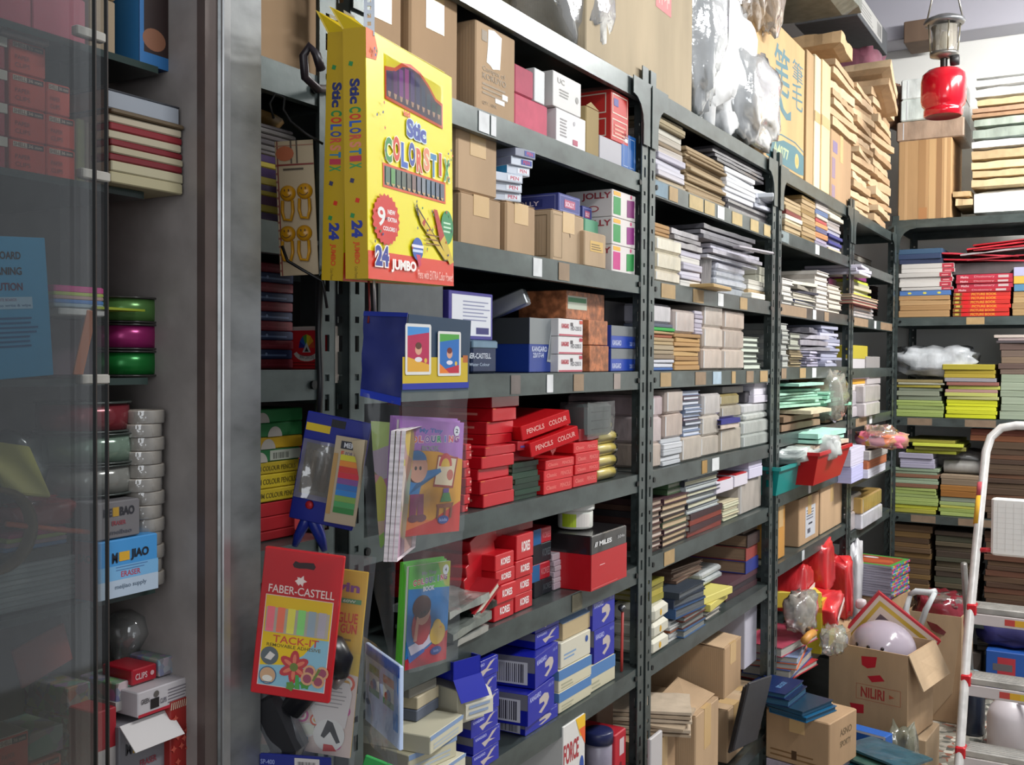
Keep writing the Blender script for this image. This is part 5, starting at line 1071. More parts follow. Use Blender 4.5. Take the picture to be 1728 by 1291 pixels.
# ================================================================ second rack
C2 = 'second rack'
b = 2; zz = z0(2, 1)
KR = ['#a48a68', '#9c8262', '#ab9270', '#b09676']; LV = ['#c4c2cc', '#b8b6c4', '#cfcdd4']; CRM = ['#cfc6b2', '#c4b9a2', '#d6cfbf']
ST(1106, 1152, 188, zz, 13, 'ream', ['#b9a890', '#a8987c', '#cfcad0', '#cfcdd6', '#c8c6d0', '#c4c0cc', '#c0b8b0', '#8a7a64', '#b8b0a4', '#c8c4b8', '#8f8266', '#a8997a', '#b0a284'], 'flat paper bundle', 'beside the left post on its top shelf', D=.24, jit=.006, name='paper_bundle', var=.4)
ST(1157, 1222, 243, zz, 14, 'ream', ['#9c8666', '#a69070', '#8f7a5c', '#ac9878'], 'brown kraft-covered notebook', 'of the fanned kraft pile', D=.24, jit=.01, name='notebook', rj=.03)
q = ST(1226, 1296, 330, zz, 2, 'wrap', ['#4f4c50', '#5b585c'], 'dark film-wrapped pack', 'at the foot of the white paper pile', 'pack', D=.22)
q = ST(1222, 1272, 262, tz(q), 6, 'ream', ['#dcdce0', '#d4d6dc', '#e0e0e2'], 'white paper pad', 'above the dark wrapped packs', 'pad', D=.24, name='paper_pad', top=tz(q)+.072, jit=.008)
q2 = ST(1275, 1300, 300, q[-1].o.location.z-.055, 4, 'ream', ['#c4c6d2', '#d0d2da'], 'white pad', 'sliding toward the right post', 'pad', D=.2, name='paper_pad', top=q[-1].o.location.z-.005, rj=.15)
q = ST(1204, 1285, 240, tz(q), 4, 'wavy', ['#3f3c42', '#57545a', '#6a676c'], 'crumpled dark film pack', 'under the shelf, on the white pads', 'pack', D=.24, rough=.3, name='film_pack', top=tz(q)+.040, jit=.01)
box('paper_slab', .10, .10, .012, (-.86, onX(1286, 300, -.84).y, 1.995), F('#d6dae0'), .3, label='white slab sticking out beside the right post, top shelf', category='slab')
zz = z0(2, 2)
q = ST(1104, 1147, 395, zz, 3, 'wrap', ['#c4b9a4', '#bdb49c', '#c9c2ae'], 'cream wrapped pack', 'at the left post, second shelf', 'pack', D=.2)
ST(1104, 1130, 368, tz(q), 3, 'ream', ['#b08a5c', '#a8845a'], 'tan pad', 'on the cream wrapped packs', 'pad', D=.18, name='paper_pad', top=tz(q)+.026)
q = ST(1148, 1182, 420, zz, 6, 'ream', ['#cfccc6', '#bcb9c6', '#c8c5d0', '#b4b1be'], 'white and lilac pad', 'between cream packs and silver packs', 'pad', D=.2, name='paper_pad', var=.4)
ST(1133, 1180, 372, tz(q), 3, 'wavy', ['#9a9698', '#8a8688', '#a09ca0'], 'limp grey film pack', 'draped over the lilac pads', 'pack', D=.22, rough=.3, name='film_pack', top=tz(q)+.045, jit=.01)
wavy('film_pack', .08, .05, .10, M('#4a4448', .35, kind='wrap'), 5, label='dark crumpled film filling the gap beside the lilac pads', category='film').location = (-.90, onX(1192, 400, -.86).y, zz)
box('notebook', .12, .15, .009, (-.87, onX(1182, 400, -.84).y, zz), F('#b89a68'), .05, label='flat tan notebook on the lip before the silver packs', category='notebook').location.x = -.845
q = ST(1208, 1258, 440, zz, 4, 'wrap', ['#9da3aa', '#b4b8c0', '#a4a8b0', '#c8c9d4'], 'silver-grey wrapped pack', 'in the middle of the second shelf', 'pack', D=.18, X=-.85)
q = ST(1200, 1282, 0, tz(q), 3, 'wavy', ['#c4c4d0', '#a8a4ae', '#b8b6c2'], 'white film-wrapped sheaf', 'bending over the silver-grey packs', 'sheaf', D=.22, rough=.3, name='paper_sheaf', top=tz(q)+.038, jit=.01)
q = ST(1184, 1270, 0, tz(q), 3, 'wavy', ['#6c6a70', '#7a787e', '#58565c'], 'grey crumpled plastic pack', 'highest on the second shelf', 'pack', D=.24, rough=.3, name='film_pack', top=tz(q)+.040, jit=.012)
o = box('paper_strip', .02, .20, .006, (-.80, onX(1272, 420, -.8).y, onX(1272, 424, -.8).z), F('#b9b4bc'), -.15, label='long thin pale strip poking out past the right post', category='strip')
q = ST(1261, 1297, 470, zz, 4, 'ream', ['#c4ad86', '#b09872', '#c9c6be', '#bdb9ae'], 'tan or white pad', 'by the right post, second shelf', 'pad', D=.16, X=-.85, name='paper_pad')
ST(1268, 1290, 0, zz, 1, 'ream', ['#e0dccf'], 'small cream book end', 'on the lip before the tan pads', D=.10, X=-.825, top=zz+.016, name='book')
ST(1276, 1297, 0, tz(q), 2, 'box', ['#cfcdbb', '#b9b7a8'], 'pale upright box', 'above the tan pads', 'box', D=.12, X=-.86, top=tz(q)+.045)
zz = z0(2, 3)
q = ST(1101, 1138, 545, zz, 12, 'ream', ['#41639c', '#cfd0d6', '#c9cad2', '#8a7a66', '#9c8c74', '#a8987e', '#b09a74', '#a8906c', '#9c5a40', '#b0946c', '#3aa04a', '#5a6070'], 'flat coloured notebook', 'of the striped pile at the left post', D=.2, name='notebook', var=.3)
ST(1102, 1136, 512, tz(q), 1, 'wrap', ['#b4b0b4'], 'grey wrapped block', 'topmost on the striped pile', 'pack', D=.2, top=tz(q)+.042)
q = ST(1139, 1182, 562, zz, 8, 'ream', ['#b08a5a', '#b8925e', '#a07c50', '#bb9966', '#b89260'], 'tan kraft notebook', 'of the tan pile', D=.2, name='notebook', jit=.005, rj=.04)
ST(1135, 1171, 515, tz(q), 1, 'wrap', ['#b4a6a0'], 'pinkish wrapped block', 'leaning on the tan pile', 'pack', D=.2, top=tz(q)+.052)
ST(1173, 1186, 0, tz(q), 6, 'ream', ['#a8a0ae', '#beb8c4'], 'thin lilac pad', 'between the pinkish block and wrapped blocks', 'pad', D=.16, top=tz(q)+.055, name='paper_pad')
WR = ['#b5a497', '#bcaea2', '#ab9d92']
for k, (a, c, n_) in enumerate(((1187, 1219, 'left'), (1220, 1256, 'right'))): ST(a, c, 513+8*k, zz, 3, 'wrap', WR[k:]+WR[:k], 'pinkish film-wrapped block', f'of the {n_} block column, third shelf', 'pack', D=.2, X=-.835, var=.05, jit=.001)
ST(1252, 1284, 567, zz, 6, 'book', ['#4a5048', '#3d4440', '#55584e'], 'white-edged little book', 'of the stepped pile by the right post', D=.12, X=-.84, pg='#ccd4c6', spine='-y', jit=.01)
ST(1268, 1287, 560, zz+.045, 2, 'box', ['#7a4a20', '#2b2f3a'], 'brown box', 'in the dark behind the stepped books', 'box', D=.1, X=-.95)
zz = z0(2, 4)
ST(1102, 1121, 668, zz, 3, 'wrap', ['#a49488', '#b0a0a0', '#a89498'], 'pinkish wrapped block', 'of the column touching the left post', 'pack', D=.2, X=-.835)
q = ST(1119, 1152, 742, zz, 5, 'ream', ['#b9bcc0', '#c6c8cc'], 'white exercise book', 'below the pair of wrapped blocks', D=.2, name='exercise_book')
ST(1123, 1154, 658, tz(q), 2, 'wrap', ['#a8968c', '#ae9f96'], 'brownish wrapped block', 'above the white exercise books', 'pack', D=.2, var=.05)
q = ST(1152, 1186, 738, zz, 1, 'wrap', ['#a59a8e'], 'greyish wrapped block', 'below the blue-grey striped books', 'pack', D=.2)
ST(1155, 1184, 660, tz(q), 10, 'book', ['#8a98b4', '#6a7a94', '#4a4c5c', '#5a4454', '#7a8aa8'], 'blue-grey thin book', 'of the striped books, fourth shelf', D=.18, pg='#c8ccd4', spine='-y', jit=.005)
ST(1186, 1217, 665, zz, 3, 'wrap', ['#a69c90', '#b0a89e', '#b4aeac'], 'pale wrapped block', 'of the middle column, fourth shelf', 'pack', D=.2, var=.1)
q = ST(1217, 1252, 724, zz, 1, 'wrap', ['#a49a8c'], 'wrapped block', 'under the vivid blue book', 'pack', D=.2)
q = ST(1219, 1251, 0, tz(q), 2, 'book', ['#c4b4a8', '#25257a'], 'thin book, vivid blue or pale cover', 'in the middle right column', D=.2, X=-.825, pg='#3a3444', spine='+x', top=tz(q)+.024)
q = ST(1217, 1250, 0, tz(q), 2, 'wrap', ['#9c9486', '#8a7a46'], 'small wrapped block', 'above the vivid blue book', 'pack', D=.2, X=-.84, top=tz(q)+.060)
ST(1222, 1256, 0, tz(q), 1, 'box', ['#8c8986'], 'grey box', 'topmost above the vivid blue book', 'box', D=.16, X=-.85, top=tz(q)+.018)
q = ST(1255, 1298, 712, zz, 2, 'wrap', ['#9aa09c', '#a8aca8'], 'silvery wrapped pack', 'by the right post, fourth shelf', 'pack', D=.2, X=-.83)
q = ST(1256, 1297, 0, tz(q), 2, 'wrap', ['#c0c4c0', '#c4c4c6'], 'white wrapped pack', 'on the silvery packs', 'pack', D=.18, X=-.835, top=tz(q)+.044)
q = ST(1274, 1297, 0, tz(q), 3, 'box', ['#cfcad6', '#d6d2dc'], 'white lilac-tinted box', 'in the top right corner, fourth shelf', 'box', D=.12, X=-.835, top=tz(q)+.075)
bx('dark_block', 1258, 1273, 0, q[0].o.location.z+.002, M('#3d3a40', .5), 'dark grey block left of the lilac-tinted boxes', 'block', D=.14, X=-.85, h=.03)
zz = z0(2, 5)
MR = ['#3c2020', '#4a2a24', '#2a2426', '#55382c']
q = ST(1102, 1120, 845, zz, 9, 'book', MR, 'dark book with pale pages', 'of the first column, fifth shelf', D=.18, pg=['#a89484', '#c4b4a8'], spine='-y', jit=.004)
q = ST(1121, 1164, 842, zz, 8, 'book', ['#2f1c1e', '#3a2a24', '#40202a', '#3d4a34', '#2e241e'], 'dark-covered thick book', 'of the second column, fifth shelf', D=.18, pg=['#c0a888', '#b8a080', '#c6b8a0'], spine='-y', jit=.004)
ST(1128, 1160, 0, tz(q), 2, 'book', ['#3f5a38', '#4a6a44'], 'green-edged book', 'on the second column of thick books', D=.16, X=-.85, pg='#a8ac98', spine='-y', top=tz(q)+.024)
q = ST(1165, 1222, 868, zz, 4, 'book', ['#7a2a20', '#3a1c24', '#7f2f20', '#33161e'], 'round-backed red or maroon book', 'at the bottom of the third column', D=.18, spine='+x', rough=.35, jit=.003)
q = ST(1162, 1216, 0, tz(q), 7, 'book', ['#9aa0a4', '#30343c', '#7a8088', '#2a2e3a'], 'grey-paged book', 'above the round-backed red books', D=.18, pg=['#b8bcb8', '#c9c6ac'], spine='-y', top=tz(q)+.088, jit=.004)
ST(1160, 1212, 0, tz(q), 2, 'ream', ['#8a6a58', '#9c8468'], 'brown pad', 'topmost on the grey-paged books', 'pad', D=.16, X=-.86, top=tz(q)+.018, name='paper_pad')
q = ST(1223, 1249, 848, zz, 9, 'ream', ['#b4b49a', '#c2bfa6', '#bab094'], 'cream-green notebook', 'between red books and wrapped block', D=.18, X=-.845, name='notebook')
q3 = ST(1251, 1290, 812, zz, 1, 'wrap', ['#b0a8a0'], 'big wrapped block with plastic glare', 'at the right end, fifth shelf', 'pack', D=.18, X=-.84)
zt = tz(q3)
for k, (a, c_) in enumerate(((1213, 1241), (1243, 1265))):
    y_ = onX((a+c_)/2, 800, -.83).y; o = box('paper_box', .16, onX(c_, 800, -.83).y-onX(a, 800, -.83).y, .030, (-.915, y_, zt-.012+.002*k), F('#cfc9d4'), 0, label=('left' if k == 0 else 'right')+' white box with a bright red lid under the fourth shelf', category='box', bev=.001)
    G().box(-.081, .08, -.045, .045, .030, .033, F('#b01a22')).build('red_lid', o)
q = ST(1266, 1288, 0, zt, 2, 'box', ['#c4c0d4', '#bcb8cc'], 'lilac white box', 'right of the red-lidded boxes', 'box', D=.12, X=-.835, top=zt+.045)
zz = z0(2, 6)
for i in range(3):
    g = G(); L_ = .085; prof = []
    o = box('rolled_book', .10, .10, .0335, (-.875, onX(1116, 1000, -.825).y, zz+.0345*i), M('#c9c6b6', .4, kind='flat'), .03*i, label=f'white round-backed roll book with a yellow dot, {("lowest","middle","topmost")[i]} of three', category='book', bev=.008, group='three white books with yellow dots')
    p = pr(.10, .10, .0335, '+x'); p.disc(.45, .5, .006, F('#cfa026'), 14, ry=.007); p.build('yellow_dot', o)
ST(1101, 1124, 0, zz+.1035, 4, 'book', ['#8c8430', '#a89a40', '#7a7230'], 'yellowish thin book', 'above the white books with yellow dots', D=.12, X=-.84, pg='#b8ad80', spine='+x', top=zz+.150)
ST(1134, 1158, 1050, zz, 5, 'book', ['#b0b0ae', '#9a9c9c', '#8a4a2a'], 'thin white magazine', 'right of the dotted white books', 'magazine', D=.14, X=-.835, pg='#c0c0bc', spine='-y')
q = ST(1160, 1196, 0, zz, 3, 'book', ['#3a5a80', '#4a2018', '#5a2a1e'], 'big book, blue or brown', 'under the dark blue volumes', D=.17, X=-.82, pg='#7a7c78', spine='-x', top=zz+.048)
q = ST(1152, 1194, 0, tz(q), 3, 'book', ['#2a4a74', '#1c2a44', '#26303c'], 'dark blue volume', 'in the heap of old books', D=.19, X=-.82, pg='#5a5e62', spine='-y', top=tz(q)+.058, rj=.12)
q = ST(1145, 1188, 0, tz(q), 5, 'book', ['#5c4436', '#6a5446'], 'thin brown booklet', 'on the dark blue volumes', 'booklet', D=.17, X=-.86, pg='#a08c7a', spine='-y', top=tz(q)+.035, rj=.15)
q = ST(1198, 1222, 0, zz, 2, 'book', ['#6a6864', '#5c5a5a'], 'grey booklet', 'under the yellow books', 'booklet', D=.14, X=-.83, top=zz+.020)
q = ST(1200, 1238, 0, tz(q), 2, 'box', ['#c4b860', '#cdc26a'], 'pale yellow book', 'of the yellow pair', D=.10, X=-.825, name='book', top=tz(q)+.036, rj=.1)
ST(1186, 1222, 0, zz+.062, 2, 'wrap', ['#9aa2a4', '#a8acac'], 'grey-blue pack', 'behind the yellow books', 'pack', D=.12, X=-.87, top=zz+.095)
q = ST(1232, 1282, 0, zz, 3, 'book', ['#3c2228', '#2b2028', '#4a2a34'], 'dark old volume', 'at the base of the tall old books', D=.18, X=-.85, pg='#4a3a3c', spine='+x', top=zz+.045)
q = ST(1262, 1284, 0, tz(q), 3, 'book', ['#26307a', '#8a3a34', '#3a2a28'], 'thick book with pages to the left', 'in the tall right pile, sixth shelf', D=.19, X=-.85, pg='#8a7058', spine='+x', top=tz(q)+.105, rj=.06)
q = ST(1258, 1282, 0, tz(q), 1, 'book', ['#6c5a4c'], 'thick brown book', 'right under the fifth shelf', D=.18, X=-.86, pg='#8a7058', spine='+x', top=tz(q)+.03)
# bottom: cartons and boards
zz = z0(2, 7)
b1 = carton(1104, 1146, 0, zz, 'brown carton at the left post, bottom shelf of the second rack', 2, D=.26, h=.225, X=-.825)
b2 = carton(1180, 1219, 0, zz, 'brown carton with an open torn flap, second from the left post', 1, D=.24, h=.235, X=-.80)
dx, dy, dz = b2.d; G().sheet([(dx/2-.01, -dy/2, dz), (dx/2-.01, dy/2, dz+.006), (dx/2-.10, dy/2-.01, dz+.035), (dx/2-.10, -dy/2+.02, dz+.02)], card(1), .002).build('raised_flap', b2.o)
carton(1235, 1262, 0, zz, 'small carton behind the grey boards, bottom shelf', 3, D=.2, h=.14, X=-.84); carton(1264, 1292, 0, zz, 'second small carton behind the grey boards at the right post', 4, D=.2, h=.13, X=-.84)
b3 = bx('silver_box', 1200, 1232, 0, zz+.185, M('#6d6866', .35, kind='wrap'), 'silvery crushed box under the corner carton', 'box', D=.22, X=-.84, h=.03)
b4 = carton(1228, 1256, 0, b3.top+.001, 'carton with lifted top standing above the crushed silver box', 0, D=.21, h=.125, X=-.80)
dx, dy, dz = b4.d; G().sheet([(dx/2, -dy/2, dz), (dx/2, dy/2, dz), (-dx/2+.03, dy/2, dz+.018), (-dx/2+.03, -dy/2, dz+.018)], card(3), .002).build('lifted_flap', b4.o)
bx('white_box', 1262, 1282, 0, z0(2, 7)+.19, F('#b9b6c2'), 'tall white box at the back right of the bottom shelf', 'box', D=.18, X=-.86, h=.17)
for i in range(3):
    o = box('grey_board', .006, .17, .17, (-.812+.012*i, onX(1258, 1200, -.80).y-.02*i, zz+.045+.012*i), M('#34353a', .5), 0, label=f'dark grey board leaning out of the bottom shelf, {("rear","middle","front")[i]}', category='board', bev=.001, group='dark grey boards leaning out'); o.rotation_euler = (radians(-8), radians(10), radians(-4))
for i in range(6):
    o = wavy('paper_sheaf', .22, .16-.006*i, .008, M(['#b09c84', '#c0ae98'][i % 2], .8), 30+i, amp=.003, label=f'folded brownish paper sheet, {ORD[i] if i<5 else "topmost"} of the sheaf on the left carton', category='paper', group='sheaf of folded brownish paper'); o.location = (-.90, b1.o.location.y+.05, b1.top+.0085*i+.002); o.rotation_euler.z = .3+rnd.uniform(-.15, .15)
bx('white_carton', 1104, 1124, 1140, b1.top-.12, F('#b9b4b4'), 'white sheet-like box end at the left post above the carton', 'box', D=.008, X=-.79, h=.17)
# ================================================================ third rack
zz = z0(3, 1)
ST(1322, 1350, 330, zz, 9, 'ream', ['#a8926e', '#b29c78', '#ac9674', '#c4b292', '#d6d0bf', '#7a3a34'], 'tan notebook', 'of the first pile, third rack top', D=.2, name='notebook')
ST(1350, 1373, 326, zz, 10, 'ream', ['#8a7044', '#a08660', '#ac9470'], 'brownish notebook', 'of the second pile, third rack top', D=.2, name='notebook')
ST(1374, 1394, 336, zz, 10, 'ream', ['#8a8494', '#9a8fa4', '#b07a50', '#5a5878', '#c08a5c', '#a84a4a', '#c4b6a8', '#5a6a8c', '#b4aca8', '#bab2ac'], 'coloured thin notebook', 'of the third pile, third rack top', D=.2, name='notebook')
ST(1395, 1418, 346, zz, 12, 'ream', ['#c4b49c', '#a8a8c4', '#3a3a7c', '#aaa8be', '#3a3a74', '#9a98a8', '#a29c9c', '#968c88', '#9c9494', '#c9c0aa', '#d0c8b4', '#d6d0c0'], 'striped thin notebook', 'of the fourth pile, third rack top', D=.2, name='notebook', jit=.008)
zz = z0(3, 2)
ST(1320, 1338, 468, zz, 5, 'book', ['#c4c0bc', '#a8a49c'], 'white small book', 'of the first pile, second shelf, third rack', D=.16, pg='#c9c6c0', spine='-y')
q = ST(1339, 1374, 492, zz, 4, 'book', ['#9a9488', '#24305c', '#b4aea0'], 'grey-white book', 'of the second pile, second shelf, third rack', D=.16, pg='#b9b4a6', spine='-y', rj=.08)
ST(1342, 1372, 0, tz(q), 3, 'wavy', ['#2c2a38', '#8a8478', '#c9c6b9'], 'loose booklet', 'thrown over the grey-white books', 'booklet', D=.14, X=-.84, top=tz(q)+.04, name='booklet', rj=.3)
ST(1375, 1396, 455, zz, 9, 'book', ['#c6c0ba', '#a8a098'], 'white-edged book', 'of the third pile, second shelf, third rack', D=.16, pg='#cdc6bd', spine='-y', jit=.006)
ST(1397, 1418, 478, zz, 6, 'book', ['#c4bcb0', '#9a9088'], 'cream-edged book', 'of the fourth pile, second shelf, third rack', D=.16, pg='#c9bfb0', spine='-y', jit=.008)
bx('maroon_book', 1398, 1410, 445, zz+.062, F('#4a1430'), 'upright maroon book at the back of the second shelf', 'book', D=.1, X=-.88, h=.07)
zz = z0(3, 3)
ST(1319, 1331, 545, zz, 8, 'book', ['#9a9a94', '#8a8c8a'], 'grey small book', 'at the left post, third shelf, third rack', D=.16, pg='#a8aaa4', spine='-y')
q = ST(1333, 1354, 590, zz, 7, 'book', ['#8a7a60', '#6a604c'], 'cream-paged small book', 'of the pile beside the lilac papers', D=.14, pg='#b8a884', spine='-y', jit=.006)
ST(1332, 1350, 0, tz(q), 3, 'book', ['#6c6c66', '#82827a'], 'greenish small book', 'on the cream-paged small books', D=.14, pg='#a4a698', spine='-y', top=tz(q)+.05, rj=.1)
q = ST(1358, 1386, 592, zz, 6, 'wavy', ['#a4a0b4', '#b0acc0', '#bcb8cc'], 'lilac paper pad', 'of the slumped left half', 'pad', D=.18, rough=.6, name='paper_pad', jit=.008, rj=.15)
ST(1356, 1392, 0, tz(q), 4, 'wavy', ['#6f6c74', '#8c8890', '#a09ca8'], 'grey plastic-covered pad', 'on the slumped lilac pads', 'pad', D=.18, rough=.3, name='paper_pad', top=tz(q)+.075, rj=.2)
ST(1388, 1414, 548, zz, 13, 'ream', ['#9ea0b4', '#b4b4c6', '#8e90a4'], 'blue-grey thin pad', 'of the tall pile, third shelf, third rack', 'pad', D=.18, name='paper_pad', jit=.012, rj=.1)
zz = z0(3, 4)
q = ST(1322, 1385, 0, zz, 2, 'wavy', ['#8c7058', '#7a6048'], 'brown paper parcel', 'at the bottom of the mint paper heap', 'parcel', D=.25, X=-.83, top=zz+.05, name='parcel', rough=.6)
wavy('paper_sheet', .25, .26, .014, M('#d2c6a8', .6), 3, amp=.012, label='cream paper sheet hanging over the brown parcels', category='paper').location = (-.90, onX(1350, 700, -.84).y, tz(q)+.0)
MN = ['#9fccb4', '#aad6be', '#8fbca4']
q = ST(1320, 1375, 0, tz(q)+.02, 6, 'wavy', MN, 'mint green paper sheet', 'of the heap, fourth shelf, third rack', 'paper', D=.24, X=-.83, top=tz(q)+.075, name='paper_sheet', rough=.6, jit=.012, rj=.2)
wavy('paper_sheet', .24, .30, .010, M('#a9d9c6', .6), 9, amp=.004, label='long pale mint sheet right under the third shelf', category='paper').location = (-.92, onX(1348, 640, -.84).y, 1.478)
q = ST(1396, 1424, 0, zz, 2, 'wavy', ['#8a7658', '#79664a'], 'tan parcel', 'right of the clear bag', 'parcel', D=.2, X=-.83, top=zz+.06, name='parcel', rough=.6)
ST(1392, 1430, 0, tz(q), 4, 'wavy', ['#86c0a4', '#9ad0b6'], 'mint green folded paper', 'on the tan parcels', 'paper', D=.22, X=-.80, top=tz(q)+.05, name='paper_sheet', rough=.6, jit=.02, rj=.3)
loose('plastic_bag', 1395, 700, -.84, (.12, .16, .16), 31, M('#b4b0a4', .12, kind='film', d=.5, g=.15, s=40), 'clear crinkled bag in the middle of the mint papers', 'plastic bag', base=zz)
blob('paper_bag', (-.90, onX(1375, 700, -.88).y, zz+.01), (.12, .12, .15), 33, M('#9a6f4c', .6), amp=.2, label='brown paper bag behind the clear bag', category='bag')
# baskets on the fifth shelf
def basket(name, px0, px1, X, w_, h_, col, lab, base, rz=0):
    y0 = onX(px0, 610, X).y; y1 = onX(px1, 610, X).y; L_ = y1-y0; m = M(col, .3, kind='flat'); g = G(); t = .003; k = .82
    def ring(z, s_, e=0): return [(sx*(w_/2*s_+e), sy*(L_/2*s_+e), z) for sx, sy in ((-1, -1), (1, -1), (1, 1), (-1, 1))]
    o0, o1, i1, i0 = ring(0, k), ring(h_, 1), ring(h_, 1, -t), ring(t, k, -t); V = o0+o1+i1+i0
    Fc = [[3, 2, 1, 0], [12, 13, 14, 15]]
    for q in range(4): r = (q+1) % 4; Fc += [[q, r, 4+r, 4+q], [4+q, 4+r, 8+r, 8+q], [8+q, 8+r, 12+r, 12+q]]
    o = g.add(V, Fc, m).build(name, label=lab, category='basket'); o.location = (X-w_/2, (y0+y1)/2, base); o.rotation_euler.z = rz
    gr = G(); a, b_ = ring(h_-.008, 1, .004), ring(h_+.002, 1, .004); c = ring(h_+.002, 1, -t); V = a+b_+c; Fc = []
    for q in range(4): r = (q+1) % 4; Fc += [[q, r, 4+r, 4+q], [4+q, 4+r, 8+r, 8+q]]
    gr.add(V, Fc, m).build('rolled_rim', o); return o
zz = z0(3, 5)
basket('plastic_basket', 1318, 1372, -.80, .22, .082, '#14908c', 'teal plastic basket on the fifth shelf of the third rack', zz)
rbk = basket('plastic_basket', 1386, 1440, -.74, .28, .10, '#b8151c', 'red plastic basket jutting out beside the teal basket', zz+.012)
rbk.location.y = onX(1415, 700, -.74).y-.03
blob('plastic_bag', (-.88, onX(1345, 780, -.82).y, zz+.07), (.22, .28, .055), 41, M('#bfc8c4', .2, kind='wrap'), amp=.25, label='greyish white plastic-covered papers heaped over the teal basket', category='plastic bag')
ST(1384, 1428, 0, zz+.115, 3, 'wavy', ['#c8b8a4', '#9fd2c0', '#a8dccb'], 'mint or cream paper block', 'over the red basket', 'paper', D=.26, X=-.76, top=zz+.165, name='paper_block', rough=.6, rj=.1)
blob('white_bag', (-.78, onX(1372, 800, -.80).y, zz+.075), (.12, .10, .075), 43, M('#c6cac8', .25, kind='wrap'), amp=.3, label='white crumpled bag between the teal and red baskets', category='plastic bag')
zz = z0(3, 6)
b = carton(1314, 1328, 0, zz, 'orange-brown carton at the left post, sixth shelf', 3, D=.2, h=.155); b.o.data.materials[0] = M('#b8843c', .7, kind='card')
b = carton(1352, 1385, 862, zz, 'brown carton with a white address label', 0, D=.24, h=.15)
p = b.pr(); p.rect(.3, .12, .8, .78, F('#b9bcc4')); p.lines(.35, .5, .75, .74, 4, F('#5a5a66'), .4); p.rect(.45, .38, .65, .42, F('#33333f')); p.rect(.4, .2, .55, .3, F('#55555f')); p.build('address_label', b.o)
b = carton(1388, 1424, 848, zz, 'plain brown carton at the right post, sixth shelf', 1, D=.24, h=.16)
zz = z0(3, 7)
# red pouches and small goods on the seventh shelf
RP = M('#c4252b', .35, kind='wrap')
for i, (px, dz_, sz, l_) in enumerate(((1352, .13, (.10, .11, .15), 'red and white packet leaning at the left of the red packets'), (1385, .16, (.09, .13, .16), 'tall red crinkled packet under the sixth shelf'),
                                      (1412, .02, (.09, .09, .21), 'red packet nearest the right post'), (1372, .10, (.12, .14, .07), 'red packet with white edge lying in the heap'))):
    o = blob('red_packet', (-.87+.02*i, onX(px, 1000, -.84).y, zz+dz_), sz, 50+i, RP, amp=.16, e=.3, label=l_, category='packet'); o.rotation_euler.x = radians((-15, 5, 8, 20)[i])
    if i in (0, 3): G().sheet([(sz[0]/2+.004, -.05, sz[2]*.3), (sz[0]/2+.004, .05, sz[2]*.55), (sz[0]/2+.004, .05, sz[2]*.75), (sz[0]/2+.004, -.05, sz[2]*.5)], F('#d4c4c0'), .001).build('white_band', o)
q = ST(1320, 1350, 0, zz, 2, 'card', ['#b0946c', '#a88c64'], 'tan small carton', 'at the left post, seventh shelf', 'box', D=.2, X=-.84, top=zz+.085, name='small_carton')
q = ST(1338, 1378, 0, zz, 5, 'book', ['#a8242c', '#3a4a7c', '#c25a30', '#7a8aac', '#a03a50'], 'thin coloured booklet', 'under the clear plastic, seventh shelf', 'booklet', D=.14, X=-.79, top=zz+.11, rj=.15, pg='#a8a49c')
b = bx('yellow_box', 1392, 1414, 0, zz, F('#c9b42a'), 'yellow box with a green and red picture', 'box', D=.12, X=-.79, h=.17, bev=.001)
for f_ in ('+x', '-y'): p = b.pr(f_); p.rect(0, .78, 1, 1, F('#cf8a26')); p.disc(.5, .6, .016, F('#a8b48c'), 16); p.rect(.1, .08, .6, .3, F('#d9cc30')); p.build('printed_side', b.o)
b = bx('yellow_box', 1374, 1391, 0, zz+.16, F('#d0b840'), 'small yellow and white striped box on its side in the red heap', 'box', D=.14, X=-.80, h=.05, rz=.5); p = b.pr(); p.lines(0, .1, 1, .9, 3, F('#5a8ac0')); p.build('stripes', b.o)
blob('plastic_bag', (-.80, onX(1340, 1050, -.82).y, zz+.12), (.08, .15, .11), 61, M('#a8a49c', .12, kind='film', d=.6, g=.15, s=30), amp=.3, label='cloudy clear bag bulging out at the left, seventh shelf', category='plastic bag')
blob('plastic_bag', (-.74, onX(1385, 1100, -.78).y, zz+.02), (.07, .11, .08), 63, M('#b4b8a8', .1, kind='film', d=.35, g=.2, s=40), amp=.3, label='shiny clear bag with lime bits below the yellow box', category='plastic bag')
g = G().tube([(0, -.05, 0), (0, .0, .004), (0, .05, 0)], .012, F('#c48a3c'), 12); o = g.build('orange_roll', label='short orange roll sticking out below the cloudy bag', category='roll'); o.location = (-.76, onX(1342, 1070, -.8).y, zz+.125)
# ================================================================ fourth rack
zz = z0(4, 1)
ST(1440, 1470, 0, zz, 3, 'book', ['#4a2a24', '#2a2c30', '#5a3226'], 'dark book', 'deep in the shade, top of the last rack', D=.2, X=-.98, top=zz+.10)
zz = z0(4, 2)
q = ST(1439, 1473, 515, zz, 3, 'wrap', ['#c0bcbc', '#b4b2b4', '#bdbdc2'], 'white plastic-covered pad', 'bottom of the fourth rack pile', 'pad', D=.25, X=-.83)
q = ST(1439, 1482, 0, tz(q), 3, 'book', ['#9c4a42', '#3a2a4c', '#b09478'], 'reddish flat book', 'over the white pads, last rack', D=.22, X=-.80, top=tz(q)+.035, jit=.012, pg='#a49884')
q = ST(1439, 1467, 0, tz(q), 5, 'ream', ['#b8c43a', '#a8a48c', '#b4ae98', '#9a9880'], 'thin pad, lime or cream', 'in the middle of the last rack pile', 'pad', D=.2, X=-.83, top=tz(q)+.065, name='paper_pad', jit=.01)
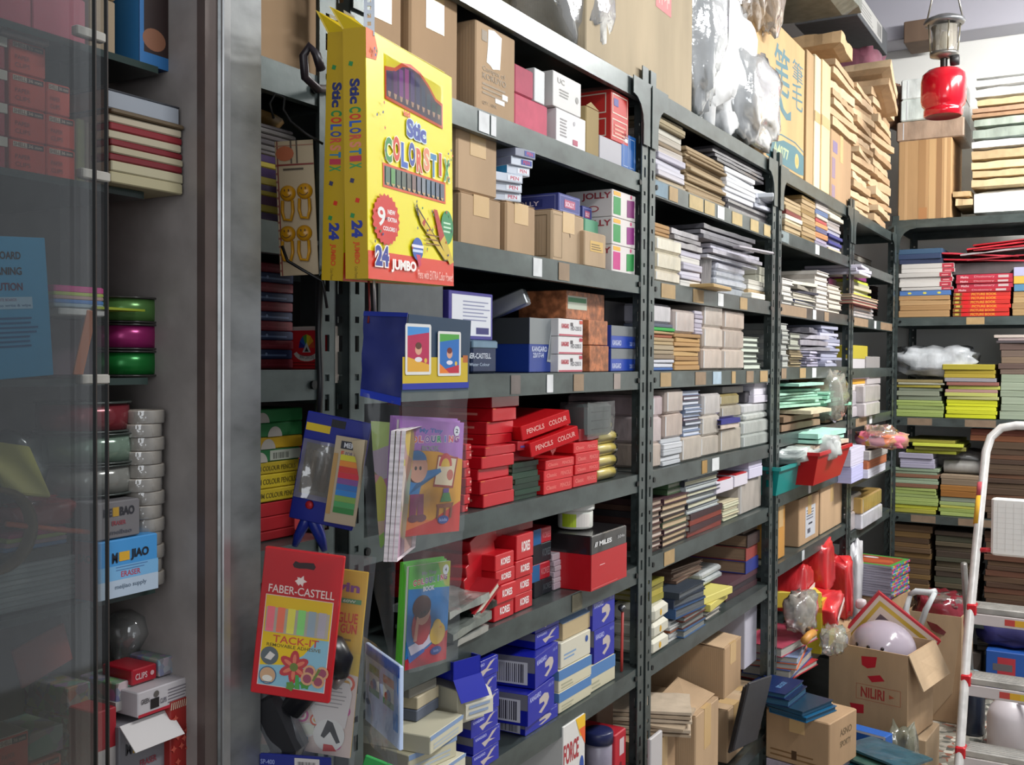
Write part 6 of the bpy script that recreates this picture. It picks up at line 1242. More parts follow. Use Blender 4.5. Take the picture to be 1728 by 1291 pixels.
q = ST(1439, 1462, 0, tz(q), 3, 'box', ['#6a1a5c', '#2a7a34', '#c4c0cc'], 'coloured box end', 'upper part of the last rack pile', 'box', D=.16, X=-.83, top=tz(q)+.05)
ST(1448, 1468, 0, tz(q)-.045, 3, 'ream', ['#c4c0ce', '#b4b0c0'], 'curled white booklet', 'at the top of the last rack pile', 'booklet', D=.2, X=-.79, top=tz(q)-.01, name='booklet', rj=.15)
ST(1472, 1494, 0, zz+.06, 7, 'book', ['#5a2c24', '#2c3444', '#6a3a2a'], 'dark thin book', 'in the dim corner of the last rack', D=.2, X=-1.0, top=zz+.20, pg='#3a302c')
zz = z0(4, 4)
q = ST(1438, 1460, 0, zz, 2, 'wrap', ['#b4aeb4', '#a8a4aa'], 'pale wrapped pack', 'at the post, fourth shelf, last rack', 'pack', D=.2, X=-.83, top=zz+.10)
q2 = ST(1461, 1488, 0, zz, 2, 'wrap', ['#b8b2b4', '#aca6a6'], 'greyish crinkled pack', 'right half, fourth shelf, last rack', 'pack', D=.22, X=-.80, top=zz+.12)
q = ST(1438, 1466, 0, tz(q), 3, 'box', ['#c8c0bc', '#c8942a', '#c9b4cc'], 'small white or yellow box', 'on the pale wrapped packs', 'box', D=.18, X=-.83, top=tz(q)+.07, jit=.008, name='small_box')
q = ST(1438, 1463, 0, tz(q), 2, 'box', ['#b8b4b8', '#a89a26'], 'lilac or lime box', 'higher on the fourth shelf, last rack', 'box', D=.16, X=-.84, top=tz(q)+.10)
ST(1463, 1486, 0, tz(q2), 2, 'box', ['#a8a2a4', '#8a8686'], 'greyish box', 'on the crinkled packs, last rack', 'box', D=.18, X=-.83, top=tz(q2)+.11)
zz = z0(4, 6)
q = ST(1437, 1458, 0, zz, 2, 'wrap', ['#a49c9c', '#b0a8a8'], 'lilac-grey pack', 'at the post, sixth shelf, last rack', 'pack', D=.2, X=-.83, top=zz+.13)
q2 = ST(1459, 1492, 0, zz, 2, 'wrap', ['#c4c4cc', '#a8884c'], 'white pack with tan top', 'right half, sixth shelf, last rack', 'pack', D=.22, X=-.80, top=zz+.12)
zz = z0(4, 5)
q = ST(1438, 1466, 0, zz+.0, 2, 'ream', ['#b4b4dc', '#c4c0d4'], 'white block with blue edge', 'fifth shelf, last rack', 'block', D=.22, X=-.78, top=zz+.12, name='paper_block')
q2 = ST(1468, 1500, 0, zz+.0, 3, 'ream', ['#c8c8d4', '#a8603c', '#a09c98'], 'grey block with orange edge', 'fifth shelf corner, last rack', 'block', D=.24, X=-.76, top=zz+.10, name='paper_block')
blob('snack_bag', (-.74, onX(1478, 780, -.76).y, tz(q2)), (.18, .20, .06), 71, M('#c86a3c', .2, kind='multi', s=22, a=.25), amp=.3, label='orange and white shiny bag on the blocks beside the red basket', category='plastic bag')
blob('plastic_bag', (-.74, onX(1485, 780, -.74).y, tz(q2)+.002), (.11, .13, .08), 73, M('#cfd2d6', .08, kind='film', d=.1, g=.25, s=40), amp=.35, label='glaring clear bag in front of the orange bag', category='plastic bag')
wavy('brown_parcel', .2, .12, .26, M('#8a7450', .8), 12, amp=.01, label='brown parcel on the seventh shelf of the last rack', category='parcel').location = (-.90, onX(1462, 900, -.86).y, z0(4, 7)+.0)
# ================================================================ on top of the racks
TOPZ = 2.109
BW1 = M('#f0f1f2', .55, kind='plain'); BW2 = M('#d9dde0', .12, kind='film', d=.6, g=.3, s=26)
def Yx(px, X=-.84): return onX(px, 610, X).y
for i, (px, sz, dz_, m_, l_) in enumerate(((1200, (.20, .22, .56), 0, BW1, 'tall white plastic bundle beside the pale red-stamped carton'), (1240, (.16, .26, .34), 0, BW1, 'bright white crumpled bundle in front of the yellow carton'),
                                          (1182, (.14, .16, .50), 0, BW2, 'shiny clear plastic hanging at the left of the white bundle'), (1262, (.14, .30, .22), 0, BW2, 'clear plastic spilling onto the shelf edge at the foot of the white bundle'),
                                          (1268, (.12, .22, .40), .30, M('#c4a88a', .15, kind='film', d=.5, g=.2, s=22), 'brownish clear bag hanging over the yellow carton corner'))):
    o = blob('plastic_bundle', (-.92+.02*i, Yx(px), TOPZ+dz_), sz, 80+i, m_, amp=.30, fr=2.4, sub=40, label=l_, category='plastic bundle')
b = bx('yellow_carton', 1270, 1352, 0, TOPZ, M('#c4a06c', .7, kind='card'), 'orange-yellow carton with big blue characters and a blue oval band', 'box', D=.34, X=-.83, h=onX(1351, 78, -.83).z-TOPZ)
p = b.pr(); BLC = F('#41707a'); p.text('笔', .34, .52, .66, .86, BLC, .01); p.poly([(.40, .50), (.48, .40), (.60, .36), (.70, .38), (.70, .45), (.62, .41), (.54, .43), (.47, .52)], BLC)
p.text('毛', .72, .50, .96, .70, BLC, .0); p.text('筆', .72, .70, .96, .86, BLC, .0)
p.poly([(.20, .02), (.30, .13), (.55, .20), (.80, .21), (1, .18), (1, .03), (.9, .02)], BLC); p.poly([(.22, .155), (.5, .225), (.8, .235), (1, .205), (1, .215), (.8, .245), (.5, .235), (.2, .165)], BLC); p.text('A4077', .34, .07, .66, .15, F('#a9b48a'), .03); p.disc(.84, .11, .022, F('#d8ac68'), 20); p.disc(.84, .11, .017, F('#c99a54'), 20, ry=.012)
p.build('printed_characters', b.o)
# upright folded cartons, light edges
for i, (a, c, col) in enumerate(((1356, 1369, '#a98c64'), (1370, 1381, '#d9c6a2'), (1382, 1396, '#cdb48a'))):
    b = bx('folded_carton', a, c, 76+i*8, TOPZ, M(col, .75, kind='card'), f'folded carton standing upright right of the yellow carton, {("left","middle","right")[i]} of three', 'carton', D=.32, X=-.84+.005*i, group='three folded cartons standing upright')
    if i: p = b.pr(); p.rect(0, .5, 1, .58, TAPE); p.build('tape_band', b.o)
b = carton(1398, 1432, 212, TOPZ, 'tan carton with blue marks beneath the kraft parcels', 2, D=.3, X=-.835)
p = b.pr(); p.rect(.08, .68, .3, .85, F('#7a6a8c')); p.rect(.05, .3, .2, .6, F('#8a7486')); p.rect(.05, .02, .2, .2, F('#8a7486')); p.build('blue_marks', b.o)
KF = ['#c0a482', '#b89a78', '#c8ae8c', '#b09270', '#cab090']
q = ST(1397, 1438, 0, b.top+.003, 7, 'wavy', KF, 'kraft parcel', 'above the blue-marked carton', 'parcel', D=.30, X=-.83, top=onX(1397, 88, -.83).z, name='kraft_parcel', jit=.012, rj=.05)
q = ST(1437, 1467, 130, TOPZ, 16, 'wavy', KF, 'kraft parcel', 'of the left ragged column', 'parcel', D=.30, X=-.83, name='kraft_parcel', jit=.014, rj=.08)
q2 = ST(1470, 1500, 135, TOPZ, 15, 'wavy', KF[1:]+KF[:1], 'kraft parcel', 'of the right ragged column', 'parcel', D=.30, X=-.83, name='kraft_parcel', jit=.012, rj=.08)
for i in range(2):
    o = wavy('kraft_parcel', .24, .20, .045, M(KF[i+1], .75), 90+i, label=('lower' if i == 0 else 'upper')+' slanting kraft parcel thrown on top of the ragged columns', category='parcel', group='slanting kraft parcels on top'); o.location = (-.90, Yx(1475), tz(q)+.02+.07*i); o.rotation_euler = (radians(-26), 0, 0)
o = wavy('kraft_parcel', .22, .17, .06, M('#c4a47c', .75), 95, label='kraft parcel tied with string at the head of the carton stack', category='parcel'); o.location = (-.93, Yx(1412), onX(1410, 88, -.84).z+.01); o.rotation_euler.x = radians(-8)
o = wavy('tarpaulin', .40, .55, .16, M('#7f8378', .5, kind='wrap'), 97, label='greenish grey tarpaulin heaped at the top edge above the parcels', category='tarpaulin'); o.location = (-1.02, Yx(1410), 2.82)
b = bx('grey_box', 1440, 1490, 0, 2.93, M('#55585c', .6), 'dark grey box with a white barcode label near the ceiling', 'box', D=.25, X=-.90, h=.10); p = b.pr(); p.rect(.05, .2, .8, .95, F('#b9b9b6')); p.bars(.62, .3, .78, .85, 9, F('#4a4a4a')); p.lines(.1, .3, .5, .8, 4, F('#8a8a88')); p.build('barcode_label', b.o)
blob('plastic_bag', (-.95, 4.50, 2.62), (.20, .16, .22), 101, M('#7a4a58', .3, kind='wrap'), amp=.35, label='purplish red crumpled plastic above the parcels near the corner', category='plastic bag')
blob('plastic_bag', (-.88, 4.85, 2.58), (.13, .10, .18), 103, M('#7d5c48', .25, kind='wrap'), amp=.35, label='brown shiny plastic bag hanging in the corner by the white bundles', category='plastic bag')
b = kbx('open_carton', 1518, 1562, 38, onY(1518, 74, 5.05).z, M('#6f5a4a', .8, kind='card'), 'brown open carton end against the white wall in the corner', 'box', D=.2, Y=5.05)
# ================================================================ back rack goods
YB_ = 4.775
def K(*a, **k): k.setdefault('D', .3); k.setdefault('X', YB_); return ST(*a, plane='y', **k)
zz = 2.1712
q = K(1512, 1602, 240, zz, 1, 'card', ['#b08c62'], 'large upright carton with vertical tape bands', 'on the back rack left end', 'box', name='carton')
p = q[0].pr('-y'); 
for a, wd, c in ((.12, .06, '#b8946a'), (.38, .14, '#9c7850'), (.58, .12, '#bc9a6e'), (.72, .10, '#8f6c48'), (.86, .05, '#c8a67a')): p.rect(a, 0, a+wd, 1, M(c, .6, kind='flat'))
p.rect(.40, 0, .55, .15, F('#a4744a')); p.build('tape_bands', q[0].o)
q = K(1506, 1620, 0, tz(q), 1, 'wrap', ['#a08a78'], 'brown plastic-wrapped slab', 'on the banded carton', 'pack', top=tz(q)+.085)
q = K(1512, 1618, 0, tz(q), 2, 'wrap', ['#ccd6d2', '#d8dedc'], 'white and green plastic roll pack', 'behind the red lantern', 'pack', top=tz(q)+.18)
zz = 2.1712
w1 = wavy('white_bag', .34, .34, .11, M('#e3e6e4', .3, kind='wrap'), 110, amp=.012, label='white cloth-like bag at the foot of the right stack, back rack', category='bag'); w1.location = (onY(1705, 350, YB_).x+.03, YB_+.18, zz)
K(1606, 1636, 0, zz+.045, 2, 'wavy', ['#cdb48c', '#c4a87c'], 'tan folded sheet bundle', 'poking out left of the white bag', 'bundle', top=zz+.115, name='sheet_bundle', rough=.6)
q = K(1634, 1790, 0, zz+.118, 4, 'wavy', ['#d4be96', '#c9b088', '#d8c49c', '#bca47e'], 'cream paper bundle', 'on the white bag', 'bundle', top=zz+.28, name='paper_bundle', rough=.6)
q = K(1636, 1790, 0, tz(q), 3, 'wavy', ['#dcdfe0', '#9aa69c', '#a8b4a8'], 'grey-green paper pack', 'of the middle of the right stack', 'pack', top=tz(q)+.13, rough=.3, name='paper_pack')
q = K(1632, 1790, 0, tz(q), 2, 'wavy', ['#b08c6c', '#b8967a'], 'brown flattened sheet', 'below the white top packs', 'sheet', top=tz(q)+.045, rough=.6, name='brown_sheet')
q = K(1640, 1790, 0, tz(q), 4, 'wavy', ['#d2bc92', '#dddcd8', '#e4e4e2', '#e0e2e0'], 'white paper pack', 'at the top of the right stack', 'pack', top=tz(q)+.15, rough=.6, name='paper_pack')
# shelf 1
zz = 1.7492
q = K(1515, 1602, 500, zz, 4, 'ream', ['#a8845a', '#a07c52', '#ae8c62'], 'tan exercise book bundle', 'bottom left of the red books shelf', 'bundle', name='paper_bundle')
q = K(1516, 1602, 0, tz(q), 1, 'multi' if 0 else 'box', ['#4a6fa8'], 'flat blue book with yellow flowers', 'under the white red-ended books', 'book', top=tz(q)+.022, name='book', deco=lambda b, i: (lambda p: ([p.disc(a, .5, .010, F('#d0c44a'), 12, star=.4, ry=.006) for a in (.2, .5, .78)], p.build('flower_print', b.o)))(b.pr('-y')))
q = K(1516, 1606, 0, tz(q), 6, 'box', ['#b8b4b0', '#c4c0bc', '#bcb8b4'], 'silvery white book with red end', 'of the left pile, red books shelf', 'book', top=tz(q)+.115, name='book', deco=lambda b, i: (lambda p: (p.rect(.78, .05, 1, .95, F('#a82a3c')), p.lines(.82, .3, .96, .7, 1, F('#d8a0a0'), .5), p.build('red_end', b.o)))(b.pr('-y')), jit=.006)
q = K(1516, 1590, 0, tz(q), 3, 'box', ['#26304e', '#2c3c5c', '#34506c'], 'navy blue folder', 'on the white red-ended books', 'folder', top=tz(q)+.065, name='folder', rj=.05, D=.28)
q = K(1607, 1704, 494, zz, 6, 'box', ['#c4261c', '#b8241c'], 'red and orange book', 'of the central pile, red books shelf', 'book', name='book', jit=.002, var=.05, deco=lambda b, i: (lambda p: (p.rect(.18, .1, .28, .9, F('#c8141a')), p.rect(.0, .1, .15, .9, F('#6a4a20')), p.rect(.04, .3, .11, .8, F('#b8a040')), p.text('PICTURE BOOK', .32, .2, .76, .8, F('#d8902a'), .03), p.build('printed_spine', b.o)))(b.pr('-y')))
q = K(1610, 1708, 0, tz(q), 4, 'box', ['#a01a2c', '#a8223a'], 'crimson book with white lettering', 'over the red and orange books', 'book', top=tz(q)+.075, name='book', jit=.006, deco=lambda b, i: (lambda p: (p.text('Maths', .08, .25, .22, .75, F('#d8a8ac'), .03), p.text('Dictionary', .32, .25, .68, .75, F('#c88a90'), .02), p.rect(.74, .25, .92, .75, F('#b8a8a8')), p.build('lettering', b.o)))(b.pr('-y')))
q3 = K(1707, 1770, 492, zz, 4, 'ream', ['#a08258', '#967a54', '#a88c62'], 'tan paper bundle', 'at the right edge, red books shelf', 'bundle', name='paper_bundle')
q3 = K(1709, 1770, 0, tz(q3), 3, 'box', ['#4a7a9c', '#c8a040', '#a4a4c4'], 'coloured book block', 'at the right edge above the tan bundles', 'book', top=tz(q3)+.10, name='book')
o = box('grey_folder', .40, .25, .05, (onY(1690, 450, YB_).x, YB_+.16, tz(q)+.002), M('#4c4648', .6), .02, label='dark grey box file lying on the crimson books', category='folder')
for i in range(7):
    c = ['#a8182a', '#8f1424', '#b83040', '#9c9294', '#a01828', '#c4202e', '#b41c2c'][i]; px = [1660, 1700, 1640, 1690, 1715, 1700, 1720][i]
    o = wavy('dust_jacket', .34, .25, .008, M(c, .35), 120+i, amp=.006, label=f'red bent book jacket, {ORD[i] if i<6 else "topmost"} of the untidy layer above the crimson books', category='book jacket', group='untidy layer of red book jackets'); o.location = (onY(px, 430, YB_).x, YB_+.14, tz(q)+.055+.013*i); o.rotation_euler = (0, radians([3, -4, 5, -5, -3, -6, -4][i]), rnd.uniform(-.12, .12))
# shelf 2
zz = 1.3172
GR = ['#8fa058', '#98a860', '#8a9a5c']
q = K(1514, 1594, 675, zz, 5, 'ream', GR, 'light green paper bundle', 'bottom left, green paper shelf', 'bundle', name='paper_bundle', jit=.003)
q = K(1514, 1588, 0, tz(q), 3, 'ream', ['#78806e', '#848a78'], 'grey-green pad', 'above the light green bundles', 'pad', top=tz(q)+.055, name='paper_pad', jit=.01)
q = K(1514, 1594, 0, tz(q), 3, 'ream', ['#a0943c', '#9a9a8a', '#8a7c54'], 'mixed thin pad', 'beneath the clear bag, green paper shelf', 'pad', top=tz(q)+.035, name='paper_pad', jit=.01, rj=.06)
blob('plastic_bag', (onY(1572, 600, YB_).x, YB_+.12, tz(q)+.004), (.33, .24, .13), 130, M('#b4b8bc', .15, kind='wrap'), amp=.3, fr=2.2, sub=36, label='long clear and white crumpled plastic bag on the green paper shelf', category='plastic bag')
q = K(1598, 1685, 674, zz, 5, 'ream', ['#c4c820', '#bcc024', '#ccd02c'], 'vivid yellow-green paper bundle', 'centre of the green paper shelf', 'bundle', name='paper_bundle', jit=.003)
q = K(1598, 1688, 0, tz(q), 5, 'ream', ['#a8a870', '#b0b464', '#a4807c', '#b4b85c', '#8a5a50'], 'faded striped pad', 'over the vivid yellow-green bundles', 'pad', top=tz(q)+.075, name='paper_pad', jit=.008, var=.4)
q = K(1594, 1682, 0, tz(q), 4, 'ream', ['#8c8a90', '#a89434', '#9c8a2c', '#a4982f'], 'mustard pad', 'top of the centre pile, green paper shelf', 'pad', top=tz(q)+.075, name='paper_pad', jit=.008)
q = K(1690, 1775, 632, zz, 6, 'ream', ['#94a08c', '#8c9884'], 'grey-green paper bundle', 'right end, green paper shelf', 'bundle', name='paper_bundle', jit=.003)
q = K(1688, 1775, 0, tz(q), 5, 'ream', ['#6a5a50', '#5c4a44', '#786654'], 'brown pad', 'over the grey-green bundles', 'pad', top=tz(q)+.13, name='paper_pad', jit=.008)
q = K(1680, 1775, 0, tz(q), 3, 'box', ['#4a4448', '#9c8c8c', '#c0b4ac'], 'glossy magazine', 'on the brown pads at the right', 'magazine', top=tz(q)+.035, name='magazine', jit=.01)
# shelf 3
zz = .8972
q = K(1510, 1584, 850, zz, 2, 'ream', ['#a09c3c', '#b0b034'], 'yellow-green bundle', 'bottom left, lower paper shelf', 'bundle', name='paper_bundle', jit=.003)
q = K(1509, 1586, 0, tz(q), 5, 'ream', GR, 'light green pad', 'of the lower left pile', 'pad', top=tz(q)+.075, name='paper_pad', jit=.004)
q = K(1510, 1588, 0, tz(q), 6, 'ream', ['#7a5440', '#8c9c84', '#84947c'], 'grey-green pad', 'upper part of the lower left pile', 'pad', top=tz(q)+.085, name='paper_pad', jit=.005)
q = K(1520, 1578, 0, tz(q), 3, 'ream', ['#9c98ac', '#a8a4b8'], 'lilac pad', 'below the yellow-green covers', 'pad', top=tz(q)+.065, name='paper_pad', jit=.005)
q = K(1535, 1622, 0, tz(q), 4, 'ream', ['#a4a83a', '#7a7834', '#c0c848', '#98923c'], 'yellow-green thin cover sheet', 'at the top of the lower left pile', 'sheet', top=tz(q)+.06, name='cover_sheet', jit=.02, rj=.05)
q = K(1589, 1662, 846, zz, 4, 'ream', ['#98a860', '#8a9a50', '#a4a64a', '#90a068'], 'green pad', 'bottom middle, lower paper shelf', 'pad', name='paper_pad', jit=.003)
q = K(1590, 1662, 0, tz(q), 5, 'ream', ['#7c8474', '#8a5a24', '#94642c', '#7a6a58', '#8a7864'], 'brown or grey pad', 'middle pile of the lower paper shelf', 'pad', top=tz(q)+.115, name='paper_pad', jit=.005)
g = G().lathe([(.028, -.09), (.028, .09), (.022, .09), (.022, -.09), (.028, -.09)], M('#9a9894', .5), 20, Matrix.Rotation(pi/2, 4, 'Y')); o = g.build('paper_roll', label='grey-white rolled sheet lying on the middle pile, lower paper shelf', category='roll'); o.location = (onY(1628, 780, YB_).x, YB_+.08, tz(q)+.03)
blob('plastic_bag', (onY(1612, 780, YB_).x, YB_+.20, tz(q)+.002), (.20, .14, .09), 135, M('#8f8c88', .3, kind='wrap'), amp=.3, label='dull white crumpled bag behind the rolled sheet', category='plastic bag')
q = K(1667, 1775, 745, zz, 14, 'ream', ['#4c3a2c', '#544232', '#443328', '#5c3e2c'], 'dark brown bundle', 'right end, lower paper shelf', 'bundle', name='paper_bundle', jit=.004)
q = K(1640, 1775, 0, tz(q), 2, 'ream', ['#7a4a30', '#6a3a2c'], 'rust-brown bundle', 'topmost right, lower paper shelf', 'bundle', top=1.275, name='paper_bundle')
# shelf 4 (the tall brown book walls)
zz = .4712
K(1509, 1576, 0, zz, 16, 'ream', ['#6a5030', '#4e3a28', '#735832', '#5c4630'], 'ochre-brown book', 'of the left wall of books, bottom shelf', name='book', top=.845, jit=.006)
K(1583, 1654, 0, zz, 16, 'ream', ['#4c4234', '#544a38', '#434334', '#3e3228'], 'grey-brown book', 'of the middle wall of books, bottom shelf', name='book', top=.83, jit=.006)
K(1668, 1775, 0, zz, 16, 'ream', ['#4a3426', '#56402e', '#5c3a2a'], 'dark red-brown book', 'of the right wall of books, bottom shelf', name='book', top=.845, jit=.006)
zz = .2012
b = kbx('blue_pack', 1672, 1775, 0, zz, F('#1f4f9c'), 'bright blue pack with red panel behind the ladder', 'pack', D=.2, Y=4.70, h=.16); p = b.pr('-y'); p.rect(.2, .35, .5, .85, F('#a8303c')); p.rect(.12, .5, .45, .68, F('#5c5a60')); p.build('printed_front', b.o)
blob('blue_bundle', (onY(1712, 1090, 4.8).x, 4.86, b.top), (.30, .25, .11), 140, M('#25245c', .6), amp=.2, label='dark indigo cloth bundle on the blue pack behind the ladder', category='bundle')
for i in range(3):
    g = G().tube([(0, 0, 0), (.14, .03, 0)], .012, M('#6d6a66', .4, .5), 10); o = g.build('metal_rod', label=f'grey rod end behind the ladder, {ORD[i] if i<2 else "topmost"} of three', category='rod', group='three grey rods'); o.location = (onY(1645, 1080, 4.7).x, 4.80, zz+.14+.028*i)
bx_ = kbx('grey_carton', 1638, 1664, 0, zz, M('#5a504a', .8), 'dim grey-brown carton behind the upper ladder rail', 'box', D=.15, Y=4.78, h=.12)
# ================================================================ gas lantern hanging from the ceiling
LY = 4.1; c0 = onY(1592, 160, LY); sc_ = (onY(1631, 160, LY).x-onY(1554, 160, LY).x)/2
zb = onY(1592, 197, LY).z; zt = onY(1592, 115, LY).z; hh = zt-zb; R_ = sc_
RG = M('#c20f24', .16, kind='flat'); RG.node_tree.nodes['Principled BSDF'].inputs['Coat Weight'].default_value = .6
ln = empty('gas_lantern', (c0.x, LY, zb), label='red gas cylinder lantern hanging by two wires in the corner', category='lantern')
G().lathe([(R_*.80, 0), (R_*.86, hh*.02), (R_*.86, hh*.14), (R_*.82, hh*.17), (R_*.95, hh*.24), (R_, hh*.34), (R_, hh*.72), (R_*.94, hh*.86), (R_*.72, hh*.95), (R_*.3, hh), (0, hh)], RG, 40).lathe([(0, .004), (R_*.78, .004), (R_*.80, 0)], M('#7a1018', .5, kind='flat'), 40).build('gas_cylinder', ln)
DM = M('#3a3836', .4, .6); zl = onY(1592, 95, LY).z-zb; z2 = onY(1592, 40, LY).z-zb
v = G().cyl(R_*.16, hh, zl-.0, DM, 14); vo = v.build('valve', ln)
G().lathe([(0, 0), (R_*.24, 0), (R_*.26, .01), (R_*.24, .03), (0, .03)], F('#1c1c1e', .5), 16, Matrix.Translation((R_*.28, 0, hh+(zl-hh)*.55)) @ Matrix.Rotation(pi/2, 4, 'Y')).build('valve_knob', vo)
G().lathe([(R_*.2, zl-.01), (R_*.62, zl), (R_*.64, zl+.012), (R_*.55, zl+.012)], M('#8f8d88', .3, .7), 28).build('burner_base', ln)
G().lathe([(R_*.52, zl+.012), (R_*.60, z2-.012), (R_*.58, z2-.012), (R_*.50, zl+.012)], M('#cfc8ba', .08, kind='glass', d=.35), 28).build('glass_chimney', ln)
G().lathe([(0, zl+.02), (R_*.18, zl+.035), (R_*.2, zl+(z2-zl)*.5), (R_*.1, z2-.03), (0, z2-.03)], M('#d8d0bc', .9), 14).build('mantle', ln)
for k in range(4):
    a = k*pi/2+.4; G().tube([(R_*.6*cos(a), R_*.6*sin(a), zl+.006), (R_*.72*cos(a), R_*.72*sin(a), z2)], .003, M('#a09a88', .3, .7), 6).build('guard_rod', ln)
G().lathe([(0, z2), (R_*.86, z2-.004), (R_*.92, z2+.004), (R_*.86, z2+.014), (R_*.5, z2+.026), (0, z2+.03)], M('#8a8c90', .3, .7), 32).build('cap', ln)
for s in (-1, 1): G().tube([(s*R_*.8, 0, z2+.006), (s*R_*.55, 0, z2+.10), (s*R_*.22, 0, z2+.30), (s*R_*.1, 0, 3.3-zb)], .0035, M('#8c8880', .35, .6), 6).build('hanging_wire', ln)
# ================================================================ white step ladder
Y0_, Y1_ = 3.95, 3.50
def LP(px, py):
    "point of the sloping front frame of the ladder"
    t = (py-718)/(1291-718); return onY(px, py, Y0_+(Y1_-Y0_)*t)
WL = M('#d4d2d0', .3, .15, 'plain'); ld = empty('step_ladder', LP(1618, 1291), label='white and silver step ladder with red caps at the right edge', category='ladder')
bpy.context.view_layer.update()
def L_(o): o.parent = ld; o.matrix_parent_inverse = ld.matrix_world.inverted(); return o
tl = LP(1660, 800); width = .44; dirx = Vector((1, .02, 0))
pts = [LP(1618, 1291)+(LP(1618, 1291)-LP(1632, 1090))*.0, LP(1632, 1090), LP(1648, 920), LP(1660, 800), LP(1664, 762), LP(1672, 738), LP(1690, 722), LP(1715, 718)]
foot = LP(1618, 1291)+(LP(1618, 1291)-LP(1632, 1090))*((LP(1618, 1291).z-FZ)/(LP(1632, 1090).z-LP(1618, 1291).z)); pts = [foot]+pts
top = pts[-1]; half = Vector((top.x+.17, top.y, top.z)); L_(G().tube(pts+[half], .0145, WL, 14).build('side_rail', None))
mir = [Vector((2*half.x-p_.x, p_.y, p_.z)) for p_ in pts]; L_(G().tube(mir+[half], .0145, WL, 14).build('side_rail', None))
L_(G().tube([LP(1655, 838), LP(1650, 885)], .0152, M('#d8a832', .4, kind='flat'), 14).build('yellow_tape', None)); L_(G().tube([LP(1657, 815), LP(1655, 838)], .0150, M('#b8505a', .4, kind='flat'), 14).build('red_tape', None))
for i, (px, py) in enumerate(((1640, 1022), (1630, 1141), (1621, 1262))):
    a = LP(px, py); r = Vector((2*half.x-a.x, a.y, a.z)); w_ = r.x-a.x
    g = G().box(0, w_, -.01, .085, -.022, 0, M('#b4b2ae', .35, .5, 'steel'), Matrix.Translation(a), bev=.003)
    for k in range(5): g.box(.02, w_-.02, .0+.016*k, .006+.016*k, 0, .002, M('#c9c7c3', .35, .4), Matrix.Translation(a))
    st = L_(g.build('step_tread', None))
    L_(G().box(.0, w_, -.014, -.008, -.058, -.022, M('#c4bcbc', .4, kind='flat'), Matrix.Translation(a), bev=.002).build('step_front', None))
    L_(G().box(-.014, .016, -.020, .03, -.030, .008, M('#c01c28', .35, kind='flat'), Matrix.Translation(a), bev=.004).build('red_end_cap', None))
    g = G()
    for k, c in enumerate(['#b8403a', '#d0a028', '#c8b434', '#b83a34', '#d0b030']): g.box(.10+.03*k, .13+.03*k, -.0147, -.014, -.050, -.030, M(c, .5, kind='flat'), Matrix.Translation(a))
    L_(g.build('warning_sticker', None))
# raised platform panel, white with a red badge
a = LP(1672, 936); b_ = LP(1672, 834); g = G().box(0, .34, -.012, .012, 0, (b_.z-a.z), M('#dfdedb', .35, kind='flat'), Matrix.Translation(a), bev=.012); pn = L_(g.build('platform_panel', None))
p = Print(a+Vector((.01, -.0125, .01)), (1, 0, 0), (0, 0, 1), (0, -1, 0), .32, b_.z-a.z-.02)
for k in range(9): p.rect(.0, .08+.1*k, 1, .084+.1*k, F('#c4c2be'))
for k in range(13): p.rect(.03+.075*k, .03, .033+.075*k, .97, F('#cbc9c5'))
p.rect(.28, .42, .5, .60, F('#a83a4a')); L_(p.build('red_badge', None)); L_(G().tube([LP(1652, 928), LP(1674, 928)], .008, M('#b81c28', .4, kind='flat'), 10).build('red_hinge', None))
for s in (0, 1):   # rear legs
    x_ = pts[3].x-.06 if s == 0 else 2*half.x-pts[3].x-.04
    L_(G().tube([Vector((x_, Y0_+.03, pts[3].z-.1)), Vector((x_, Y0_+.42, FZ+.01))], .011, M('#8f8d8a', .4, .5), 10).build('rear_leg', None))
# jug and dark bottle behind the ladder
jg = onY(1694, 1200, 4.15); JW = M('#cfc9cf', .35, kind='flat')
g = G(); prof = [(0, 0), (.062, 0), (.07, .01), (.072, .12), (.066, .145), (.042, .175), (.022, .19), (.020, .205), (0, .205)]
g.lathe(prof, JW, 8, Matrix.Rotation(pi/8, 4, 'Z') @ Matrix.Scale(1, 4), smooth=True); o = g.build('plastic_jug', label='big milky white plastic jug behind the lowest ladder steps', category='jug'); o.location = (jg.x+.02, 4.15, FZ)
o.scale = (1.12, 1, 1.0); G().lathe([(0, .2), (.026, .2), (.026, .228), (0, .228)], M('#d9d4d0', .4), 16).build('screw_cap', o); G().tube([(.03, -.03, .185), (.055, -.055, .19), (.068, -.06, .15), (.066, -.05, .10)], .009, JW, 8).build('handle', o)
jb = onY(1643, 1200, 4.25); g = G().lathe([(0, 0), (.036, 0), (.04, .008), (.04, .15), (.03, .185), (.014, .2), (.014, .22), (0, .22)], M('#242c3c', .2), 22); o = g.build('dark_bottle', label='dark blue-black bottle with a pale cap left of the jug', category='bottle'); o.location = (jb.x, 4.25, FZ)
G().lathe([(0, .195), (.030, .195), (.032, .23), (.016, .24), (0, .24)], M('#7f98a4', .4), 20).build('pale_cap', o)
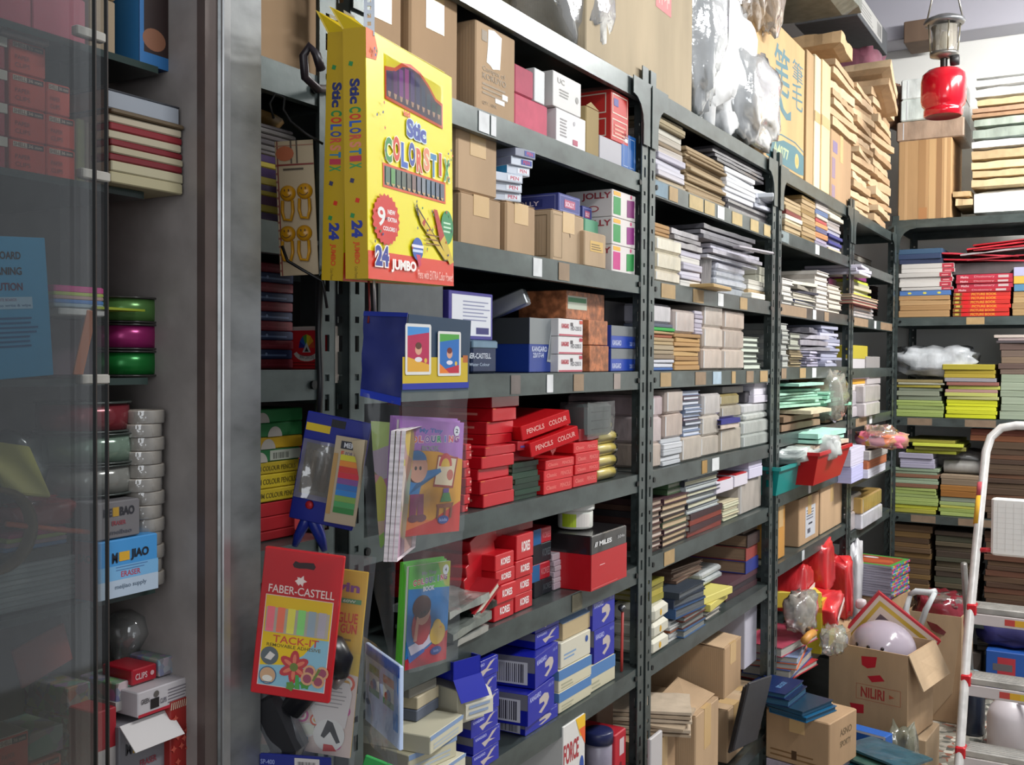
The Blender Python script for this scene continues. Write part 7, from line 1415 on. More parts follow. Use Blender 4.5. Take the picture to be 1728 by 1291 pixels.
# ================================================================ cartons in the aisle
def fcart(name, P0, yaw, w_, d_, h_, z, lab, ci, openb=False, stamp=None, mat=None, cat='box'):
    "carton whose near right top corner is P0 (x,y); local x along yaw to the left"
    m_ = mat or card(ci); c = empty(name, (P0[0], P0[1], z), radians(yaw), label=lab, category=cat); t = .004
    if not openb: G().box(-w_, 0, 0, d_, 0, h_, m_, bev=.003).build('box_body', c); G().box(-w_*.5-.022, -w_*.5+.022, -.0006, d_, h_, h_+.0006, TAPE).box(-w_*.5-.022, -w_*.5+.022, -.0008, 0, h_*.65, h_, TAPE).build('packing_tape', c)
    else:
        G().box(-w_, 0, 0, t, 0, h_, m_).box(-w_, 0, d_-t, d_, 0, h_, m_).box(-w_, -w_+t, t, d_-t, 0, h_, m_).box(-t, 0, t, d_-t, 0, h_, m_).box(-w_, 0, 0, d_, 0, t, m_).build('box_body', c)
    return c
# open carton with the dome and the framed box
P0 = onY(1530, 1256, 3.5); wq = .262; hq = .285; yawq = -10; QZ = P0.z
cq = fcart('open_carton', (P0.x, P0.y), yawq, wq, .25, hq, QZ, 'open brown carton with red stamps, holding a white dome', 1, True)
G().sheet([(0, 0, hq), (0, .25, hq), (.055, .24, hq-.10), (.045, .01, hq-.11)], card(4), .004).build('open_flap', cq); G().sheet([(-wq, 0, hq), (-wq, .25, hq), (-wq-.04, .23, hq+.04), (-wq-.04, .02, hq+.03)][::-1], card(2), .004).build('open_flap', cq)
p = Print((-wq, 0, 0), (1, 0, 0), (0, 0, 1), (0, -1, 0), wq, hq); RS = F('#b01c2c'); p.poly([(.42, .90), (.62, .92), (.60, .80), (.50, .77), (.43, .80)], RS); p.poly([(.50, .68), (.66, .72), (.72, .66), (.56, .62)], RS)
RS2 = F('#a8543c'); p.frame(.36, .40, .92, .58, .0012, RS2); p.text('NILIRI', .42, .43, .72, .55, F('#a03a34'), .03); p.disc(.80, .49, .012, RS2, 3, ry=.008); p.poly([(.28, .33), (.46, .34), (.46, .24), (.32, .22)], RS); p.poly([(.30, .04), (.44, .06), (.44, .0), (.32, .0)], RS); p.build('red_stamps', cq)
dm = onY(1487, 1085, P0.y+.14); g = G(); prof = [(.108*cos(a), .095*sin(a)) for a in [radians(x) for x in range(-40, 91, 10)]]; g.lathe([(r, z) for r, z in prof], M('#a096a2', .15, kind='flat'), 40)
o = g.build('white_dome', label='glossy lilac-white plastic dome resting in the open carton', category='dome'); o.location = (onY(1488, 1085, P0.y+.125).x, P0.y+.14, QZ+hq-.025)
for k in range(3): G().lathe([(0, .0), (.006, .0), (.006, .003), (0, .003)], F('#2a2024'), 10, Matrix.Rotation(radians(-90-25*k+10), 4, 'Z') @ Matrix.Translation((.103, 0, .026)) @ Matrix.Rotation(pi/2, 4, 'Y')).build('rivet_hole', o)
Hh = Hang('framed_box', (1483, 998), (1588, 1082), (1392, 1102), (onY(1483, 998, P0.y+.24)-CAM).dot(RM @ Vector((0, 0, -1))), 14, .03, F('#a8202c'), 'red-edged flat box with a gold frame tilted in the open carton', 'flat box')
p = Hh.pr(); p.rect(.03, .03, .97, .97, F('#b9a89c')); p.frame(.08, .08, .92, .92, .014, M('#b89a3c', .3, .5, 'flat')); p.rect(.2, .2, .8, .8, F('#a08f9c')); p.rect(.2, .62, .5, .8, F('#4a3a40')); p.build('gold_frame_print', Hh.o)
# tall round-edged carton behind with red plastic
box('base_carton', .15, .20, QZ-FZ-.004, (P0.x-.20, P0.y+.16, FZ), card(2), radians(yawq), label='brown carton hidden under the left half of the open carton', category='box')
PR = onY(1622, 1100, 4.32); cr = fcart('carton', (PR.x, 4.32), -3, .20, .26, .42, FZ, 'tall carton stuffed with red plastic beside the ladder', 1, True)
G().sheet([(-.20, 0, .10), (-.10, -.003, .02), (-.03, -.003, .12), (0, 0, .42), (-.20, 0, .42)], card(4), .004).build('torn_flap', cr)
blob('red_plastic', (PR.x-.09, 4.45, FZ+.30), (.20, .24, .17), 150, M('#7a2430', .2, kind='wrap'), amp=.3, label='dark red shiny plastic filling the tall carton', category='plastic bag')
blob('clear_plastic', (PR.x-.08, 4.42, FZ+.43), (.14, .14, .05), 151, M('#8f8884', .1, kind='film', d=.5, g=.2, s=40), amp=.3, label='grey clear film on the red plastic in the tall carton', category='plastic bag')
hd = onY(1558, 1020, 4.05); WB = M('#cdd3d6', .35, kind='wrap')
ob = empty('carrier_bag', hd, label='white carrier bag handles looping between the cartons', category='carrier bag'); bpy.context.view_layer.update()
for pl in ([(1536, 1005), (1528, 1030), (1536, 1055), (1552, 1060), (1562, 1030), (1578, 1000)], [(1534, 1004), (1546, 998), (1570, 1000), (1580, 998)]):
    o = G().tube([onY(x, y, 4.05-.004*i) for i, (x, y) in enumerate(pl)], [.008, .012, .012, .012, .011, .008][:len(pl)], WB, 8).build('bag_handle', None); o.parent = ob; o.matrix_parent_inverse = ob.matrix_world.inverted()
# pile of spiral notebooks
PN = onY(1518, 957, 4.02); NZ = PN.z-.123; stp = box('hidden_carton', .20, .22, NZ-.002-FZ, (PN.x-.11, PN.y+.13, FZ), card(0), radians(-8), label='brown carton under the colourful spiral notebooks', category='box')
CV = ['#7a3aa0', '#2a8a9a', '#c83a6a', '#c8a030', '#3a5ac0', '#c85030', '#3f9a4a']
nb = []
for i in range(13):
    g = G(); T0 = .0094; o = box('spiral_notebook', .20, .20, T0-.0006, (PN.x-.11+rnd.uniform(-.004, .004), PN.y+.11, NZ+i*T0), M('#8f8c9a', .8, kind='pages', f=600), radians(-8)+rnd.uniform(-.03, .03), bev=.0008, label=f'colourful-edged notebook, {ORD[i] if i<12 else "topmost, with a green bordered cover"} of the pile behind the open carton', category='notebook', group='pile of colourful notebooks')
    p = Print((.10, -.10, 0), (0, 1, 0), (0, 0, 1), (1, 0, 0), .20, T0-.0006)
    for k in range(12): p.rect(k/12, .05, (k+.9)/12, .95, F(CV[(i*3+k*2) % 7]))
    p.build('coloured_spine', o); nb.append(o)
p = Print((-.10, -.10, T0-.0006), (1, 0, 0), (0, 1, 0), (0, 0, 1), .20, .20); p.rect(0, 0, 1, 1, F('#3f8a3a')); p.rect(.0, .4, .12, .6, F('#c8c03a')); p.rect(.1, .1, .92, .9, F('#8c3a24')); p.poly([(.15, .3), (.5, .2), (.9, .4), (.8, .6), (.3, .55)], F('#a8502c')); p.disc(.35, .72, .03, F('#c8c4cc'), 16, ry=.014); p.build('printed_cover', nb[-1])
blob('plastic_bag', (onY(1440, 1000, 4.0).x, 4.0, .55), (.06, .10, .30), 160, M('#c4c4c8', .3, kind='wrap'), amp=.3, label='narrow white bag hanging between the last racks and the notebooks', category='plastic bag')
blob('ball', (onY(1453, 1015, 3.80).x, 3.80, onY(1453, 1028, 3.80).z), (.036, .036, .036), 161, M('#c4bcc0', .5), amp=.05, label='small whitish ball above the left flap of the open carton', category='ball')
# carton under it on the right
PS = onZ(1563, 1250, QZ-.004); fcart('carton', (PS.x, PS.y), -4, .15, .20, QZ-.004-FZ, FZ, 'brown carton standing in front of the open one, by the floor gap', 4)
# carton with the blue books
PP = onZ(1400, 1222, .60); cpb = fcart('carton', (PP.x, PP.y), -12, .185, .17, .135, .465, 'squat brown carton with printed sides, blue books on top', 0)
p = Print((0, 0, 0), (0, 1, 0), (0, 0, 1), (1, 0, 0), .17, .135); p.text('ASNO', .38, .62, .8, .76, F('#6a563c'), .01); p.text('SPORTY', .38, .40, .78, .52, F('#6a563c'), .01); p.build('printed_side', cpb)
p = Print((-.185, 0, 0), (1, 0, 0), (0, 0, 1), (0, -1, 0), .185, .135); p.lines(.08, .1, .9, .3, 2, F('#7a5a38'), .3); p.rect(.42, .1, .5, .28, F('#4a3420')); p.rect(.42, .66, .52, .80, F('#3f2c1c')); p.build('printed_front', cpb)
under_ = box('wrapped_stack', .17, .16, .465-FZ-.002, (PP.x-.08, PP.y+.10, FZ), M('#a298a4', .35, kind='wrap'), radians(-12), label='film-wrapped lilac stack under the squat carton', category='stack')
BB = ['#0e3a5c', '#15284c', '#0f2f6a', '#123a7a']
zb_ = .6012+.0
for i in range(4):
    o = book(.115, .15, .014 if i != 2 else .02, M(['#14587f', '#11344a', '#122648', '#0c2352'][i], .3), pages('#23506c'), '-x'); thing_at(o, (PP.x-.115+(.03 if i < 2 else -.02)-.01*i, PP.y+.06, zb_), radians(-18+14*(i > 1)), label=['lowest bright blue book on the squat carton', 'second dark blue book on the squat carton', 'thick dark blue book, third up on the squat carton', 'topmost dark blue book with pale lettering on the squat carton'][i], category='book'); zb_ += .0145 if i != 2 else .0205
p = Print((.0575, -.075, .014), (0, 1, 0), (-1, 0, 0), (0, 0, 1), .15, .115); p.rect(.1, .72, .3, .85, F('#7f98a8')); p.text('BIOLOGY', .3, .25, .7, .38, F('#5a84b0'), .02); p.build('printed_cover', o)
# magazines and the blue-white pack at the bottom
for i in range(9):
    q_ = onZ(1420+2*i, 1275-3*i, .35+.012*i); o = wavy('magazine', .13, .20, .0105, M(['#a8a4a4', '#b8b2b0', '#9a9694', '#b4b0b8'][i % 4], .5), 170+i, amp=.002, label=f'whitish magazine, {ORD[i] if i<8 else "topmost"} of the slanting pile right of the squat carton', category='magazine', group='slanting pile of whitish magazines'); o.location = (PP.x+.05, PP.y+.10, .31+.0112*i); o.rotation_euler.z = radians(-20)
box('magazine_crate', .06, .16, .31-FZ-.002, (PP.x+.05, PP.y+.10, FZ), card(2), radians(-20), label='low brown carton under the slanting whitish magazines', category='box')
pz = onY(1465, 1262, 3.25); b = box('blue_white_pack', .13, .05, .085, (pz.x, 3.25, pz.z-.03), F('#1f58a8'), radians(-14), label='blue and white pack with a red picture at the bottom centre right', category='pack')
p = pr(.13, .05, .085, '-y'); p.frame(0, 0, 1, 1, .007, F('#c4c4cc')); p.poly([(.05, .2), (.35, .65), (.6, .6), (.3, .15)], F('#a82a38')); p.rect(.15, .3, .3, .45, F('#d8c8c4')); p.build('printed_front', b)
box('pack_carton', .16, .12, pz.z-.03-FZ-.001, (pz.x, 3.27, FZ), card(1), radians(-14), label='brown carton under the blue and white pack', category='box')
for i in range(3):
    t_ = onY(1455+18*i, 1284, 2.95); o = wavy('teal_sheet', .20, .13, .008, M(['#1c5a66', '#3a5a50', '#245060'][i], .35, kind='wrap'), 190+i, amp=.003, label=['teal plastic folder at the bottom edge', 'dark green folder with a lime stripe at the bottom edge', 'topmost teal folder at the bottom edge'][i], category='folder'); o.location = (t_.x, 2.95+.02*i, t_.z-.012+.009*i); o.rotation_euler.z = radians(-15-6*i)
    if i == 1: G().box(-.10, .10, -.012, -.008, .009, .0105, F('#a8b83a')).build('lime_stripe', o)
tz_ = onY(1460, 1284, 2.95); box('folder_crate', .17, .12, tz_.z-.014-FZ, (tz_.x+.05, 2.95, FZ), card(0), radians(-15), label='brown carton under the teal folders at the bottom edge', category='box')
blob('grey_plastic', (onY(1515, 1265, 3.35).x, 3.40, FZ+.0), (.10, .12, .24), 195, M('#6a6a5c', .25, kind='wrap'), amp=.3, label='dusty grey-green plastic bag between the cartons at the bottom', category='plastic bag')
# ================================================================ goods in the glass cabinet
XI = -.757
def cb(name, px0, px1, pyt, z, mats, lab, cat='box', D=.12, X=XI, h=None, group=None, rz=0): return bx(name, px0, px1, pyt, z, mats, lab, cat, D=D, X=X, h=h, group=group, bev=.001, rz=rz)
z1 = 1.8116
cb('pink_box', -40, 55, 0, z1, F('#a8344c'), 'crimson pink box at the top left corner, first of two', D=.14, h=.035)
cb('pink_box', 57, 146, 0, z1, F('#b03a54'), 'crimson pink box right of the corner one, on the top glass shelf', D=.14, h=.04)
b = cb('pink_box', 57, 146, 0, z1+.0405, F('#a02c44'), 'upper crimson pink box on the top glass shelf', D=.13, h=.03)
b = cb('tan_box', 152, 196, 0, z1, F('#9c8668'), 'pale tan box beside the pink boxes, top glass shelf', D=.10, h=.048); cb('tan_box', 152, 196, 0, b.top+.0005, F('#a48e70'), 'second tan box stacked on the pale tan one', D=.10, h=.04)
b = cb('blue_window_box', 236, 293, 0, z1, F('#1c3c6c'), 'blue display box with a dark window and a round tan thing inside', D=.075, X=-.75, h=.08)
p = b.pr('-y'); p.rect(0, 0, 1, 1, F('#2f78b0')); p.disc(.3, .9, .008, F('#5fa08c'), 10); p.build('printed_side', b.o)
p = b.pr(); p.rect(0, 0, 1, 1, F('#2a6aa4')); p.rect(.12, .14, .86, .84, F('#2a1a18')); p.disc(.42, .30, .013, F('#8a5c44'), 20, ry=.010); p.build('window_front', b.o)
# orange boxes of paper clips
z2 = 1.6976; OR_ = F('#c03a22', .5)
def shell(b, two=False):
    p = b.pr('+x')
    n = 2 if two else 1
    for k in range(n):
        a = k/n; w_ = 1/n; p.rect(a+.08*w_, .78, a+.46*w_, .94, F('#b5a592')); p.text('SHELL', a+.10*w_, .80, a+.44*w_, .92, F('#6a3a2c'), .02); p.rect(a+.46*w_, .78, a+.92*w_, .94, F('#3a1c1c')); p.text('36 mm', a+.50*w_, .81, a+.88*w_, .91, F('#b8a08c'), .02)
        for j, t_ in enumerate(('PAPER', 'CLIPS')): p.text(t_, a+.14*w_, .42-.24*j, a+.55*w_, .56-.24*j, F('#7a1c14'), .0)
    p.build('printed_label', b.o)
zc = z2; hs = .0262
rows = ((((20, 80), (82, 129)), 4), )
for r_ in range(4):
    for c_, (a, c) in enumerate(((18, 79), (80, 128 if r_ < 2 else 120))):
        if r_ == 3 and c_ == 1: continue
        b = cb('clip_box', a, c, 0, z2+r_*hs, OR_, f'orange paper clip box, {("lowest","second","third","topmost")[r_]} row, {("left","right")[c_]} column, middle glass shelf', D=.045, h=hs-.0006); shell(b)
b = cb('white_lid_box', 6, 86, 0, z2+4*hs, F('#9c8e88'), 'white and pink tray lying on the topmost orange clip box', D=.06, X=-.752, h=.010)
for r_ in range(4): 
    b = cb('clip_tub', -30, 11, 0, z2+r_*.026, F('#a0303c'), f'red and white tub at the left edge, {("lowest","second","third","topmost")[r_]} of the stack', 'tub', D=.05, h=.025, group='red and white tubs at the left edge'); G().box(-.026, .026, -b.d[1]/2-.001, b.d[1]/2+.001, .018, .0255, F('#c4bcae')).build('lid', b.o)
b = cb('cream_box', 148, 231, 206, z2, F('#a8957c'), 'cream box with a thin red edge line, middle glass shelf', D=.07, X=-.752); p = b.pr(); p.frame(.03, .03, .97, .97, .0006, F('#9c7a64')); p.build('edge_line', b.o)
cb('green_edge_box', 131, 146, 200, z2, F('#8c8c60'), 'narrow yellow-green box between the orange clip boxes and the cream box', D=.06, X=-.755)
zt = z2-.0
for i, (h_, c, w_) in enumerate(((.0135, '#a39a7a', 0), (.0125, '#a8a084', 1), (.0085, '#6a0c18', 2), (.009, '#a49a80', 1), (.008, '#6e0e1a', 2), (.010, '#a89e86', 1), (.009, '#7a101c', 2), (.010, '#aca08a', 1))):
    o = box('diary_book', .15, .078, h_*.72-.0003, (-.803+(0 if i < 4 else -.001), .6235, zt), F(c, .5), rnd.uniform(-.02, .02), bev=.001, label=f'cream or dark red diary, {ORD[i] if i<7 else "topmost"} of the striped stack at the cabinet side', category='book', group='striped cream and dark red diaries')
    zt += h_*.72
o = box('thin_book', .16, .078, .004, (-.806, .6235, zt), F('#5a4a34'), 0, bev=.001, label='thin brown book over the striped diaries', category='book'); o = box('white_book', .15, .078, .015, (-.806, .622, zt+.0044), F('#8f949c', .4), 0, bev=.001, label='thick whitish book topmost in the cabinet stack', category='book')
p = pr(.15, .078, .015, '-y'); p.rect(0, 0, 1, 1, F('#7a6a52')); p.build('page_edge', o); G().box(-.075, .075, -.039, .039, .015, .0162, F('#22242c')).build('cover', o)
# third shelf: poster, sticky notes, ribbons
z3 = 1.5336
H = Hang('poster', (-60, 396), (91, 402), (-60, 646), (onX(20, 500, -.722)-CAM).dot(RM @ Vector((0, 0, -1))), 90, .001, F('#4a94b8', .5), 'sky blue printed notice about board cleaning behind the glass', 'notice', pt=onX(20, 500, -.722))
p = H.pr(); DK = F('#33282c'); p.text('BOARD', .42, .84, .70, .895, DK, .02); p.text('CLEANING', .25, .73, .70, .785, DK, .02); p.text('SOLUTION', .25, .62, .70, .675, F('#5a2440'), .02); p.rect(.28, .49, .80, .575, F('#9cb8c8')); p.text('FOR WHITE BOARDS', .31, .545, .62, .565, F('#7a5a70')); p.text('Easy to write & wipe', .31, .50, .78, .525, F('#54708c'))
p.lines(.28, .22, .86, .45, 7, F('#2c5c84'), .4); p.build('printed_text', H.o)
STC = ['#4a86a8', '#2f62a0', '#9a7a74', '#8c9c3a', '#a8266c']
q = cb('note_block_base', 100, 178, 0, z3+.052, F('#a8a8a4'), 'pale block under the neon sticky notes', 'block', D=.07, h=.006)
for i, (c, h_) in enumerate((('#7f94a0', .003), ('#2f6aa8', .0035), ('#a08078', .003), ('#98a83c', .003), ('#b02a74', .006))):
    zq = q.top+.0002+sum((.003, .0035, .003, .003, .006)[:i])
    cb('sticky_notes', 92, 176, 0, zq, F(c), ['grey', 'blue', 'beige', 'lime', 'neon pink'][i]+' layer of sticky notes on the third glass shelf', 'sticky notes', D=.07, h=h_-.0002)
wavy('yellow_sheet', .06, .055, .003, F('#8c9820'), 201, label='curling lime sheet right of the neon sticky notes', category='sheet').location = (-.785, onX(196, 500, -.76).y, q.top)
o = box('support_tin', .09, .07, .0515, (-.84, onX(128, 560, -.80).y, z3), F('#3a2430'), 0, label='dark purple tin behind the leaning orange card', category='tin')
H = Hang('orange_card', (100, 512), (118, 516), (122, 632), (onX(110, 560, -.765)-CAM).dot(RM @ Vector((0, 0, -1))), 60, .004, F('#a85a24'), 'orange and pink cards leaning beside the blue notice', 'card', pt=onX(110, 560, -.765))
def spool(px, z, R_, h_, col, lab, X=-.80, rim='#3c3a38', film=True, gr=None, cat='ribbon'):
    y_ = onX(px, 560, X).y; g = G(); g.lathe([(R_*.45, .002), (R_*.94, .002), (R_*.95, h_/2), (R_*.94, h_-.002), (R_*.45, h_-.002)], col, 32)
    o = g.build('ribbon_spool', label=lab, category=cat, group=gr); o.location = (X, y_, z)
    for zz_ in (0, h_-.0015): G().lathe([(0, zz_), (R_, zz_), (R_, zz_+.0015), (0, zz_+.0015)], M(rim, .2, kind='flat'), 32).build('spool_flange', o)
    return o
sat = lambda c: M(c, .25, .35, 'flat')
for i, (c, n_) in enumerate((('#1c7a34', 'lowest'), ('#a0286c', 'middle, magenta'), ('#5c8a4a', 'topmost'))): spool(205, z3+.0245*i, .036, .0235, sat(c), f'spool of shiny {"ribbon" if i==1 else "green ribbon"}, {n_} of the coloured stack', gr='coloured ribbon spools')
H = Hang('hang_card', (250, 522), (316, 517), (240, 688), .98, 35, .001, F('#8f8684', .4), 'whitish hanging card with orange corner beside the ribbons', 'card')
p = H.pr(); p.poly([(0, .98), (.9, 1), (.5, .88), (.1, .78)], F('#b85a2c')); p.rect(.78, .62, .95, .74, F('#4a3f6c')); p.poly([(.1, .5), (.6, .55), (.62, .48), (.3, .46)], F('#7a3f24')); p.lines(.05, .06, .6, .22, 4, F('#a08a8c'), .3); p.rect(.75, .25, .9, .45, F('#5a4a50')); p.build('printed_card', H.o)
# fourth shelf
z4 = 1.3456
cl = M('#7f8c84', .15, .1, 'flat')
zs = z4+.085
o = cb('dark_tin', 95, 205, 0, z4, F('#26201f'), 'dark box under the clear ribbon spools', D=.09, X=-.80, h=.084)
for i, (c, px) in enumerate((('#8a8a84', 146), ('#788c7c', 148), ('#7a2c34', 140))): spool(px, zs+.0275*i, .041, .0265, M(c, .15, .3, 'flat'), f'clear spool of {("silver","pale green","silver and red")[i]} ribbon in the stack under the third glass shelf', X=-.79, rim='#3a403c')
for i in range(13):
    px = 258+(8 if i % 2 else -6)+(10 if i < 5 else 0)-(10 if i > 10 else 0); y_ = onX(px+12, 860, -.757).y; g = G(); g.lathe([(.010, 0), (.0175, 0), (.018, .001), (.018, .0105), (.0175, .0115), (.010, .0115), (.010, 0)], M('#a89e92', .5, kind='flat'), 26)
    o = g.build('tape_roll', label=f'white tape roll, {ORD[i] if i<12 else "topmost"} of the tall stack at the cabinet side', category='tape', group='tall stack of white tape rolls'); o.location = (-.760, min(y_, .645-.003*(i % 2)), z4+.0122*i)
    G().lathe([(.0085, .002), (.0099, .002), (.0099, .0095), (.0085, .0095), (.0085, .002)], F('#4a3f3c'), 20).build('tape_core', o)
    G().lathe([(.0184, .0), (.0188, .006), (.0184, .0115)], M('#e8ecf0', .12, kind='film', d=.08, g=.1, s=60), 20).build('film_wrap', o)
b = cb('eraser_carton', 162, 266, 918, z4, F('#3f8ac4', .5), 'blue and white carton lettered MEIJIAO on the fourth glass shelf', D=.03, X=-.733)
p = b.pr(); p.rect(0, 0, 1, .30, F('#a9b8c8')); p.rect(0, .30, 1, .55, F('#6fa4cc')); p.text('M', .24, .60, .33, .78, F('#1a1a22'), .04); p.rect(.35, .62, .52, .78, F('#c89a2a')); p.text('JIAO', .54, .60, .84, .80, F('#1a1a22'), .04); p.text('ERASER', .38, .34, .70, .44, F('#a83a4c'), .02); p.lines(.30, .46, .85, .56, 2, F('#4a6f9c'), .3); p.text('meijiao supply', .28, .12, .80, .22, F('#5a6a7c')); p.build('printed_front', b.o)
p = b.pr('-y'); p.rect(0, 0, 1, 1, F('#8c1a28')); p.text('JIAO', .2, .6, .8, .78, F('#3a1014'), .03); p.build('red_side', b.o)
b2 = cb('eraser_carton', 162, 236, 0, b.top+.0006, F('#6d6a6c', .5), 'grey carton lettered MEIBAO stacked on the blue one', D=.03, X=-.735, h=.032)
p = b2.pr(); p.text('ME', .15, .6, .34, .82, F('#33333a'), .04); p.rect(.36, .6, .50, .84, F('#a8842a')); p.text('BAO', .52, .6, .86, .84, F('#2a2a30'), .04); p.text('ERASER', .34, .36, .66, .48, F('#8a3a44'), .02); p.text('meibao', .3, .12, .8, .24, F('#4f5058')); p.build('printed_front', b2.o)
for i in range(9):
    c = F(['#8f9c9a', '#9aa6a4', '#a4aeac'][i % 3]); yy = onX(70, 1000, -.77).y
    cb('white_pad', -60, 132+rnd.uniform(-3, 3), 0, z4+.0042*i, c, f'white card pad, {ORD[i] if i<8 else "topmost"} of the flat pile at the cabinet left', 'pad', D=.10, X=-.760, h=.0038, group='flat pile of white pads')
zq = z4+.0042*9+.0005; b = cb('dark_pad', -60, 120, 0, zq, F('#2c3020'), 'dark olive pad between the white pads and the neon notes', 'pad', D=.09, h=.010); zq = b.top+.0003
for i, (c, h_) in enumerate((('#2f6a9c', .003), ('#9c7c84', .004), ('#98a83c', .003), ('#a82a5c', .003))): cb('sticky_notes', 5+3*i, 113, 0, zq, F(c), ['blue', 'beige', 'lime', 'pink'][i]+' layer of the lower neon sticky notes', 'sticky notes', D=.07, h=h_-.0002); zq += h_
o = G().tube([onX(10, 884, -.752), onX(90, 893, -.752), onX(176, 900, -.742)], .0022, F('#c85a26'), 8).build('pencil', label='orange pencil lying over the lower neon sticky notes', category='pencil')
blob('red_wrapper', (-.79, onX(70, 880, -.78).y, zq), (.06, .07, .022), 210, M('#7a2420', .2, kind='wrap'), amp=.3, label='dark red crumpled wrapper above the lower sticky notes', category='wrapper')
o = box('sticky_pad', .05, .052, .004, (-.775, onX(32, 780, -.77).y, onX(32, 795, -.77).z), F('#a8a44c'), 0, label='tilted yellow sticky pad at the left edge', category='sticky notes'); o.rotation_euler = (radians(-18), radians(55), 0)
g = G().lathe([(.030, 0), (.034, 0), (.034, .012), (.030, .012), (.030, 0)], F('#6a5424'), 28, Matrix.Rotation(pi/2, 4, 'Y')); o = g.build('masking_tape', label='brown and gold tape ring cut by the left edge', category='tape'); o.location = onX(-18, 895, -.755)
blob('clear_bag', (-.82, onX(70, 800, -.80).y, z4+.075), (.06, .09, .06), 212, M('#5f6c66', .15, kind='film', d=.5, g=.1, s=30), amp=.3, label='clear greenish bag left of the clear spools', category='plastic bag')
# bottom shelf
z5 = 1.1606
b = cb('red_pattern_box', 287, 322, 1185, z5, F('#8a1c18'), 'red box with a striped rim at the cabinet side', D=.06, X=-.727); p = b.pr()
for k in range(10): p.poly([(k*.1, .90), (k*.1+.05, .90), (k*.1+.09, .98), (k*.1+.04, .98)], F('#b8a08c'))
for k in range(16): p.disc(rnd.uniform(.1, .9), rnd.uniform(.05, .85), .0035, F('#b04a3c'), 8, star=.5)
p.build('printed_front', b.o)
g0 = cb('grey_carton', 200, 284, 1228, z5, F('#77757a', .5), 'grey carton with an open white flap, lettered MEI', D=.06, X=-.735); p = g0.pr(); p.text('M', .12, .62, .24, .76, F('#2c2c32'), .04); p.rect(.26, .62, .42, .78, F('#a8842a')); p.text('JIAO', .44, .62, .8, .76, F('#2c2c32'), .03); p.text('ERASER', .4, .42, .74, .50, F('#8a3a44'), .02); p.poly([(.45, .0), (1, .25), (1, 0)], F('#9c1c28')); p.build('printed_front', g0.o)
dx, dy, dz = g0.d; G().sheet([(dx/2, -dy/2, dz), (dx/2, dy/2, dz), (dx/2+.018, dy/2+.002, dz-.020), (dx/2+.018, -dy/2+.002, dz-.020)], F('#c4bfbd'), .0008).build('white_flap', g0.o)
b = cb('red_white_box', 160, 196, 1205, z5, F('#9c1c28'), 'red box with a white band left of the grey carton', D=.06, X=-.74); p = b.pr(); p.rect(0, .35, 1, .62, F('#b0aaa8')); p.text('O', .3, .12, .8, .3, F('#4a1418'), .03); p.build('white_band', b.o)
b = cb('grey_tray', 268, 322, 1165, z5+.0, F('#5c5e64'), 'grey open tray with a yellow mark under the binder clip box', D=.05, X=-.79, h=.075)
c_ = cb('binder_clip_box', 232, 322, 0, b.top+.001, F('#b4aeb0', .5), 'white and red box of binder clips with a black clip picture', D=.05, X=-.728, h=.022)
p = c_.pr(); p.rect(0, 0, 1, .12, F('#a82030')); p.lines(.55, .2, .95, .85, 5, F('#6c666c'), .35); p.rect(.22, .2, .38, .6, F('#1c1818')); p.disc(.33, .75, .003, F('#55504c'), 10); p.text('GREEN', .05, .5, .2, .7, F('#3a3438'), .02); p.text('CLIPS', .40, .3, .52, .5, F('#55505a'), .02); p.build('printed_front', c_.o)
b = cb('red_white_box', 222, 264, 0, c_.top+.001, F('#9c1424', .4), 'small red box with white lettering on the binder clip box', D=.04, X=-.745, h=.014); p = b.pr(); p.text('CLIPS', .12, .3, .6, .7, F('#c49a9c'), .03); p.disc(.8, .5, .0022, F('#c49a9c'), 10); p.build('lettering', b.o)
cb('clear_case', 268, 312, 0, c_.top+.001, M('#7f8088', .15, kind='multi', s=150, a=.15), 'clear case of small things beside the small red box', 'case', D=.04, X=-.745, h=.016)
for i in range(4):
    q = cb('pin_case', 104+3*i, 152, 0, z5+.0265*i, M('#6f7468', .15, kind='multi', s=120, a=.35), f'clear case of coloured pins, {("lowest","second","third","topmost")[i]} of the stack behind the orange boxes', 'case', D=.06, X=-.775, h=.025, group='clear cases of coloured pins'); film_cover(q.o, *q.d, e=.001, seed=i)
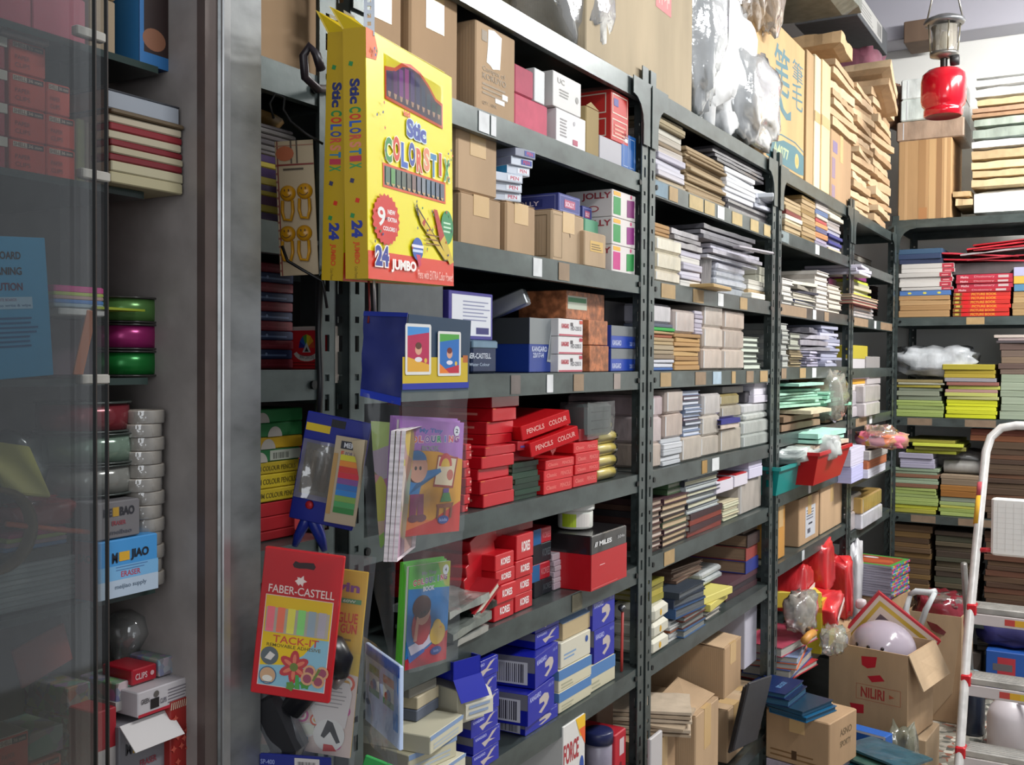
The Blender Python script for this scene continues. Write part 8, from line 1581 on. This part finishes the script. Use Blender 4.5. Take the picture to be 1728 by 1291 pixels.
q = cb('pin_case', 196, 250, 0, g0.top+.012, M('#8a8888', .15, kind='multi', s=110, a=.3), 'flat clear case of coloured pins on the grey carton', 'case', D=.05, X=-.75, h=.020); G().box(.0, .026, -q.d[1]/2-.002, q.d[1]*.1, -.004, .004, F('#b8b4b0')).build('white_label', q.o)
for i, (a, c, zz_) in enumerate(((-8, 32, z5), (-8, 34, z5+.0305), (35, 98, z5), (40, 102, z5+.0305), (-8, 46, z5+.063))):
    b = cb('clip_box', a, c, 0, zz_, OR_, ['lower orange paper clip box at the bottom left corner', 'middle orange paper clip box at the bottom left', 'bottom orange paper clip box, second column', 'upper orange paper clip box, second column', 'orange paper clip box with a white top, highest at the bottom left'][i], D=.05, X=-.752 if i != 4 else -.742, h=.030); shell(b)
    if i == 4: G().box(-.025, .025, -b.d[1]/2, b.d[1]/2, .030, .0306, F('#a8a494')).build('white_top', b.o)
cb('clear_case', 46, 106, 0, z5+.0615, M('#66706c', .15, kind='multi', s=60, a=.12), 'greyish clear case on the second column of orange boxes', 'case', D=.05, X=-.755, h=.022)
o = box('hanging_label', .003, .05, .035, (-.77, onX(80, 1075, -.77).y, 1.285), F('#7a3020'), 0, label='brown-red card sticking out below the fourth glass shelf', category='card'); o.rotation_euler = (radians(15), 0, 0)
gl = M('#a8a8a4', .08, kind='film', d=.35, g=.1, s=12)
g = G().lathe([(0, 0), (.020, 0), (.026, .01), (.028, .035), (.018, .06), (.010, .075), (.014, .09), (.024, .105), (.018, .12), (.0, .125)], gl, 24); o = g.build('clear_bottle', label='clear plastic bulb-shaped bottle in the cabinet shade', category='bottle'); o.location = (-.80, onX(185, 1100, -.80).y, z5+.03); o.rotation_euler.x = radians(-12)
g = G().lathe([(0, 0), (.018, .004), (.024, .018), (.020, .034), (.0, .042)], gl, 22); o = g.build('clear_ball', label='clear round bulb right of the bulb-shaped bottle', category='ball'); o.location = (-.81, onX(228, 1080, -.81).y, z5+.105)
# small clips that hold the glass shelves
for i, (px, py) in enumerate(((150, 58), (158, 296), (157, 640))):
    a = onX(px, py, -.727); G().box(-.004, .004, -.014, .014, -.004, .004, F('#a8a49c'), Matrix.Translation(a), bev=.001).build('glass_clip', cab)
